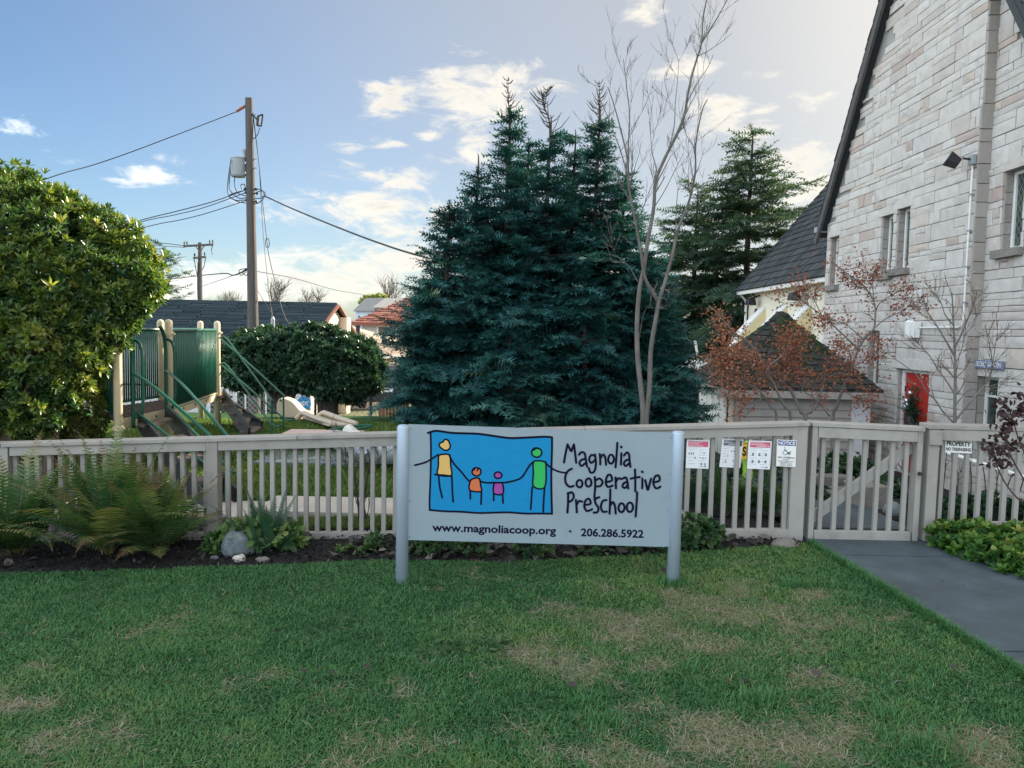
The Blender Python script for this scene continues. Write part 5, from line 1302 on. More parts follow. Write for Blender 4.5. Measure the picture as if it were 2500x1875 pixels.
mb.add(vs, [(i * 4 + k, i * 4 + k + 1, i * 4 + 5 + k, i * 4 + 4 + k) for i in range(8) for k in range(3)] + [(0, 1, 2, 3)[::-1], (32, 33, 34, 35)]); o = mb.build('hull', M['plastic_grey'], t, smooth=True)
sf = o.modifiers.new('thick', 'SOLIDIFY'); sf.thickness = .025
for dx_ in (-.22, .2):
    mb = MB(); mb.box((a.x + dx_ - .07, a.y - .22, z + .17), (a.x + dx_ + .07, a.y + .22, z + .20)); mb.build('seat', M['plastic_grey'], t, bevel=.008)
# lime figure with a yellow slow board between the posters
a = P(1826, 1150, 7.3); z = g(a.x, a.y)
t = thing('warning_figure', 'lime green plastic safety figure holding a yellow slow board behind the posters', 'warning figure', (a.x, a.y, z))
mb = MB(); mb.lathe((a.x, a.y, z), [(.13, 0), (.13, .03), (.05, .12), (.05, .3), (.06, .36), (.05, .5), (.03, .53)], 14); mb.build('body', M['lime'], t, smooth=True)
mb = MB(); mb.lathe((a.x, a.y, z), [(.02, .53), (.055, .56), (.06, .61), (.045, .66), (.01, .68)], 12); mb.build('head', M['plastic_pink'], t, smooth=True)
bz = P(1820, 1102, 7.25).z; Bd = Board((a.x - .10, 7.22, bz - .07), (1, 0, 0), (0, 0, 1)); mb = MB(); Bd.plate(mb, 0, 0, .26, .16, -.008, 0); mb.build('board', M['sign_yellow'], t)
mb = MB(); Bd.text(mb, 'SLOW', .015, .035, .085, .23, .03, .001); Bd.plate(mb, .004, .149, .256, .155, .0005, .001); mb.build('lettering', M['ink'], t)

# ------------------------------------------------------------------ utility poles and wires
UY = 24.0
up0, up1 = P(619, 860, UY), P(608, 240, UY)
up = thing('utility_pole', 'tall weathered timber utility pole carrying a grey transformer can', 'utility pole', (up0.x, UY, g(up0.x, UY)))
zb_ = g(up0.x, UY) - .3; d_ = (up1 - up0) / (up1.z - up0.z)
def pole_at(py): 
    z = P(612, py, UY).z; return up0 + d_ * (z - up0.z)
zs_ = np.linspace(zb_, up1.z, 9); mb = MB(); mb.tube([up0 + d_ * (z - up0.z) for z in zs_], list(np.linspace(.185, .115, 9)), 14); mb.build('pole', M['pole'], up, smooth=False)
c = P(583, 455, UY); zt_ = P(583, 384, UY).z; H = P(583, 384, UY).z - P(583, 432, UY).z; c = P(582, 432, UY)
mb = MB(); r = .225; mb.lathe(c, [(r * .9, 0), (r, .04), (r, H - .06), (r * 1.05, H - .055), (r * 1.05, H - .03), (r * .8, H), (.05, H + .015)], 20); tf_ = mb.build('transformer', M['grey_metal'], up, smooth=False)
mb = MB(); mb.tube([(c.x + .2, UY - .05, c.z + H - .02), (c.x + .2, UY - .05, c.z + H + .1), (c.x + .2, UY - .05, c.z + H + .22)], [.06, .05, .07], 10); mb.build('bushing', M['grey_metal'], tf_)
for z in (.12, .42):
    mb = MB(); mb.beam((c.x + r * .8, UY, c.z + z), (c.x + r + .22, UY, c.z + z), .12, .07); mb.build('bracket', M['steel'], tf_)
a = P(630, 300, UY); mb = MB()
for q in (P(626, 278, UY), P(640, 300, UY)): pass
f1_, f2_ = P(631, 283, UY - .1), P(629, 307, UY - .1)
mb.tube([f1_, f2_], .05, 8); mb.tube([f1_ + Vector((.13, 0, .02)), f2_ + Vector((.12, 0, .03))], .025, 6); mb.tube([f1_, f1_ + Vector((.15, 0, .05))], .025, 6); mb.tube([f2_, f2_ + Vector((.14, 0, 0))], .025, 6); mb.tube([pole_at(270), (f1_ + f2_) / 2], .025, 6); mb.build('fuse_cutout', M['black_metal'], up)
ia, ib = P(600, 258, UY), P(578, 272, UY); mb = MB(); n_ = 13
mb.tube([ia.lerp(ib, i / (n_ - 1)) for i in range(n_)], [.03 if i % 2 else .06 for i in range(n_)], 8); mb.build('insulator', M['ceramic'], up)
for px, py in ((598, 462), (600, 470), (602, 488), (625, 462), (627, 472), (626, 492)):
    q = P(px, py, UY - .05); pc = pole_at(py); mb = MB(); mb.tube([pc, q], .018, 6); mb.lathe(q, [(.03, -.04), (.045, 0), (.03, .04)], 8); mb.build('spool', M['black_metal'], up)
for py in (280, 388, 410):
    q = pole_at(py); mb = MB(); mb.tube([q, q + Vector((.22, 0, 0))], .014, 6); mb.build('step_bolt', M['steel'], up)
def loopwire(pts, r=.014):
    mb = MB(); mb.tube(smooth3(pts, 6), r, 5); mb.build('jumper_wire', M['wire'], up, smooth=True)
loopwire([P(564, 389, UY - .2), P(558, 430, UY - .2), P(556, 470, UY - .2), P(572, 488, UY - .2), P(598, 488, UY - .1)]); loopwire([P(566, 392, UY - .1), P(560, 440, UY - .1), P(562, 465, UY - .1), P(585, 484, UY - .1), P(606, 480, UY)])
loopwire([P(573, 430, UY - .1), P(573, 455, UY - .1), P(582, 472, UY - .1), P(600, 478, UY - .1)]); loopwire([P(590, 462, UY), P(588, 452, UY), P(596, 450, UY), P(600, 462, UY)]); loopwire([P(600, 496, UY), P(580, 492, UY - .1), P(560, 480, UY - .1), P(570, 472, UY), P(600, 464, UY)])
loopwire([P(622, 460, UY), P(640, 465, UY - .1), P(645, 480, UY - .1), P(632, 495, UY - .1), P(614, 498, UY)]); loopwire([P(622, 484, UY), P(636, 484, UY), P(648, 474, UY), P(640, 466, UY), P(625, 470, UY)])
loopwire([P(634, 312, UY - .1), P(628, 330, UY), P(616, 342, UY)], .012); loopwire([P(602, 656, UY), P(592, 664, UY), P(600, 672, UY), P(610, 664, UY), P(598, 658, UY)], .014); loopwire([P(600, 664, UY), P(588, 672, UY), P(584, 660, UY), P(604, 655, UY)], .014)
def wire(label, pts, r=.012, name='wire', grp='overhead wires of the utility poles', sag=0.0):
    pts = [Vector(p) for p in pts]
    if len(pts) == 2 and sag: pts = [pts[0].lerp(pts[1], t_) - Vector((0, 0, sag * 4 * t_ * (1 - t_))) for t_ in np.linspace(0, 1, 13)]
    else: pts = smooth3(pts, 6) if len(pts) > 2 else pts
    mb = MB(); mb.tube(pts, r, 5); o = mb.build(name, M['wire'], None, smooth=True); tag(o, label, 'wire', grp)
wire('thin wire rising from the big left shrub to the top of the pole', [P(577, 273, UY), P(350, 360, 22), P(230, 402, 21), P(112, 437, 20), P(-200, 560, 18)], .013)
wire('upper of three wires running left from the pole to the shrub top', [P(598, 464, UY), P(520, 492, 24), P(430, 516, 24), P(335, 540, 24), P(100, 610, 24)], .015)
wire('middle of three wires running left from the pole to the shrub top', [P(598, 471, UY), P(500, 506, 23.5), P(420, 526, 23.5), P(340, 543, 23.5), P(100, 614, 23)], .012)
wire('lowest of three wires running left from the pole to the shrub top', [P(600, 490, UY), P(500, 522, 23), P(430, 539, 23), P(365, 552, 23), P(100, 620, 22)], .012)
wire('thick dark cable sagging from the pole into the tall spruce group', [P(645, 478, UY), P(720, 512, 22), P(850, 565, 19), P(960, 605, 17), P(1045, 630, 15)], .022)
wire('low cable from the pole to the far crossarm pole', [P(602, 660, UY), P(570, 672, UY), P(540, 668, 26), P(430, 680, 34), P(300, 700, 40)], .02)
wire('faint wire running right from the low clamp to the far roofs', [P(612, 660, UY), P(720, 680, 30), P(820, 708, 36), P(905, 722, 40)], .014)
wire('long guy wire with a loop falling right of the pole over the dark roof', [P(616, 270, UY), P(630, 380, UY), P(640, 480, UY), P(652, 590, UY - .5), P(660, 640, UY - 1), P(690, 760, UY - 2), P(712, 800, UY - 2)], .012)
wire('straight thin guy wire hanging close beside the pole', [P(618, 275, UY), P(632, 400, UY), P(642, 560, UY), P(655, 700, UY - 1), P(666, 790, UY - 1.5)], .009)
wire('short guy wire slanting from the pole foot to the roof edge', [P(618, 690, UY), P(650, 745, UY), P(690, 805, UY - 1)], .009)
a = P(653, 593, UY - .5); wire('small loop of slack wire on the guy', [a + Vector((.06 * math.sin(i * PI / 4), 0, .14 * math.cos(i * PI / 4))) for i in range(9)], .012, 'wire_loop')
t = thing('guy_weight', 'small grey strain clamp hanging on a thin wire before the dark roof', 'clamp', P(666, 795, 22)); mb = MB(); q = P(666, 795, 22); mb.lathe((q.x, q.y, q.z - .1), [(.03, 0), (.06, .03), (.06, .28), (.02, .36)], 10); mb.build('body', M['grey_metal'], t)
mb = MB(); mb.tube([q + Vector((0, 0, .25)), P(661, 745, 22)], .01, 5); mb.tube([q + Vector((0, 0, -.1)), P(668, 840, 22)], .01, 5); mb.build('strap', M['wire'], t)

VY = 55.0
v0, v1 = P(489, 747, VY), P(488, 592, VY)
up2 = thing('utility_pole', 'distant utility pole with two crossarms above the dark roof', 'utility pole', (v0.x, VY, g(v0.x, VY)))
mb = MB(); mb.tube([(v0.x, VY, g(v0.x, VY) - .2), v0, v1], [.2, .16, .13], 10); mb.build('pole', M['pole'], up2)
for (x0, y0, x1, y1, s_) in ((448, 601, 521, 597, .14), (472, 630, 503, 627, .13)):
    mb = MB(); mb.beam(P(x0, y0, VY - .2), P(x1, y1, VY - .2), .12, s_); ca_ = mb.build('crossarm', M['pole'], up2)
    for t_ in ((.03, .12, .88, .98) if s_ > .135 else (.1, .9)):
        q = P(x0, y0, VY - .2).lerp(P(x1, y1, VY - .2), t_); mb = MB(); mb.lathe((q.x, q.y, q.z + .06), [(.03, 0), (.03, .08), (.07, .1), (.05, .24), (.02, .28)], 8); mb.build('insulator', M['black_metal'], ca_)
for a, b in (((478, 602), (487, 614)), ((499, 600), (490, 613))):
    mb = MB(); mb.beam(P(*a, VY - .2), P(*b, VY - .2), .05, .05); mb.build('brace', M['pole'], up2)
for pts in ([(519, 598), (516, 612), (520, 622)], [(474, 632), (478, 655), (483, 680)], [(502, 629), (498, 650), (492, 660)], [(483, 640), (482, 700), (484, 745)]):
    mb = MB(); mb.tube(smooth3([P(*p, VY - .2) for p in pts], 4), .03, 5); mb.build('drop_wire', M['wire'], up2)
wire('faint wire leaving the distant pole top towards the left shrub', [P(448, 600, VY), P(400, 594, VY), P(300, 588, VY)], .025); wire('second faint wire from the distant crossarm to the left', [P(452, 604, VY), P(380, 600, VY), P(300, 600, VY)], .02)
wire('wire from the distant pole running down right to the near pole', [P(490, 700, VY), P(560, 676, 40), P(602, 658, UY)], .016)

# ------------------------------------------------------------------ houses beyond the yard
def rows_on(mb, a, b, c, d, rows, lift, w=None, seed=0): shingle_face(mb, a, b, c, d, rows, w or 1e9, lift, seed)
HX1 = P(815, 747, 30).x; hy0, hy1, hyr = 26.5, 33.5, 30.0
zr_ = P(815, 747, 30).z; ze_ = P(858, 822, 33.5).z; HX0 = -19.0; hg = -2.0
house = thing('house', 'long low house with dark blue shingle roof and cream sunlit gable behind the round shrubs', 'house', (HX1, 30, hg))
mb = MB(); mb.box((HX0, hy0 + .02, hg - 1), (HX1 - .02, hy1, ze_)); mb.prism([(HX1 - .14, hy0 + .02, ze_), (HX1 - .14, hy1, ze_), (HX1 - .14, hyr, zr_ - .05)], (.12, 0, 0)); wl_ = mb.build('wall', M['white_siding'], house)
for i in range(11):
    z0 = hg + .1 + i * .2
    if z0 > ze_ - .2: break
    mb = MB(); mb.hexa([(HX0, hy0 - .015, z0), (HX1, hy0 - .015, z0), (HX1, hy0 + .018, z0), (HX0, hy0 + .018, z0), (HX0, hy0 + .004, z0 + .21), (HX1, hy0 + .004, z0 + .21), (HX1, hy0 + .018, z0 + .21), (HX0, hy0 + .018, z0 + .21)]); mb.build('siding_board', M['white_siding'], house)
z0 = hg + .1
while z0 < zr_ - .15:
    half = lambda z: (hyr - hy0) if z < ze_ else (hyr - hy0) * (zr_ - .05 - z) / (zr_ - .05 - ze_)
    h0, h1 = half(z0), half(z0 + .2)
    if h1 > .1:
        mb = MB(); mb.hexa([(HX1 - .018, hyr - h0, z0), (HX1 + .018, hyr - h0, z0), (HX1 + .018, hyr + h0, z0), (HX1 - .018, hyr + h0, z0), (HX1 - .018, hyr - h1, z0 + .21), (HX1 + .002, hyr - h1, z0 + .21), (HX1 + .002, hyr + h1, z0 + .21), (HX1 - .018, hyr + h1, z0 + .21)]); mb.build('siding_board', M['cream_siding'], house)
    z0 += .2
ov = .12; rz = lambda y: zr_ - (abs(y - hyr)) * (zr_ - ze_) / (hyr - hy0)
mb = MB()
for s_ in (-1, 1):
    ye = hyr + s_ * (hyr - hy0 + .45); p = [Vector((HX1 + ov, hyr, zr_)), Vector((HX1 + ov, ye, rz(ye))), Vector((HX1 + ov, ye, rz(ye) + .12)), Vector((HX1 + ov, hyr, zr_ + .12))]
    mb.prism(p if s_ > 0 else p[::-1], (HX0 - HX1 - ov, 0, 0))
hroof = mb.build('roof', M['dark_shingle'], house)
mb = MB(); ye = hyr - (hyr - hy0 + .45)
shingle_face(mb, Vector((HX0, ye, rz(ye) + .125)), Vector((HX1 + ov, ye, rz(ye) + .125)), Vector((HX1 + ov, hyr, zr_ + .125)), Vector((HX0, hyr, zr_ + .125)), 30, .9, .014, 5); mb.build('shingles', M['dark_shingle'], hroof, k='stuff')
for s_ in (-1, 1):
    ye = hyr + s_ * (hyr - hy0 + .46); mb = MB(); mb.beam((HX1 + ov + .02, hyr, zr_ + .03), (HX1 + ov + .02, ye, rz(ye) + .03), .04, .2, (1, 0, 0)); mb.build('barge_board', M['brick'], house)
mb = MB(); mb.box((HX1 + .02, hyr + .9, hg), (HX1 + .32, hyr + 1.6, zr_ - .42)); mb.build('chimney', M['cream_siding'], house)
a = P(402, 740, 31); b = P(385, 695, 31); mb = MB(); mb.box((b.x - .4, 30.6, zr_ - .6), (a.x, 31.4, b.z)); mb.build('chimney', M['stucco_w'], house)
mb = MB(); mb.box((HX1 + .019, hy0 - .03, hg - .2), (HX1 + .04, hy0 + .14, ze_)); mb.build('corner_board', M['white'], house)
for px in (535, 600, 650):
    q = P(px, 985, hy0 - .02); fr = link(bpy.data.objects.new('window', None)); fr.parent = house; fr.location = q - house.location
    mb = MB(); 
    for a, b in (((-.35, -.45), (.35, -.39)), ((-.35, .39), (.35, .45)), ((-.35, -.39), (-.29, .39)), ((.29, -.39), (.35, .39)), ((-.025, -.39), (.025, .39))): mb.box((q.x + a[0], hy0 - .06, q.z + a[1]), (q.x + b[0], hy0 - .02, q.z + b[1]))
    mb.build('frame', M['white'], fr); mb = MB(); mb.box((q.x - .29, hy0 - .035, q.z - .39), (q.x + .29, hy0 - .021, q.z + .39)); mb.build('pane', M['glass'], fr)
q = P(742, 985, hy0 - .05); t = thing('alarm_sign', 'blue octagonal alarm sign on the white house wall', 'sign', q); mb = MB(); R8 = .26
Bd = Board(q, (1, 0, 0), (0, 0, 1)); Bd.shape(mb, [(R8 * math.cos(PI / 8 + i * PI / 4), R8 * math.sin(PI / 8 + i * PI / 4)) for i in range(8)], -.02, 0); mb.build('board', M['blue'], t); mb = MB(); Bd.text(mb, 'ADT', 0, -.07, .14, .32, .03, .004, True); mb.build('lettering', M['white_ink'], t)

BY = 33.0
bz = P(935, 867, BY).z; bx1 = P(990, 867, BY).x
h2 = thing('house', 'low house with tan hipped roof and white gutter between the round shrubs and the spruces', 'house', (bx1, BY, hg))
mb = MB(); mb.box((bx1 - 6, BY + .4, hg - 1), (bx1 - .4, 43, bz)); mb.build('wall', M['cream_siding'], h2)
for i in range(12):
    z0 = hg + i * .2
    if z0 < bz - .2: mb = MB(); mb.hexa([(-7.0, BY + .36, z0), (bx1 - .4, BY + .36, z0), (bx1 - .4, BY + .398, z0), (-7.0, BY + .398, z0), (-7.0, BY + .385, z0 + .2), (bx1 - .4, BY + .385, z0 + .2), (bx1 - .4, BY + .398, z0 + .2), (-7.0, BY + .398, z0 + .2)]); mb.build('siding_board', M['cream_siding'], h2)
r0 = P(853, 795, 38); r1 = Vector((-14, 38, r0.z)); e = [Vector((-14, BY, bz)), Vector((bx1 + .4, BY, bz)), Vector((bx1 + .4, 43.2, bz)), Vector((-14, 43.2, bz))]
mb = MB(); mb.add(e + [r0, r1] + [v_ + Vector((0, 0, -.12)) for v_ in e], [(0, 1, 4, 5), (1, 2, 4), (2, 3, 5, 4), (3, 0, 5), (9, 8, 7, 6), (0, 6, 7, 1), (1, 7, 8, 2), (2, 8, 9, 3), (3, 9, 6, 0)]); rr_ = mb.build('roof', M['tan_roof'], h2)
mb = MB(); shingle_face(mb, e[0], e[1], r0, r1, 22, .8, .02, 6); mb.build('shingles', M['tan_roof'], rr_, k='stuff')
mb = MB(); mb.box((-14, BY - .12, bz - .14), (bx1 + .45, BY - .005, bz + .02)); mb.build('gutter', M['white'], h2)
a = P(968, 872, BY); mb = MB(); mb.tube(smooth3([(a.x, BY - .05, bz - .1), (a.x - .1, BY + .1, bz - .3), (a.x - .4, BY + .30, bz - .55), (a.x - .42, BY + .3, hg)], 4), .06, 8); mb.build('downpipe', M['white'], h2, smooth=True)
for px, py, Y in ((874, 805, 36.2), (937, 826, 34.8)):
    q = P(px, py, Y); t_ = (q.z - bz); mb = MB(); mb.lathe((q.x, q.y, q.z - .3), [(.1, 0), (.1, .42), (.14, .43), (.14, .5)], 10); mb.build('vent_pipe', M['black_metal'], h2)

TY = 45.0
tz = P(940, 790, TY).z; t0 = P(858, 800, TY)
h3 = thing('house', 'pale house with red clay tile roof half hidden by the spruces', 'house', (t0.x, TY, -3)); tx1 = t0.x + 11
mb = MB(); mb.box((t0.x + .5, TY + .5, -4), (tx1 - .5, TY + 9, tz)); mb.build('wall', M['pale_grey'], h3)
apx = P(1000, 726, TY + 4.5); e = [Vector((t0.x, TY, tz)), Vector((tx1, TY, tz)), Vector((tx1, TY + 9.5, tz)), Vector((t0.x, TY + 9.5, tz))]; r0, r1 = Vector((apx.x, TY + 4.7, apx.z)), Vector((tx1 - 3, TY + 4.7, apx.z))
mb = MB(); mb.add(e + [r0, r1] + [v_ + Vector((0, 0, -.14)) for v_ in e], [(0, 1, 5, 4), (1, 2, 5), (2, 3, 4, 5), (3, 0, 4), (9, 8, 7, 6), (0, 6, 7, 1), (1, 7, 8, 2), (2, 8, 9, 3), (3, 9, 6, 0)]); rr_ = mb.build('roof', M['tile'], h3)
mb = MB(); shingle_face(mb, e[0], e[1], r1, r0, 15, .45, .09, 7); shingle_face(mb, e[3], e[0], r0, r0, 15, .45, .09, 8); mb.build('roof_tiles', M['tile'], rr_, k='stuff')
q = P(945, 815, TY + .45); fr = link(bpy.data.objects.new('window', None)); fr.parent = h3; fr.location = q - h3.location
mb = MB(); mb.box((q.x - .6, TY + .40, q.z - .5), (q.x + .6, TY + .48, q.z + .5)); mb.build('frame', M['white'], fr); mb = MB(); mb.box((q.x - .5, TY + .38, q.z - .4), (q.x + .5, TY + .395, q.z + .4)); mb.build('pane', M['glass'], fr)

q = P(868, 790, 75); h4 = thing('house', 'distant pale blue two storey house with dark shutters and grey roof', 'house', (q.x, 75, -3.5), rotz=math.radians(-28))
L4, D4, E4, R4 = 4.6, 3.4, P(865, 757, 75).z + 3.5, P(840, 728, 75).z + 3.5
mb = MB(); mb.box((0, 0, -2), (L4, D4, E4)); mb.prism([(0, 0, E4), (0, D4, E4), (0, D4 / 2, R4)][::-1], (L4, 0, 0)); mb.build('wall', M['pale_blue'], h4, local=True)
mb = MB()
for s_ in (-1, 1):
    ye = D4 / 2 + s_ * (D4 / 2 + .2); ze2 = E4 - .2 * (R4 - E4) / (D4 / 2); p = [Vector((-.12, D4 / 2, R4)), Vector((-.12, ye, ze2)), Vector((-.12, ye, ze2 + .1)), Vector((-.12, D4 / 2, R4 + .12))]; mb.prism(p if s_ < 0 else p[::-1], (L4 + .24, 0, 0))
mb.build('roof', M['grey_roof'], h4, local=True)
for x, z, sh in ((.9, E4 - 1.0, 1), (2.2, E4 - 1.0, 0), (3.4, E4 - 1.0, 1)):
    w_o = link(bpy.data.objects.new('window', None)); w_o.parent = h4; w_o.location = (x, -.02, z)
    mb = MB(); mb.box((-.3, -.03, -.45), (.3, -.0, .45)); mb.build('frame', M['white'], w_o, local=True); mb = MB(); 
    for a in (-.25, .02):
        for b in (-.4, .02): mb.box((a, -.045, b), (a + .23, -.031, b + .38))
    mb.build('pane', M['glass'], w_o, local=True)
    if sh:
        for a in (-.52, .32): mb = MB(); mb.box((a, -.04, -.45), (a + .2, -.001, .45)); mb.build('shutter', M['shutter'], w_o, local=True)
w_o = link(bpy.data.objects.new('window', None)); w_o.parent = h4; w_o.location = (-.02, D4 * .5, E4 - .9); mb = MB(); mb.box((-.03, -.3, -.5), (0, .3, .5)); mb.build('frame', M['white'], w_o, local=True)
mb = MB(); mb.box((-.045, -.22, -.42), (-.031, .22, -.03)); mb.box((-.045, -.22, .03), (-.031, .22, .42)); mb.build('pane', M['glass'], w_o, local=True)
mb = MB(); mb.box((3.0, -.9, -1), (3.9, -.25, E4 + .15)); mb.build('chimney', M['brick'], h4, local=True)
q = P(975, 745, 62); h5 = thing('house', 'grey house roof just showing above the red tile roof', 'house', (q.x, 62, -3)); z5 = P(975, 752, 62).z; zr5 = P(975, 726, 62).z
mb = MB(); mb.box((q.x - 1.8, 62, -4), (q.x + 4, 66, z5)); mb.build('wall', M['grey_metal'], h5)
mb = MB(); mb.prism([(q.x - 2.1, 61.7, z5), (q.x - 1.5, 64, zr5), (q.x - 2.1, 66.3, z5)][::-1], (7, 0, 0)); mb.build('roof', M['grey_roof'], h5)

# chain link fence at the far side of the yard
CY_ = 20.0; cx0, cx1 = -13.0, -3.2
t = thing('chain_link_fence', 'chain link fence with dark posts before the white house', 'fence', (-6, CY_, g(-6, CY_)))
ctop = P(800, 948, CY_).z; cb = g(-6, CY_)
mb = MB(); st = .14
for s_ in (1, -1):
    c = cx0 - 3
    while c < cx1 + 3:
        a, b = c, c + s_ * (ctop - cb); lo_, hi_ = max(min(a, b), cx0), min(max(a, b), cx1)
        if hi_ > lo_:
            za, zb_2 = cb + (lo_ - a) / (b - a) * (ctop - cb), cb + (hi_ - a) / (b - a) * (ctop - cb); mb.beam((lo_, CY_ + .004 * s_, za), (hi_, CY_ + .004 * s_, zb_2), .007, .007, (0, 1, 0))
        c += st
mb.build('mesh', M['steel'], t, k='stuff')
for px in (905, 770, 640, 500):
    x = P(px, 1000, CY_).x; mb = MB(); mb.tube([(x, CY_, cb - .2), (x, CY_, ctop + .05)], .035, 8); mb.build('post', M['black_metal'], t)
mb = MB(); mb.tube([(cx0, CY_, ctop), (cx1, CY_, ctop)], .022, 8); mb.build('top_rail', M['black_metal'], t)
wf = thing('board_fence', 'short brown board fence between the tan roofed house and the spruces', 'fence', P(950, 950, 29))
x0, x1 = P(925, 900, 29).x, P(1000, 900, 29).x; zt2 = P(950, 893, 29).z; n_ = 9
for i in range(n_):
    a, b = x0 + (x1 - x0) * i / n_, x0 + (x1 - x0) * (i + .9) / n_; mb = MB(); mb.box((a, 29, -2.3), (b, 29.03, zt2 + random.uniform(-.04, .04))); mb.build('board', M['wood_fence'], wf)

# parked car glimpsed between the shrub and the spruces
q = P(940, 1003, 25); cg = q.z
car = thing('parked_car', 'dark parked car seen from behind between the round shrub and the spruces', 'car', (q.x, 25, cg))
def carsec(pts, y0, y1, m, name, par, inset=0):
    mb = MB(); mb.prism([Vector((q.x + x, y0, cg + z)) for x, z in pts], (0, y1 - y0, 0)); return mb.build(name, m, par, bevel=.05)
prof = [(-.80, .28), (-.88, .45), (-.88, .85), (-.84, .98), (.84, .98), (.88, .85), (.88, .45), (.80, .28)]
carsec(prof, 25, 29, M['car_paint'], 'body', car)
mb = MB(); mb.hexa([Vector((q.x + x, y, cg + z)) for x, y, z in ((-.80, 25.15, .985), (.80, 25.15, .985), (.80, 27.9, .985), (-.80, 27.9, .985), (-.62, 25.55, 1.45), (.62, 25.55, 1.45), (.62, 27.1, 1.45), (-.62, 27.1, 1.45))]); mb.build('cabin', M['car_paint'], car, bevel=.05)
mb = MB(); mb.hexa([Vector((q.x + x, y, cg + z)) for x, y, z in ((-.66, 25.17, 1.04), (.66, 25.17, 1.04), (.66, 25.25, 1.04), (-.66, 25.25, 1.04), (-.55, 25.47, 1.38), (.55, 25.47, 1.38), (.55, 25.56, 1.38), (-.55, 25.56, 1.38))]); mb.build('rear_window', M['glass'], car)
for x in (-.74, .74):
    mb = MB(); mb.box((q.x + x - .12, 24.955, cg + .66), (q.x + x + .12, 25.03, cg + .90)); mb.build('tail_light', M['tail_red'], car, bevel=.02)
    for y in (25.75, 28.2):
        mb = MB(); mb.tube([(q.x + x * 1.2 - .1, y, cg + .32), (q.x + x * 1.2 + .1, y, cg + .32)], .32, 18); wh = mb.build('wheel', M['tyre'], car); mb = MB(); s_ = 1 if x > 0 else -1; mb.tube([(q.x + x * 1.2 + s_ * .101, y, cg + .32), (q.x + x * 1.2 + s_ * .112, y, cg + .32)], .19, 14); mb.build('rim', M['steel'], wh)
mb = MB(); mb.box((q.x - .26, 24.97, cg + .62), (q.x + .26, 25.02, cg + .75)); mb.build('plate', M['white'], car)

# ------------------------------------------------------------------ plants: templates
LEAF = (np.array([[0, 0, 0], [.20, .30, .05], [.20, .68, .04], [0, 1, -.06], [-.20, .68, .04], [-.20, .30, .05]]), np.array([[0, 1, 2, 3], [0, 3, 4, 5]]))
def rosette(n, tilt0, tilt1, r, width=1.0):
    vs, fs = [], []
    for i in range(n):
        a = 2 * PI * i * .382 + r.uniform(-.3, .3); tl = tilt0 + (tilt1 - tilt0) * i / max(1, n - 1) + r.uniform(-.15, .15); s = r.uniform(.75, 1.1)
        v = LEAF[0] * np.array([width, 1, 1]) * s
        c, s_ = math.cos(tl), math.sin(tl)                      # y axis -> leaning from z
        v = np.stack([v[:, 0], v[:, 1] * s_ + v[:, 2] * -c, v[:, 1] * c + v[:, 2] * s_ + .04 * (n - i) / n], 1)
        ca, sa = math.cos(a), math.sin(a)
        v = np.stack([v[:, 0] * ca - v[:, 1] * sa, v[:, 0] * sa + v[:, 1] * ca, v[:, 2]], 1)
        fs += [f + len(vs) * 6 for f in LEAF[1]]; vs.append(v)
    return np.concatenate(vs), np.array(fs)

def lobes_points(lobes, n, r, inner=.25, up_bias=0.0):
    """points and outward directions on an uneven crown made of several lobes"""
    vol = np.array([l[3] * l[4] + l[3] * l[5] + l[4] * l[5] for l in lobes]); pk = r.choice(len(lobes), n, p=vol / vol.sum())
    L = np.array(lobes)[pk]; d = r.normal(0, 1, (n, 3)); d /= np.linalg.norm(d, axis=1, keepdims=True)
    rad = np.where(r.random(n) < inner, r.uniform(.55, .95, n), 1.0)
    bump = 1 + .27 * (vnoise(d[:, 0] * 4 + L[:, 0] * 2 + 20, d[:, 2] * 4 + d[:, 1] * 2 + L[:, 2] * 2 + 20, 4) - .5) * 2 + .16 * (vnoise(d[:, 0] * 8 + L[:, 0] * 3 + 30, d[:, 2] * 8 + d[:, 1] * 5 + 30, 6) - .5) * 2
    p = L[:, :3] + d * L[:, 3:6] * (rad * bump)[:, None]
    # drop what lies deep inside another lobe
    deep = np.zeros(n, bool)
    for l in lobes:
        q = (((p - np.array(l[:3])) / np.array(l[3:6])) ** 2).sum(1); deep |= q < .5
    n_ = d / L[:, 3:6]; n_ /= np.linalg.norm(n_, axis=1, keepdims=True)
    return p[~deep], n_[~deep]

def leafy_crown(name, parent, lobes, n, size, m, seed, tilt=(.35, 1.25), leaves=9, width=.8, up=.55, inner=.25, tint=(.45, .22), zmin=None):
    r = np.random.default_rng(seed); rr = random.Random(seed)
    p, d = lobes_points(lobes, n, r, inner)
    if zmin is not None: k = p[:, 2] > zmin; p, d = p[k], d[k]
    d = d + np.array([0, 0, up]) + r.normal(0, .3, d.shape)
    allV, allF, allT, off = [], [], [], 0
    grp = r.integers(0, 4, len(p))
    cl = vnoise(p[:, 0] * 2.2 + 50, p[:, 2] * 2.2 + p[:, 1] * 1.5 + 50, seed % 50)
    for k in range(4):
        tv, tf = rosette(leaves, tilt[0], tilt[1], rr, width); q = grp == k
        tt = np.clip(tint[0] + (cl[q] - .5) * .5 + r.normal(0, tint[1], q.sum()), 0, 1)
        V, F, T = scatter(tv, tf, p[q], basis_z(d[q], r.uniform(0, 6.3, q.sum())), size * r.uniform(.7, 1.25, q.sum()), tt)
        lv = r.normal(0, .08, len(V) // 6).repeat(6)
        allV.append(V); allF.append(F + off); allT.append(np.clip(T + lv, 0, 1)); off += len(V)
    return np_mesh(name, np.concatenate(allV), np.concatenate(allF), m, parent, np.concatenate(allT))

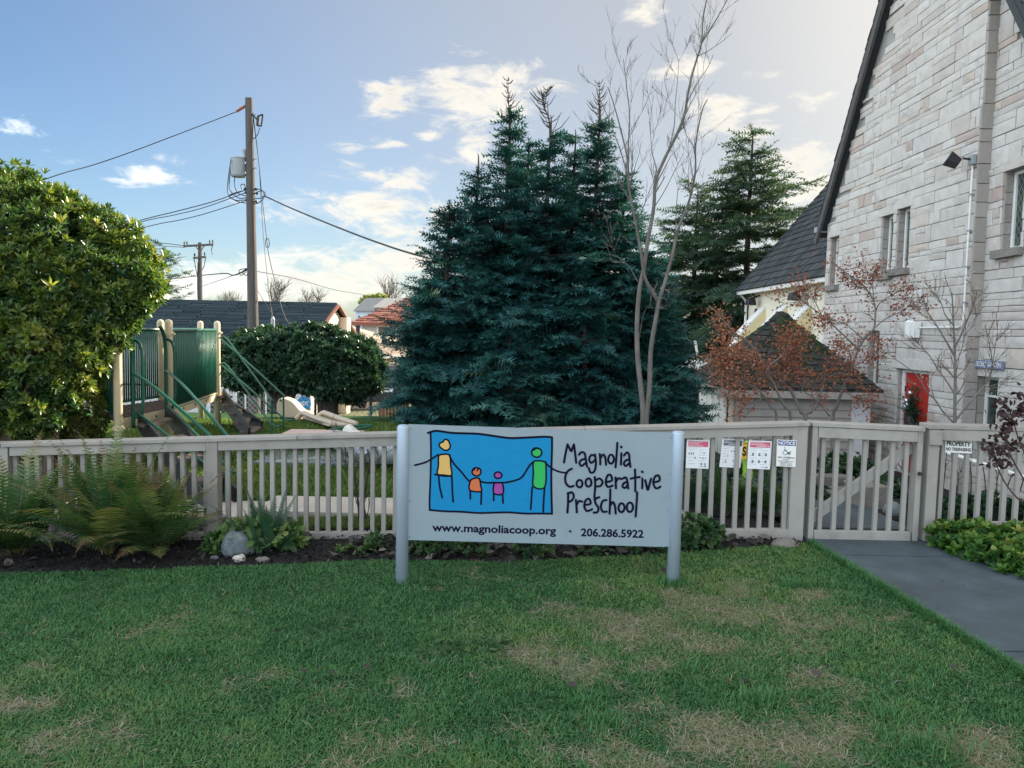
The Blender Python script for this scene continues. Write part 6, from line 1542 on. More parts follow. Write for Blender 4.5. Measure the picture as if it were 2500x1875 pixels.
# ------------------------------------------------------------------ the big laurel on the left
def lobe(px, py, Y, rpx, rz=None, ry=None):
    c = P(px, py, Y); k = Y / FPX; return (c.x, c.y, c.z, rpx * k, (ry or rpx) * k, (rz or rpx) * k)
lau = thing('laurel_shrub', 'huge sunlit evergreen laurel shrub rising behind the left end of the fence', 'shrub', (P(30, 1000, 7.9).x, 7.9, g(-5, 7.9)))
LOBES = [lobe(20, 590, 8.0, 180), lobe(150, 640, 8.0, 165), lobe(265, 660, 8.1, 120), lobe(-150, 700, 8.0, 260), lobe(70, 800, 7.9, 190), lobe(222, 765, 7.9, 92), lobe(125, 900, 7.8, 84), lobe(60, 930, 7.7, 110), lobe(320, 665, 8.0, 62), lobe(215, 565, 8.1, 85), lobe(90, 520, 8.1, 95), lobe(0, 480, 8.1, 75), lobe(-100, 920, 7.9, 190), lobe(92, 970, 7.7, 58), lobe(312, 722, 7.9, 42), lobe(60, 1000, 7.8, 60)]
LOBES = [(a + .03, b, c - .06, d * .87, e * .87, f_ * .87) for a, b, c, d, e, f_ in LOBES]
leafy_crown('crown', lau, LOBES, 21000, .076, M['laurel'], 3, (.30, 1.3), 9, .75, .5, .34, (.40, .24), zmin=.25)
# shoots standing out of the outline
rr = np.random.default_rng(8); p_, d_ = lobes_points(LOBES, 900, rr, 0.0); q_ = rr.random(len(p_)) < .5; p_, d_ = p_[q_], d_[q_]; d_ = d_ + np.array([0, 0, .9]); tv_, tf_ = rosette(8, .15, .8, random.Random(3), .6)
p_ = p_ + d_ / np.linalg.norm(d_, axis=1, keepdims=True) * rr.uniform(.03, .13, (len(p_), 1)); V_, F_, T_ = scatter(tv_, tf_, p_, basis_z(d_, rr.uniform(0, 6, len(p_))), rr.uniform(.07, .13, len(p_)), np.clip(rr.normal(.72, .2, len(p_)), 0, 1)); np_mesh('shoots', V_, F_, M['laurel'], lau, T_)['kind'] = 'stuff'
mb = MB(); b0 = Vector((P(20, 1000, 7.9).x, 7.9, g(-5, 7.9)))
for k, l in enumerate(LOBES[:12]):
    st = b0 + Vector((random.uniform(-.4, .3), random.uniform(-.1, .3), 0)); e = Vector(l[:3]); mb.tube(smooth3([st, st.lerp(e, .35) + Vector((random.uniform(-.2, .2), 0, .2)), st.lerp(e, .75) + Vector((0, 0, .1)), e], 4), [.06 - .045 * i / 12 for i in range(13)], 7)
mb.build('trunk', M['bark_brown'], lau, smooth=True)
# the lighter shrub at its foot
sh = thing('shrub', 'small yellowish fine leaved shrub at the foot of the big laurel', 'shrub', P(190, 1090, 8.3))
leafy_crown('crown', sh, [lobe(150, 1030, 8.4, 55), lobe(205, 990, 8.5, 60), lobe(110, 1050, 8.3, 40), lobe(215, 930, 8.6, 45), lobe(190, 1080, 8.4, 50)], 2600, .05, M['laurel'], 17, (.3, 1.1), 7, .7, .8, .35, (.75, .2), zmin=0)
mb = MB()
for k in range(16):
    a = P(random.uniform(130, 215), 1085, 8.2); a.z = g(a.x, a.y); mb.tube([a, a + Vector((random.uniform(-.12, .12), random.uniform(-.1, .1), .28)), a + Vector((random.uniform(-.25, .25), random.uniform(-.1, .1), .6))], [.007, .005, .003], 4)
mb.build('stems', M['bark_brown'], sh)
lg = P(30, 1052, 8.2); t = thing('log', 'thick sawn brown log standing in the sun under the laurel', 'log', (lg.x, 8.2, g(lg.x, 8.2)))
mb = MB(); mb.tube(smooth3([(lg.x - .5, 8.3, .05), (lg.x - .2, 8.2, .38), (lg.x + .05, 8.15, .42)], 4), [.17, .16, .15, .15, .15, .14, .14, .15, .15], 12); mb.build('wood', M['bark_brown'], t, smooth=True)
mb = MB(); mb.tube(smooth3([(lg.x + .0, 8.35, g(lg.x, 8)), (lg.x + .08, 8.3, .3), (lg.x + .22, 8.25, .50)], 4), [.15, .14, .13, .12, .12, .12, .12, .11, .10], 12); mb.build('branch', M['bark_brown'], t, smooth=True)

# ------------------------------------------------------------------ two round clipped shrubs
for lab, base, L, seed in (('round dark clipped shrub tree nearest the stair rails', (690, 1022), [lobe(655, 880, 18.2, 92, 68), lobe(605, 890, 18, 58, 58), lobe(715, 878, 18.2, 80, 68), lobe(640, 915, 18, 75, 30), lobe(565, 890, 18.2, 38, 42), lobe(720, 915, 18, 55, 32)], 41),
                            ('round dark clipped shrub tree nearest the tan roofed house', (800, 1022), [lobe(800, 880, 18, 92, 72), lobe(855, 895, 18, 65, 66), lobe(885, 905, 18, 42, 48), lobe(765, 865, 18.1, 65, 60), lobe(820, 915, 17.9, 70, 32), lobe(880, 925, 18, 46, 34)], 42)):
    b = P(base[0], base[1], 18.0); b.z = g(b.x, 18)
    t = thing('round_shrub', lab, 'shrub', b, 'clipped shrubs at the far side of the yard')
    leafy_crown('crown', t, L, 5200, .15, M['ball'], seed, (.3, 1.2), 8, .9, .6, .15, (.42, .18))
    mb = MB(); tp = Vector(L[0][:3])
    for dx_ in (-.5, -.12, .15, .5): mb.tube(smooth3([b + Vector((dx_ * .25, 0, -.1)), b + Vector((dx_ * .35, .0, .35)), b + Vector((dx_ * .9, 0, .8)), b + Vector((dx_ * 1.8, .1, 1.5))], 4), [.13 - .008 * i for i in range(13)], 8)
    mb.build('trunk', M['bark_dark'], t, smooth=True)
gl = P(790, 1036, 17.6)

# ------------------------------------------------------------------ the spruce group
def spray_t(n=7, seed=0):
    r = random.Random(seed); vs, fs = [], []
    for i in range(n):
        s = .04 + .9 * i / (n - 1) if n > 1 else .5; ln = .36 * (1 - .45 * s)
        for sd in (-1, 1):
            b = len(vs); w = .075; zz = r.uniform(-.10, .12)
            vs += [(0, s - w, 0), (0, s + w, 0), (sd * ln, s + ln * .75 + r.uniform(-.05, .05), zz)]; fs.append((b, b + 1, b + 2))
    b = len(vs); vs += [(-.035, .75, 0), (.035, .75, 0), (0, 1.12, .02)]; fs.append((b, b + 1, b + 2))
    b = len(vs); vs += [(-.02, 0, 0), (.02, 0, 0), (0, .9, 0)]; fs.append((b, b + 1, b + 2))
    return np.array(vs), np.array(fs)
def conifer(name, label, base, H, R, prof, seed, dz=.125, nb=11, sp=.20, step=.095, droop=.30, m='needle', grp=None, tint=.42, bare=0.0, twist=0.55, zlow=.12, aspect=1.0, trunk_r=.09):
    r = np.random.default_rng(seed); base = Vector(base)
    t = thing(name, label, 'tree', base, grp)
    pos, yd, up, sc, tn = [], [], [], [], []
    tb = MB(); z = zlow; px_, pv_ = zip(*prof)
    while z < H * .985:
        tt = z / H; rad = R * float(np.interp(tt, px_, pv_)); n = max(3, int(nb * min(1, .45 + rad / R * .8)))
        a0 = r.uniform(0, 6.28)
        for k in range(n):
            az_ = a0 + 6.283 * k / n + r.normal(0, .22); L = rad * r.uniform(.70, 1.16) * (.72 + .62 * float(vnoise(np.array([az_ * 1.9 + seed * 3.1]), np.array([z * 1.7 / max(dz * 7, .5) + seed]), 33)[0]))
            if L < .05 or (r.random() < .12 and L > .3): continue
            zz = z + r.uniform(-1.3, 1.3) * dz; h = np.array([math.cos(az_), math.sin(az_) * aspect, 0.])
            rise = .30 * tt + .05; dr = droop * r.uniform(.5, 1.6) * (1 - .6 * tt)
            mm = max(3, int(L / step)); s = np.linspace(.06 + .16 * (L / max(R, .01)), 1, mm)
            curve = np.outer(s * L, h) + np.array([base.x, base.y, base.z + zz]); curve[:, 2] += L * (rise * s - dr * s ** 2 + .10 * s ** 5)
            tan = np.gradient(curve, axis=0); tan /= np.linalg.norm(tan, axis=1, keepdims=True)
            side = np.cross(tan, [0, 0, 1.]); side /= np.linalg.norm(side, axis=1, keepdims=True)
            if k % 2 == 0 and L > .25:
                pts = [Vector(curve[0] - h * s[0] * L * .9)] + [Vector(c) for c in curve[::max(1, mm // 4)]]; tb.tube(pts, list(np.linspace(.022, .005, len(pts))), 4, False)
            # twigs to both sides, longest in the inner half, plus the leading shoot
            for sd in (-1, 1):
                tl = (.10 + .42 * L * (1 - s) ** .7 * s ** .3) * r.uniform(.6, 1.2, mm); q = np.maximum(1, np.ceil(tl / (sp * .75)).astype(int))
                d = tan * math.cos(.95) + side * (sd * math.sin(.95)); d[:, 2] -= .10 + .22 * r.random(mm)
                for i in range(mm):
                    for c in range(q[i]):
                        pos.append(curve[i] + d[i] * (tl[i] * c / q[i]) - np.array([0, 0, .25 * (tl[i] * c / q[i]) ** 2])); yd.append(d[i] + tan[i] * .25 * c + r.normal(0, .13, 3)); sc.append(sp * r.uniform(.65, 1.4)); tn.append(tint + .25 * (s[i] - .6) + .12 * c / q[i])
            for i in range(mm):
                pos.append(curve[i]); yd.append(tan[i] + r.normal(0, .12, 3)); sc.append(sp * r.uniform(.8, 1.25)); tn.append(tint + .2 * (s[i] - .5))
        z += dz * r.uniform(.8, 1.2)
    pos, yd, sc, tn = np.array(pos), np.array(yd), np.array(sc), np.array(tn)
    up = np.tile([[0, 0, 1.]], (len(pos), 1)) + r.normal(0, twist, (len(pos), 3)) * .7
    if bare: pass
    lump = vnoise(pos[:, 0] * 2.3 + 40, pos[:, 2] * 2.3 + pos[:, 1] * 1.7 + 40, seed % 40)
    tn = np.clip(tn + (lump - .5) * .5 + r.normal(0, .12, len(tn)), 0, 1)
    Vs, Fs, Ts, off = [], [], [], 0
    gi = r.integers(0, 3, len(pos))
    for k in range(3):
        tv, tf = spray_t(5, seed + k); q = gi == k
        V, F, T = scatter(tv, tf, pos[q], basis_y(yd[q], up[q]), sc[q], tn[q]); Vs.append(V); Fs.append(F + off); Ts.append(T); off += len(V)
    np_mesh('crown', np.concatenate(Vs), np.concatenate(Fs), M[m], t, np.concatenate(Ts))
    tb.tube(smooth3([base + Vector((0, 0, -.2)), base + Vector((.02, 0, H * .3)), base + Vector((-.02, 0, H * .7)), base + Vector((.02, 0, H * .96)), base + Vector((0, 0, H))], 3), [trunk_r * (1 - i / 12) ** 1.5 + .004 for i in range(13)], 8)
    tb.build('trunk', M['bark_dark'], t)
    return t, len(pos)
PROF = [(0, .90), (.12, 1), (.3, .94), (.5, .72), (.65, .49), (.74, .22), (.82, .11), (.88, .06), (.95, .035), (1, .015)]
PROF2 = [(0, .85), (.15, 1), (.4, .85), (.6, .62), (.8, .35), (.92, .14), (1, .02)]
SPR = 'spruces growing close together behind the sign'
ns = 0
for lab, px, top, rpx, Y, prof, seed in (
    ('dark spruce with the tallest thin spire, nearest the utility pole side', 1243, 262, 205, 11.2, PROF, 1), ('dark spruce with a crooked twin tipped spire in the middle of the group', 1342, 280, 175, 11.0, PROF, 2), ('dark spruce whose spire stands behind the bare tree', 1462, 258, 200, 11.5, PROF, 3),
    ('low broad spruce skirt at the house side of the group', 1095, 505, 135, 10.8, PROF2, 4), ('lowest spruce at the end of the group beside the round shrub', 1045, 690, 72, 10.6, PROF2, 5), ('broad low spruce beside the bare tree stems, nearest the shed', 1600, 690, 112, 11.4, PROF2, 6),
    ('short pale tipped spruce in front of the group just above the sign', 1245, 790, 120, 9.9, PROF2, 7), ('short spruce behind the bare tree trunk above the posters', 1430, 740, 150, 10.3, PROF2, 8), ('spruce with dense top filling the gap between the crooked spire and the bare tree', 1525, 395, 150, 11.8, PROF, 9), ('spruce with blunt top left of the tallest spire', 1165, 375, 130, 11.4, PROF, 10),
    ('spruce filling the back between the tallest spire and the crooked spire', 1288, 335, 190, 12.0, PROF, 11), ('spruce filling the back between the crooked spire and the bare tree', 1402, 315, 190, 12.1, PROF, 12)):
    Y = 13.2 + (Y - 11.2) * 1.1
    b = P(px, top + 60, Y); z0 = g(b.x, Y); H = P(px, top, Y).z - z0
    LEAD = {1: [(1245, 330), (1243, 290), (1242, 250), (1240, 197)], 2: [(1343, 345), (1340, 290), (1324, 250), (1330, 232), (1342, 214)], 3: [(1462, 320), (1463, 280), (1465, 250), (1463, 205)], 10: [(1165, 420), (1165, 385)]}.get(seed)
    o, k = conifer('spruce', lab, (b.x, Y, z0), H, rpx * Y / FPX, prof, seed, dz=.14, sp=.225, step=.108, grp=SPR, tint=.40 if seed != 7 else .5); ns += k
    if LEAD and len(LEAD) > 2:
        q = smooth3([P(a_, c_, Y) for a_, c_ in LEAD], 5); rl = random.Random(seed); mb = MB(); mb.tube(q, [.017 * (1 - .7 * i_ / (len(q) - 1)) for i_ in range(len(q))], 5)
        for i_ in range(2, len(q)):
            for _ in range(3):
                a_ = rl.uniform(0, 6.28); L_ = rl.uniform(.08, .30) * (1.25 - i_ / len(q)); d_ = Vector((math.cos(a_), math.sin(a_), .55)); e_ = q[i_] + d_ * L_; mb.tube([q[i_], q[i_].lerp(e_, .55) + Vector((0, 0, -.01)), e_ + Vector((0, 0, .05 * L_ / .2))], [.007, .008, .0035], 4)
        mb.build('leader', M['twig'], o)
print('sprays', ns)
CEDPROF = [(0, .7), (.15, .95), (.35, 1), (.5, .95), (.65, .80), (.8, .55), (.9, .30), (1, .03)]
b = P(1832, 450, 30); z0 = g(b.x, 30)
conifer('cedar', 'tall drooping cedar far behind, between the bare tree and the church roof', (b.x, 30, z0), P(1832, 318, 30).z - z0, 2.9, CEDPROF, 51, dz=.36, nb=10, sp=.46, step=.20, droop=.48, m='cedar', tint=.45, zlow=2.0, trunk_r=.25)
b = P(1700, 550, 32); z0 = g(b.x, 32)
conifer('cedar', 'lower ragged cedar far behind, half hidden by the bare tree', (b.x, 32, z0), P(1700, 455, 32).z - z0, 2.3, CEDPROF, 52, dz=.32, nb=10, sp=.48, step=.21, droop=.45, m='cedar', tint=.35, zlow=1.5, trunk_r=.22)
b = P(1660, 900, 36); z0 = g(b.x, 36)
conifer('cedar', 'dark low conifer behind the shed and the carport', (b.x + 1.5, 36, z0), P(1700, 640, 36).z - z0, 3.2, PROF2, 53, dz=.45, nb=8, sp=.5, step=.3, droop=.4, m='cedar', tint=.2, zlow=.5, trunk_r=.22)
b = P(398, 690, 46); z0 = g(b.x, 46)
conifer('conifer', 'distant tiered conifer showing beyond the big laurel', (b.x, 46, z0), P(392, 612, 46).z - z0, 1.6, [(0, 1), (.5, 1), (.7, .8), (.85, .5), (1, .05)], 54, dz=.5, nb=7, sp=.5, step=.3, droop=.2, m='cedar', tint=.25, zlow=2.0, trunk_r=.2)

# ------------------------------------------------------------------ bare trees
def branch_out(mb, p, d, L, r, depth, rr, spread=.6, upw=.15, minr=.0035, sides=5, tips=None, kids=(2, 4), curve=.25):
    n = 4; pts = [p.copy()]; dd = d.normalized()
    for i in range(n):
        dd = (dd + Vector((rr.uniform(-1, 1), rr.uniform(-1, 1), rr.uniform(-1, 1))) * curve * .5 + Vector((0, 0, upw * .4))).normalized(); pts.append(pts[-1] + dd * L / n)
    r1 = max(minr * .6, r * .45); mb.tube(pts, [r + (r1 - r) * i / n for i in range(n + 1)], sides if depth > 1 else 4, False)
    if depth <= 0 or L < .06:
        if tips is not None: tips.append((pts[-1], dd)); 
        return
    if tips is not None and depth <= 1:
        for q in pts[2:]: tips.append((q, dd))
    for k in range(rr.randint(*kids)):
        i = rr.randint(1, n); a = rr.uniform(0, 6.28); s = dd.cross(Vector((math.cos(a), math.sin(a), .3))).normalized()
        nd = (dd + s * spread * rr.uniform(.6, 1.3)).normalized(); branch_out(mb, pts[i], nd, L * rr.uniform(.45, .75), max(minr, (r + (r1 - r) * i / n) * .6), depth - 1, rr, spread, upw, minr, sides, tips, kids, curve)
def stems_tree(name, label, base, stems, barkm, twigs, seed, tw=(.25, .6), depth=2, sides=7, cat='tree', minr=.003, group=None, spread=.6, upw=.2, tips=None, tstart=.35):
    rr = random.Random(seed); t = thing(name, label, cat, base, group); mb = MB(); tb = MB()
    for pts, r0, r1, tn in stems:
        q = smooth3(pts, 6); n = len(q); mb.tube(q, [r0 + (r1 - r0) * (i / (n - 1)) ** .8 for i in range(n)], sides)
        if tips is not None: tips.append((q[-1], Vector((0, 0, 1))))
        for k in range(tn):
            u = rr.uniform(tstart, .99); i = int(u * (n - 1)); d = (q[min(i + 1, n - 1)] - q[i - 1]).normalized(); a = rr.uniform(0, 6.28)
            s = d.cross(Vector((math.cos(a), math.sin(a), .2))).normalized(); rad = r0 + (r1 - r0) * u ** .8
            branch_out(tb, q[i], (d + s * rr.uniform(.6, 1.0)).normalized(), rr.uniform(*tw) * (1.15 - .5 * u), max(minr * 1.2, rad * .45), depth, rr, spread, upw, minr, 5, tips)
    mb.build('trunk', barkm, t, smooth=True)
    if tb.v: tb.build('branches', twigs, t, smooth=True)
    return t
BY_ = 8.6
def R3(pts, Y=BY_, jy=.0): return [P(900 + u / 1.783, 150 + v / 1.783, Y + (jy * i)) for i, (u, v) in enumerate(pts)]
base = P(1570, 1100, BY_); base.z = g(base.x, BY_)
s_ = [([base + Vector((-.02, 0, -.1))] + R3([(1195, 1560), (1188, 1450), (1172, 1300), (1168, 1150), (1178, 1000), (1198, 900), (1215, 780), (1240, 640), (1250, 520), (1290, 420), (1345, 310), (1375, 230), (1388, 150), (1405, 70), (1428, -10), (1448, -78), (1456, -190), (1474, -285), (1498, -420), (1520, -540)]), 0.0350, 0.0040, 12),
      ([base + Vector((.02, 0, -.1))] + R3([(1208, 1560), (1222, 1430), (1228, 1260), (1252, 1110), (1265, 1040), (1290, 960), (1320, 850), (1345, 740), (1375, 660), (1400, 590), (1422, 480), (1424, 360), (1450, 220), (1475, 165)], jy=-.015), 0.0348, 0.0046, 8),
      (R3([(1262, 1050), (1235, 1000), (1210, 960), (1195, 905), (1185, 830), (1165, 720), (1145, 620), (1132, 540), (1128, 440), (1108, 340), (1085, 250), (1062, 170), (1040, 110)], jy=-.02), 0.0232, 0.0041, 8),
      (R3([(1130, 530), (1130, 430), (1132, 330), (1136, 230), (1125, 130), (1115, 40), (1108, -10)], jy=.02), 0.0104, 0.0029, 5), (R3([(1128, 500), (1100, 400), (1075, 330), (1045, 250), (1010, 170), (985, 100)], jy=.03), 0.0081, 0.0023, 4),
      (R3([(1448, -78), (1500, -160), (1540, -230), (1572, -290), (1600, -360)], jy=-.02), 0.0085, 0.003, 8), (R3([(1380, 200), (1400, 150), (1440, 80), (1480, 20), (1500, -30)], jy=-.02), 0.0070, 0.0023, 3), (R3([(1310, 370), (1330, 280), (1335, 180), (1345, 80), (1350, -10)], jy=.03), 0.0064, 0.0023, 4), (R3([(1255, 480), (1235, 400), (1228, 330), (1222, 260)], jy=.03), 0.0058, 0.0023, 3),
      (R3([(1240, 640), (1290, 560), (1330, 480), (1370, 400)], jy=-.03), 0.0058, 0.0023, 3), (R3([(1175, 1220), (1190, 1130), (1205, 1080), (1230, 1060)], jy=-.04), 0.0041, 0.0017, 2), (R3([(1172, 960), (1130, 890), (1080, 850), (1020, 835)], jy=-.06), 0.0058, 0.0023, 2)]
stems_tree('bare_tree', 'tall bare tree with two pale trunks, its top leaving the picture', base, s_, M['bark_grey'], M['bark_grey'], 5, (.22, .62), 2, 9, spread=.55, upw=.25, tstart=.38, minr=.002)

def R8(pts, Y, jy=0.0): return [P(1650 + u / 4.148, 650 + v / 4.148, Y + jy * i) for i, (u, v) in enumerate(pts)]
MY = 9.2
tips = []
mbase = P(1955, 1120, MY); mbase.z = g(mbase.x, MY)
def dwn(px, Y): q = P(px, 1130, Y); q.z = g(q.x, Y) - .05; return q
s_ = [([dwn(1965, MY)] + R8([(1310, 1560), (1270, 1480), (1210, 1350), (1150, 1240), (1080, 1180), (960, 1080), (850, 920), (760, 800), (690, 730), (600, 680), (530, 600), (470, 540), (400, 450), (330, 400)], MY, .02), 0.0245, 0.0048, 24),
      ([dwn(1966, MY)] + R8([(1315, 1560), (1370, 1480), (1430, 1400), (1470, 1280), (1490, 1180), (1520, 1060), (1540, 960)], MY), 0.0190, 0.0056, 16), ([dwn(2034, MY)] + R8([(1590, 1560), (1630, 1420), (1690, 1240), (1740, 1110), (1790, 1000), (1850, 840), (1920, 720), (2000, 640), (2020, 520), (2010, 370), (1930, 230), (1860, 160), (1740, 80), (1640, 0), (1560, -60)], MY + .2, .01), 0.0231, 0.0048, 20),
      (R8([(2015, 480), (2060, 380), (2130, 330), (2220, 270), (2330, 190)], MY + .3, .01), 0.0082, 0.0032, 10), (R8([(2010, 370), (2000, 290), (1995, 200), (1990, 120), (2010, 30)], MY + .3), 0.0068, 0.0032, 10), (R8([(1990, 650), (2110, 540), (2240, 480), (2370, 400), (2420, 360)], MY + .2), 0.0082, 0.0032, 12),
      (R8([(1850, 840), (1700, 700), (1560, 570), (1480, 500), (1380, 420), (1280, 360), (1150, 280), (1060, 210)], MY + .2, .02), 0.0109, 0.0032, 16), (R8([(1480, 500), (1420, 380), (1370, 270), (1330, 180)], MY + .3), 0.0061, 0.0032, 9), (R8([(1900, 740), (1760, 620), (1660, 560), (1560, 540)], MY), 0.0068, 0.0032, 9),
      ([dwn(1925, MY)] + R8([(1160, 1530), (1110, 1430), (1060, 1340), (1000, 1210), (930, 1080), (935, 1020), (1010, 960), (1080, 900), (1140, 810), (1160, 720), (1250, 650)], MY - .1), 0.0204, 0.0048, 26), ([dwn(1892, MY)] + R8([(1020, 1540), (960, 1420), (900, 1320), (800, 1230), (700, 1180), (600, 1150), (500, 1150)], MY - .15), 0.0177, 0.0048, 22),
      (R8([(1540, 960), (1590, 880), (1640, 800)], MY), 0.0054, 0.0032, 6), (R8([(930, 1060), (860, 1080), (760, 1000), (660, 930), (560, 900), (430, 870)], MY - .1), 0.0095, 0.0032, 22), (R8([(1490, 1180), (1600, 1090), (1720, 1060), (1900, 960), (2040, 860)], MY), 0.0082, 0.0032, 18), (R8([(1560, 1520), (1420, 1350), (1290, 1260), (1240, 1120), (1170, 980)], MY), 0.0109, 0.0032, 16), (R8([(1080, 1180), (1150, 1050), (1170, 900), (1160, 780)], MY), 0.0082, 0.0032, 18), (R8([(690, 1180), (700, 1060), (640, 980), (560, 960), (470, 960)], MY - .1), 0.0068, 0.0032, 18),
      (R8([(900, 1320), (800, 1380), (700, 1400)], MY - .2), 0.0054, 0.0024, 8), (R8([(1700, 1260), (1800, 1320), (1900, 1380)], MY), 0.0054, 0.0024, 8)]
mt = stems_tree('witch_hazel_tree', 'spreading small tree with rust orange withered leaves before the shed', mbase, s_, M['bark_grey'], M['bark_brown'], 9, (.10, .32), 1, 7, spread=.7, upw=.05, tips=tips, tstart=.30, minr=.0028)
r = np.random.default_rng(77)
tp = np.array([list(a) for a, b in tips]); 
lowleft = P(1900, 860, MY)
dens = np.where((tp[:, 2] < lowleft.z + .45), .85, .5); keep = r.random(len(tp)) < dens; tp = tp[keep]
reps = 5; pos = np.repeat(tp, reps, 0) + r.normal(0, .045, (len(tp) * reps, 3))
tv = LEAF[0] * np.array([1.5, 1, 2.5]); tt = np.clip(.5 + .5 * (lowleft.x + .35 - pos[:, 0]) * .4 + r.normal(0, .22, len(pos)), 0, 1)
V, F, T = scatter(tv, LEAF[1], pos, basis_y(r.normal(0, 1, (len(pos), 3)) + np.array([0, 0, -.3]), r.normal(0, 1, (len(pos), 3))), r.uniform(.018, .042, len(pos)), tt)
np_mesh('crown', V, F, M['rust'], mt, T)
print('rust leaves', len(pos))

def R6(pts, Y, jy=0.0): return [P(2000 + u / 3.318, 600 + v / 3.318, Y + jy * i) for i, (u, v) in enumerate(pts)]
GY = 7.8; gb_ = P(2331, 1250, GY); gb_.z = g(gb_.x, GY)
tips2 = []
s_ = [([gb_ + Vector((0, 0, -.05))] + R6([(1085, 1700), (1090, 1560), (1098, 1420), (1100, 1250), (1102, 1080), (1100, 900), (1095, 760), (1088, 640), (1085, 540), (1080, 450), (1075, 380)], GY), 0.0245, 0.0048, 14), (R6([(1100, 900), (1020, 760), (960, 660), (900, 570), (860, 500), (850, 410)], GY, .03), 0.0109, 0.0032, 9), (R6([(1095, 830), (1150, 720), (1200, 600), (1240, 500), (1260, 430), (1290, 350)], GY, -.03), 0.0109, 0.0032, 9), (R6([(1085, 640), (1020, 560), (990, 470), (930, 380), (870, 360)], GY, .02), 0.0068, 0.0032, 7),
      (R6([(1100, 1420), (1170, 1330), (1280, 1200), (1370, 1090), (1400, 960), (1380, 800), (1340, 640)], GY, -.03), 0.0122, 0.0032, 10), (R6([(1400, 980), (1420, 860), (1440, 740), (1490, 700)], GY), 0.0054, 0.0024, 5), (R6([(1085, 1430), (1000, 1340), (940, 1250), (880, 1190), (780, 1040), (620, 920), (540, 860)], GY, .03), 0.0095, 0.0032, 8), (R6([(1098, 1200), (1020, 1080), (960, 1000), (900, 900), (830, 820), (740, 730)], GY, .02), 0.0082, 0.0032, 8), (R6([(1102, 1300), (1200, 1180), (1320, 1150), (1440, 1120), (1550, 1060)], GY, -.02), 0.0068, 0.0024, 7), (R6([(1098, 960), (1140, 880), (1200, 700), (1290, 630)], GY), 0.0061, 0.0024, 6)]
gt = stems_tree('magnolia_tree', 'small bare magnolia with pale buds standing between the red door and the lower window', gb_, s_, M['bark_grey'], M['bark_brown'], 19, (.12, .30), 1, 8, spread=.55, upw=.2, tips=tips2, tstart=.35, minr=.0026)
tp = np.array([list(a) for a, b in tips2]); V, F, T = scatter(LEAF[0] * np.array([.9, 1, 1]), LEAF[1], tp, basis_y(r.normal(0, .4, (len(tp), 3)) + np.array([0, 0, 1]), r.normal(0, 1, (len(tp), 3))), r.uniform(.012, .022, len(tp)), r.uniform(.3, 1, len(tp))); kind(np_mesh('buds', V, F, M['bud'], gt, T), 'stuff')

# dark bare shrub just behind the fence near the sign
sb = P(878, 1294, 6.25); sb.z = g(sb.x, 6.25); k3 = lambda pts: [P(450 + u / 3.949, 1000 + v / 3.949, 6.25) for u, v in pts]
stems_tree('bare_shrub', 'dark leafless shrub with forked stems just behind the fence beside the sign', sb, [([sb] + k3([(1690, 1080), (1680, 930), (1660, 780), (1640, 640), (1620, 520), (1560, 420), (1540, 340)]), .014, .004, 10), ([sb + Vector((.04, 0, 0))] + k3([(1755, 1080), (1730, 920), (1745, 760), (1770, 620), (1790, 500), (1760, 380)]), .013, .004, 9), (k3([(1640, 640), (1690, 520), (1740, 450), (1800, 400)]), .007, .003, 5), (k3([(1640, 620), (1560, 520), (1480, 430)]), .006, .003, 5), (k3([(1770, 620), (1850, 540), (1900, 450)]), .006, .003, 4)], M['bark_dark'], M['bark_dark'], 23, (.12, .3), 1, 6, cat='shrub', tstart=.2, minr=.0022)

# far bare trees on the skyline
for lab, px, py, top, Y, sp, n in (('far bare tree rising over the dark roof just right of the utility pole', 670, 748, 690, 85, 1.1, 9), ('far low bare tree right of the first on the skyline', 765, 748, 722, 90, 1.5, 9), ('far tiny bare tree left of the utility pole', 560, 748, 728, 95, 1.3, 8), ('far bare tree behind the red tile roof beside the spruces', 952, 738, 692, 80, .9, 9)):
    b = P(px, py, Y); b.z = P(px, 790, Y).z; H = P(px, top, Y).z - b.z; rr = random.Random(px); st = []
    for i in range(n):
        a = rr.uniform(-1, 1) * sp * .45; st.append(([b, b + Vector((a * .3 * H * .3, rr.uniform(-.3, .3), H * .35)), b + Vector((a * H * .32, rr.uniform(-.5, .5), H * .7)), b + Vector((a * H * .45, rr.uniform(-.5, .5), H * rr.uniform(.85, 1.0)))], .10, .02, 8))
    stems_tree('bare_tree', lab, b, st, M['bark_grey'], M['bark_grey'], px, (.9, 1.8), 1, 5, group='bare trees on the skyline', minr=.02, tstart=.3)
q = P(915, 722, 78); t = thing('tree', 'far yellowish leafy tree top above the pale blue house', 'tree', (q.x, 78, -3)); leafy_crown('crown', t, [lobe(905, 738, 78, 22, 12), lobe(925, 735, 78, 20, 12)], 500, .35, M['laurel'], 61, leaves=6, tint=(.8, .1)); mb = MB(); mb.tube([(q.x, 78, -3), (q.x, 78, q.z)], .2, 6); mb.build('trunk', M['bark_brown'], t)

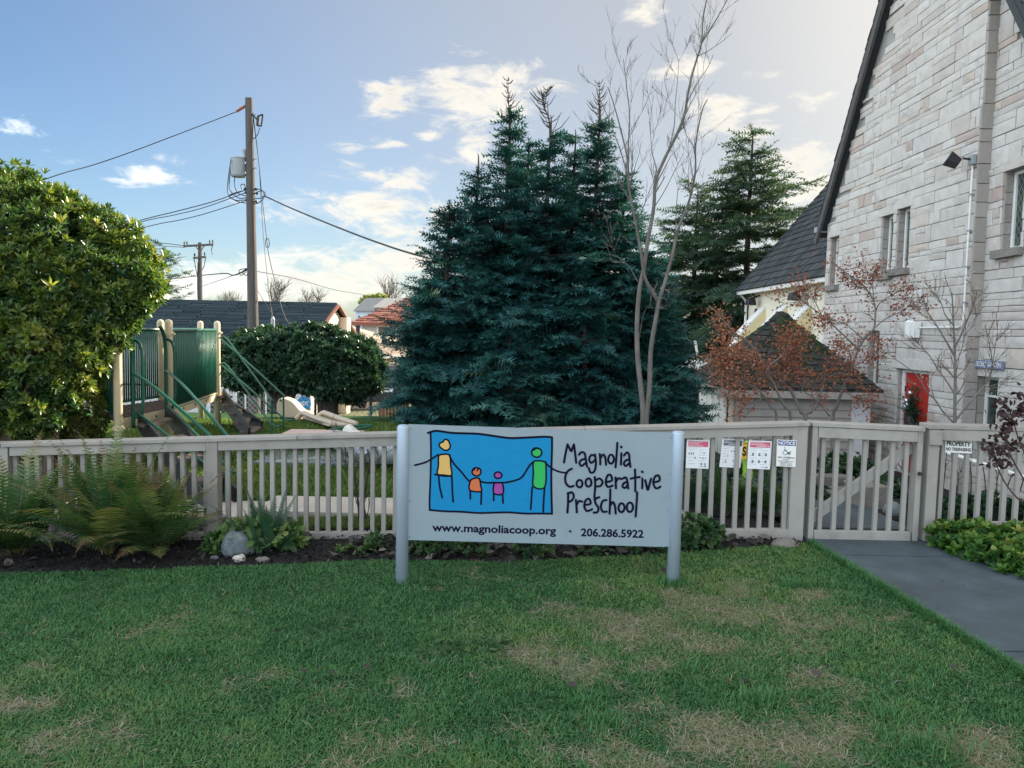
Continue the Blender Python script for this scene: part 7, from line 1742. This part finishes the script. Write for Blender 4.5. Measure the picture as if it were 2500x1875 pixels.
# ------------------------------------------------------------------ ferns
def frond_mesh(L, a0, a1, n, plen, seed, tint0, brown, wid=.22, curl=0.0):
    """arching frond in the y-z plane from the origin"""
    r = random.Random(seed); m = 14; pts = [Vector((0, 0, 0))]; ang = []
    for i in range(m):
        t_ = (i + 1) / m; a = a0 + (a1 - a0) * t_ ** 1.3 + curl * max(0, t_ - .85) * 6; ang.append(a); pts.append(pts[-1] + Vector((r.uniform(-.004, .004), math.sin(a), math.cos(a))) * (L / m))
    V, F, T = [], [], []
    def quad(a, b, c, d, t4): b0 = len(V); V.extend([tuple(a), tuple(b), tuple(c), tuple(d)]); F.append((b0, b0 + 1, b0 + 2, b0 + 3)); T.extend(t4)
    for i in range(m):
        w0, w1 = .004 * (1 - i / m) + .0012, .004 * (1 - (i + 1) / m) + .0012; quad(pts[i] + Vector((-w0, 0, 0)), pts[i] + Vector((w0, 0, 0)), pts[i + 1] + Vector((w1, 0, 0)), pts[i + 1] + Vector((-w1, 0, 0)), [.8] * 4)
    for k in range(n):
        u = .10 + .89 * k / (n - 1); x = u * m; i = min(int(x), m - 1); p = pts[i].lerp(pts[i + 1], x - i); a = ang[i]; fwd = Vector((0, math.sin(a), math.cos(a))); nrm_ = Vector((0, -math.cos(a), math.sin(a)))
        pl = plen * (math.sin(PI * min(1, u * .92 + .10)) ** .75) * (1.05 - .25 * u); dead = brown * max(0, u - .55) * 2.0
        for sd in (-1, 1):
            l = pl * r.uniform(.88, 1.1); d = (Vector((sd, 0, 0)) * .93 + fwd * (.28 + .3 * u) + nrm_ * r.uniform(-.15, .10)).normalized(); dr = Vector((0, 0, -.16 * l)); w = l * wid * .5 + .002
            t0 = min(1, max(0, tint0 + dead + r.uniform(-.08, .08))); mid = p + d * l * .5 + dr * .3; tip = p + d * l + dr
            quad(p - fwd * w * .8, p + fwd * w * .8, mid + fwd * w, mid - fwd * w, [t0] * 4); quad(mid - fwd * w, mid + fwd * w, tip + fwd * w * .15, tip - fwd * w * .15, [t0, t0, t0 + .06, t0 + .06])
    return np.array(V), np.array(F), np.array(T)
def fern(label, base, nf, L, plen, npin, m, seed, a0=(.05, .55), a1=(.8, 1.9), tints=(0, .5), brown=(0, .5), wid=.155, group='ferns in the bed along the fence', nvar=10, squash=1.0):
    r = random.Random(seed); b = Vector(base); t = thing('fern', label, 'fern', b, group); pr = []
    for i in range(nf):
        az_ = 2 * PI * i / nf * 2.618 + r.uniform(-.3, .3)
        if i < nvar:
            u = i / nvar; V, F, T = frond_mesh(L * r.uniform(.75, 1.15), a0[0] + (a0[1] - a0[0]) * u, a1[0] + (a1[1] - a1[0]) * u + r.uniform(-.15, .15), npin, plen * r.uniform(.85, 1.1), seed * 31 + i, r.uniform(*tints), r.uniform(*brown), wid)
            o = np_mesh('frond', V, F, m, t, T, local=True); pr.append(o)
        else: o = share(pr[i % nvar], 'frond', t, (0, 0, 0))
        q = r.uniform(.0, .10); o.location = (math.sin(-az_) * q, math.cos(az_) * q * squash, r.uniform(0, .03)); o.rotation_euler = (r.uniform(-.15, .15), r.uniform(-.2, .2), az_); s_ = r.uniform(.82, 1.15); o.scale = (s_, s_, s_)
    return t
def gp_(px, py, Y): q = P(px, py, Y); q.z = g(q.x, Y); return q
fern('large green fern with browned tips in front of the fence, left of the sign', gp_(265, 1300, 5.32), 44, .90, .112, 32, M['fern'], 3, (.02, .95), (.55, 2.0), (.05, .6), (.0, 1.0))
fern('large green fern crowding the first in front of the fence, nearer the post', gp_(385, 1300, 5.38), 40, .74, .10, 30, M['fern'], 4, (.02, 1.0), (.55, 2.0), (.15, .65), (.1, 1.0))
fern('dark shaded fern at the left edge of the picture', gp_(40, 1300, 5.35), 44, .78, .10, 30, M['fern'], 5, (.05, 1.0), (.8, 2.1), (.0, .35), (.2, .9))
fern('small dark sword fern with stiff fronds between the hellebore and the sign', gp_(655, 1350, 5.33), 14, .42, .048, 30, M['sword'], 6, (.1, .8), (.3, 1.1), (.1, .9), (0, .1), .20, squash=.6)
fern('green fern behind the posters, close to the lime figure', gp_(1775, 1290, 6.5), 22, .52, .075, 26, M['fern'], 7, (.05, .6), (.6, 1.6), (.0, .35), (0, .2), group='ferns behind the fence')
fern('green fern behind the notice board', gp_(1880, 1290, 6.45), 16, .42, .065, 24, M['fern'], 8, (.05, .6), (.6, 1.6), (.0, .3), (0, .2), group='ferns behind the fence')
fern('dark fern behind the fence end beside the sign post', gp_(1700, 1290, 6.6), 18, .40, .065, 24, M['sword'], 12, (.05, .6), (.6, 1.6), (.0, .5), (0, .1), group='ferns behind the fence')

# hellebore, weeds and ground covers
def clump(name, label, cat, lobes, n, size, m, seed, group=None, **kw):
    b = Vector(lobes[0][:3]); b.z = g(b.x, b.y); t = thing(name, label, cat, b, group); leafy_crown('leaves', t, lobes, n, size, m, seed, **kw)
    mb = MB(); rr = random.Random(seed)
    for i in range(9):
        e = Vector(lobes[i % len(lobes)][:3]) + Vector((rr.uniform(-.6, .6) * lobes[0][3], rr.uniform(-.5, .5) * lobes[0][4], lobes[0][5] * .5)); mb.tube([Vector((b.x + (e.x - b.x) * .4, b.y + (e.y - b.y) * .4, b.z - .02)), e], [.006, .003], 5)
    mb.build('stems', M['hellebore'], t); return t
clump('hellebore', 'pale green drooping hellebore clump in front of the fence beside the blue grey rock', 'plant', [lobe(575, 1310, 5.42, 42, 26), lobe(640, 1300, 5.45, 48, 28), lobe(535, 1335, 5.38, 28, 24), lobe(700, 1310, 5.45, 36, 24)], 300, .085, M['hellebore'], 71, tilt=(.5, 1.9), leaves=6, width=1.0, up=.9, inner=.4, tint=(.55, .22))
clump('weed', 'upright dark green weed in the mulch just left of the sign post', 'plant', [lobe(915, 1330, 5.36, 20, 26), lobe(905, 1350, 5.3, 22, 14)], 46, .05, M['weed'], 72, tilt=(.5, 1.3), leaves=6, width=1.2, up=1.0, inner=.5, tint=(.5, .15))
clump('weed', 'low yellowish weed in the mulch left of the upright weed', 'plant', [lobe(840, 1350, 5.3, 22, 14)], 40, .04, M['weed'], 73, tilt=(.6, 1.4), leaves=6, width=1.2, up=1.0, inner=.5, tint=(.85, .12))
clump('leafy_plant', 'bushy green plant against the fence just right of the right sign post', 'plant', [lobe(1690, 1290, 5.5, 34, 30), lobe(1725, 1305, 5.5, 36, 22), lobe(1675, 1310, 5.45, 26, 20)], 150, .06, M['weed'], 74, tilt=(.5, 1.4), leaves=7, width=1.3, up=.8, inner=.4, tint=(.72, .18))
r = np.random.default_rng(5)
def strew(name, n, xr, yr, size, m, flat_, seed, keep=None, k='stuff', lift=.01, width=1.6, tint=(.4, .25)):
    r = np.random.default_rng(seed); x, y = r.uniform(*xr, n), r.uniform(*yr, n)
    if keep is not None: q = keep(x, y); x, y = x[q], y[q]
    z = np.array([g(a, b) for a, b in zip(x, y)]) + lift * r.random(len(x)) * 2; pos = np.stack([x, y, z], 1); up = np.tile([[0, 0, 1.]], (len(x), 1)) + r.normal(0, flat_, (len(x), 3)); d = np.stack([r.normal(0, 1, len(x)), r.normal(0, 1, len(x)), r.normal(0, flat_ * .6, len(x))], 1)
    V, F, T = scatter(LEAF[0] * np.array([width, 1, 1.5]), LEAF[1], pos, basis_y(d, up), r.uniform(size * .5, size * 1.4, len(x)), np.clip(r.normal(tint[0], tint[1], len(x)), 0, 1)); return kind(np_mesh(name, V, F, m, None, T), k)
inbed = lambda x, y: (y > bed_edge(x) + .02) & (y < FY + .3) & (x < walk_left(y) - .03)
strew('bark_chips', 16000, (-5, 2.3), (4.4, 6.0), .022, M['chip'], .5, 81, inbed, lift=.012, tint=(.35, .25))
strew('fallen_leaves', 420, (-1.2, 2.1), (4.9, 5.65), .07, M['dead_leaf'], .5, 82, inbed, lift=.02)
strew('fallen_leaves', 60, (-4, -1.2), (4.9, 5.65), .06, M['dead_leaf'], .5, 83, inbed, lift=.02)
strew('path_debris', 420, (2.0, 3.3), (2.6, 5.7), .012, M['chip'], .2, 87, lambda x, y: (x > walk_left(y)) & (x < walk_right(y)) & (np.random.default_rng(3).random(len(x)) < .12 + .9 * np.exp(-np.minimum(x - walk_left(y), walk_right(y) - x) / .07)), lift=.016, tint=(.6, .3))
strew('fallen_leaves', 44, (-2.4, 2.1), (2.9, 5.2), .038, M['dead_leaf'], .4, 84, lambda x, y: y < bed_edge(x), lift=.03)
strew('clover', 900, (-2.2, 1.9), (2.5, 5.0), .016, M['weed'], .4, 86, lambda x, y: vnoise(x * 3.3 + 7, y * 3.3 + 2, 12) > .66, lift=.02, tint=(.6, .2))
strew('lawn_weeds', 70, (-.42, .0), (3.55, 3.72), .035, M['weed'], .4, 85, None, lift=.02, tint=(.5, .2))
# leafy ground cover under the sign
pts = [lobe(x, 1335 + random.uniform(-12, 18), 5.35 + random.uniform(-.1, .15), random.uniform(22, 40), random.uniform(12, 20)) for x in (1010, 1040, 1075, 1105, 1150, 1235, 1290, 1330, 1450, 1500, 1540, 1590)]
gc = thing('ground_cover', 'low green leafy ground cover growing in the mulch under the sign panel', 'plant', (pts[0][0], pts[0][1], g(0, 5.3))); leafy_crown('leaves', gc, pts, 420, .042, M['weed'], 91, (.5, 1.4), 6, 1.5, .9, .4, (.45, .2))
# ground cover right of the path
gx = []
for px, py, Y, rp, rz in ((2320, 1310, 5.55, 40, 26), (2380, 1315, 5.5, 48, 34), (2440, 1325, 5.45, 50, 36), (2500, 1330, 5.4, 55, 40), (2400, 1350, 5.25, 44, 26), (2460, 1375, 5.1, 50, 28), (2520, 1390, 5.0, 60, 34), (2570, 1340, 5.3, 60, 40), (2340, 1335, 5.4, 36, 18), (2490, 1405, 4.9, 34, 16), (2600, 1400, 4.9, 60, 34), (2660, 1350, 5.2, 70, 44)): gx.append(lobe(px, py, Y, rp, rz))
gc2 = thing('ground_cover', 'mounded yellow green leafy ground cover along the right side of the footpath', 'plant', (gx[0][0], gx[0][1], g(gx[0][0], gx[0][1]))); leafy_crown('leaves', gc2, gx, 2300, .052, M['cover'], 92, (.5, 1.5), 6, 1.25, .9, .3, (.50, .22))
# dark leaved shrub at the right edge
db = P(2560, 1330, 4.9); db.z = g(db.x, 4.9); tips3 = []
k5 = lambda pts: [P(2200 + u / 3.317, 950 + v / 3.317, 4.9) for u, v in pts]
ds = stems_tree('dark_leaved_shrub', 'thin stemmed shrub with clustered purple brown leaves at the right picture edge', db, [([db] + k5([(1060, 980), (960, 900), (870, 800), (800, 680), (760, 560), (720, 430)]), .007, .003, 3), ([db] + k5([(1100, 900), (1000, 740), (930, 620), (870, 500), (830, 330), (800, 290)]), .007, .003, 4), ([db] + k5([(1100, 800), (1020, 560), (960, 430), (920, 300), (890, 200)]), .007, .003, 4), ([db] + k5([(1150, 700), (1080, 420), (1020, 250), (980, 130)]), .007, .003, 4), (k5([(960, 430), (1010, 330), (1030, 220)]), .004, .003, 2)], M['bark_dark'], M['bark_dark'], 29, (.06, .14), 0, 6, cat='shrub', tips=tips3, tstart=.5, minr=.002)
tp = np.array([list(a) for a, b in tips3]); pos = np.repeat(tp, 16, 0) + r.normal(0, .028, (len(tp) * 16, 3)); V, F, T = scatter(LEAF[0] * np.array([1.5, 1, 2]), LEAF[1], pos, basis_y(r.normal(0, 1, (len(pos), 3)) + np.array([0, 0, -.5]), r.normal(0, 1, (len(pos), 3))), r.uniform(.025, .05, len(pos)), r.random(len(pos))); np_mesh('leaves', V, F, M['purple_leaf'], ds, T)

# rocks
def rock(label, c, sx, sy, sz, m, seed, group=None):
    r = random.Random(seed); c = Vector(c); mb = MB(); n1, n2 = 9, 14; vs = [(0, 0, -sz * .4)]
    ph = [r.uniform(0, 6) for _ in range(6)]
    for i in range(1, n1):
        th = PI * i / n1
        for k in range(n2):
            a = 2 * PI * k / n2; q = 1 + .12 * math.sin(2 * a + ph[0]) + .10 * math.sin(3 * a + ph[1] + 2 * th) + .08 * math.sin(3 * th + ph[2]) + r.uniform(-.04, .04)
            vs.append((math.sin(th) * math.cos(a) * sx * q, math.sin(th) * math.sin(a) * sy * q, max(-sz * .4, -math.cos(th) * sz * q)))
    vs.append((0, 0, sz)); fs = [(0, 1 + (k + 1) % n2, 1 + k) for k in range(n2)]
    for i in range(n1 - 2):
        for k in range(n2): a, b = 1 + i * n2 + k, 1 + i * n2 + (k + 1) % n2; fs.append((a, b, b + n2, a + n2))
    l = len(vs) - 1; fs += [(l, l - n2 + k, l - n2 + (k + 1) % n2) for k in range(n2)]
    mb.add([(c.x + x, c.y + y, c.z + z) for x, y, z in vs], fs); o = mb.build('rock', m, None, smooth=True); tag(o, label, 'rock', group)
def rk(px, py, Y): q = P(px, py, Y); q.z = g(q.x, Y); return q
rock('rounded blue grey rock half hidden in the hellebore', rk(580, 1360, 5.28) + Vector((0, 0, .05)), .10, .08, .115, M['rock'], 1); rock('small pale rock in front of the blue grey rock', rk(585, 1375, 5.13) + Vector((0, 0, .01)), .045, .035, .03, M['conc'], 2)
rock('brown stone beside the pale rock under the sword fern', rk(640, 1378, 5.12), .045, .035, .03, M['brown_rock'], 3); rock('tiny bluish stone by the large ferns', rk(524, 1360, 5.2), .025, .02, .018, M['rock'], 4)
rock('flat mossy stone in the mulch at the foot of the gate post', rk(1915, 1325, 5.55), .11, .06, .05, M['brown_rock'], 5); rock('smooth grey boulder on the garden path behind the gate', rk(2178, 1290, 6.55) + Vector((0, 0, .04)), .085, .07, .085, M['rock'], 6)
for i, (px, py, Y, sx) in enumerate(((2060, 1250, 7.2, .2), (2110, 1240, 7.3, .18), (2020, 1235, 7.5, .2), (2080, 1225, 7.8, .25), (2160, 1235, 7.6, .2), (2120, 1275, 6.9, .14))):
    q = rk(px, py, Y); mb = MB(); mb.box((q.x - sx, q.y - .12, q.z - .06), (q.x + sx, q.y + .12, q.z + .10 + .05 * (i % 3)), .015); o = mb.build('rock_slab', M['brown_rock'], None, bevel=.012)
    tag(o, ('flat stone slab edging the garden behind the gate, nearest the boulder', 'flat stone slab behind the gate under the brace middle', 'flat stone slab behind the gate near its hinge side', 'longest flat stone slab at the back of the garden', 'flat stone slab behind the gate near its latch side', 'lowest flat stone slab just behind the gate')[i], 'rock', 'stone slabs edging the garden behind the gate')
# garden plants behind the gate and the right fence
for i, (px, py, Y, rp, rz, n, m_, lab) in enumerate(((2060, 1165, 8.3, 70, 50, 500, 'weed', 'dark leafy shrub behind the upper part of the gate'), (2150, 1200, 7.6, 45, 30, 260, 'weed', 'green low plant behind the gate beside the slabs'), (2310, 1255, 6.6, 70, 26, 300, 'weed', 'green ground plant behind the right hand fence'), (2420, 1250, 6.6, 70, 34, 300, 'weed', 'green plant behind the right hand fence nearest the picture edge'), (2000, 1225, 7.2, 36, 30, 200, 'weed', 'green plant behind the hinge side of the gate'), (1850, 1260, 6.9, 70, 50, 420, 'weed', 'dark leafy plant behind the posters'), (1700, 1200, 7.4, 90, 70, 600, 'ball', 'dark shrub behind the fence beside the right sign post'), (1930, 1200, 7.8, 60, 70, 420, 'ball', 'dark shrub behind the gate post'))):
    clump('shrub', lab, 'shrub', [lobe(px, py, Y, rp, rz), lobe(px + rp * .6, py + 8, Y + .1, rp * .6, rz * .8)], n, .06, M[m_], 100 + i, group='garden plants behind the fence', leaves=6, width=1.1, tint=(.25, .2))
rr = random.Random(4); sb = rk(2380, 1280, 6.9)
stems_tree('bare_shrub', 'dark twiggy leafless shrub behind the right hand fence', sb, [([sb + Vector((x, rr.uniform(-.1, .1), 0)), sb + Vector((x * 1.1, 0, .3)), sb + Vector((x * 1.3 + rr.uniform(-.1, .1), 0, .55))], .008, .003, 3) for x in np.linspace(-.6, .6, 12)], M['bark_dark'], M['bark_dark'], 44, (.12, .25), 1, 5, cat='shrub', minr=.002)
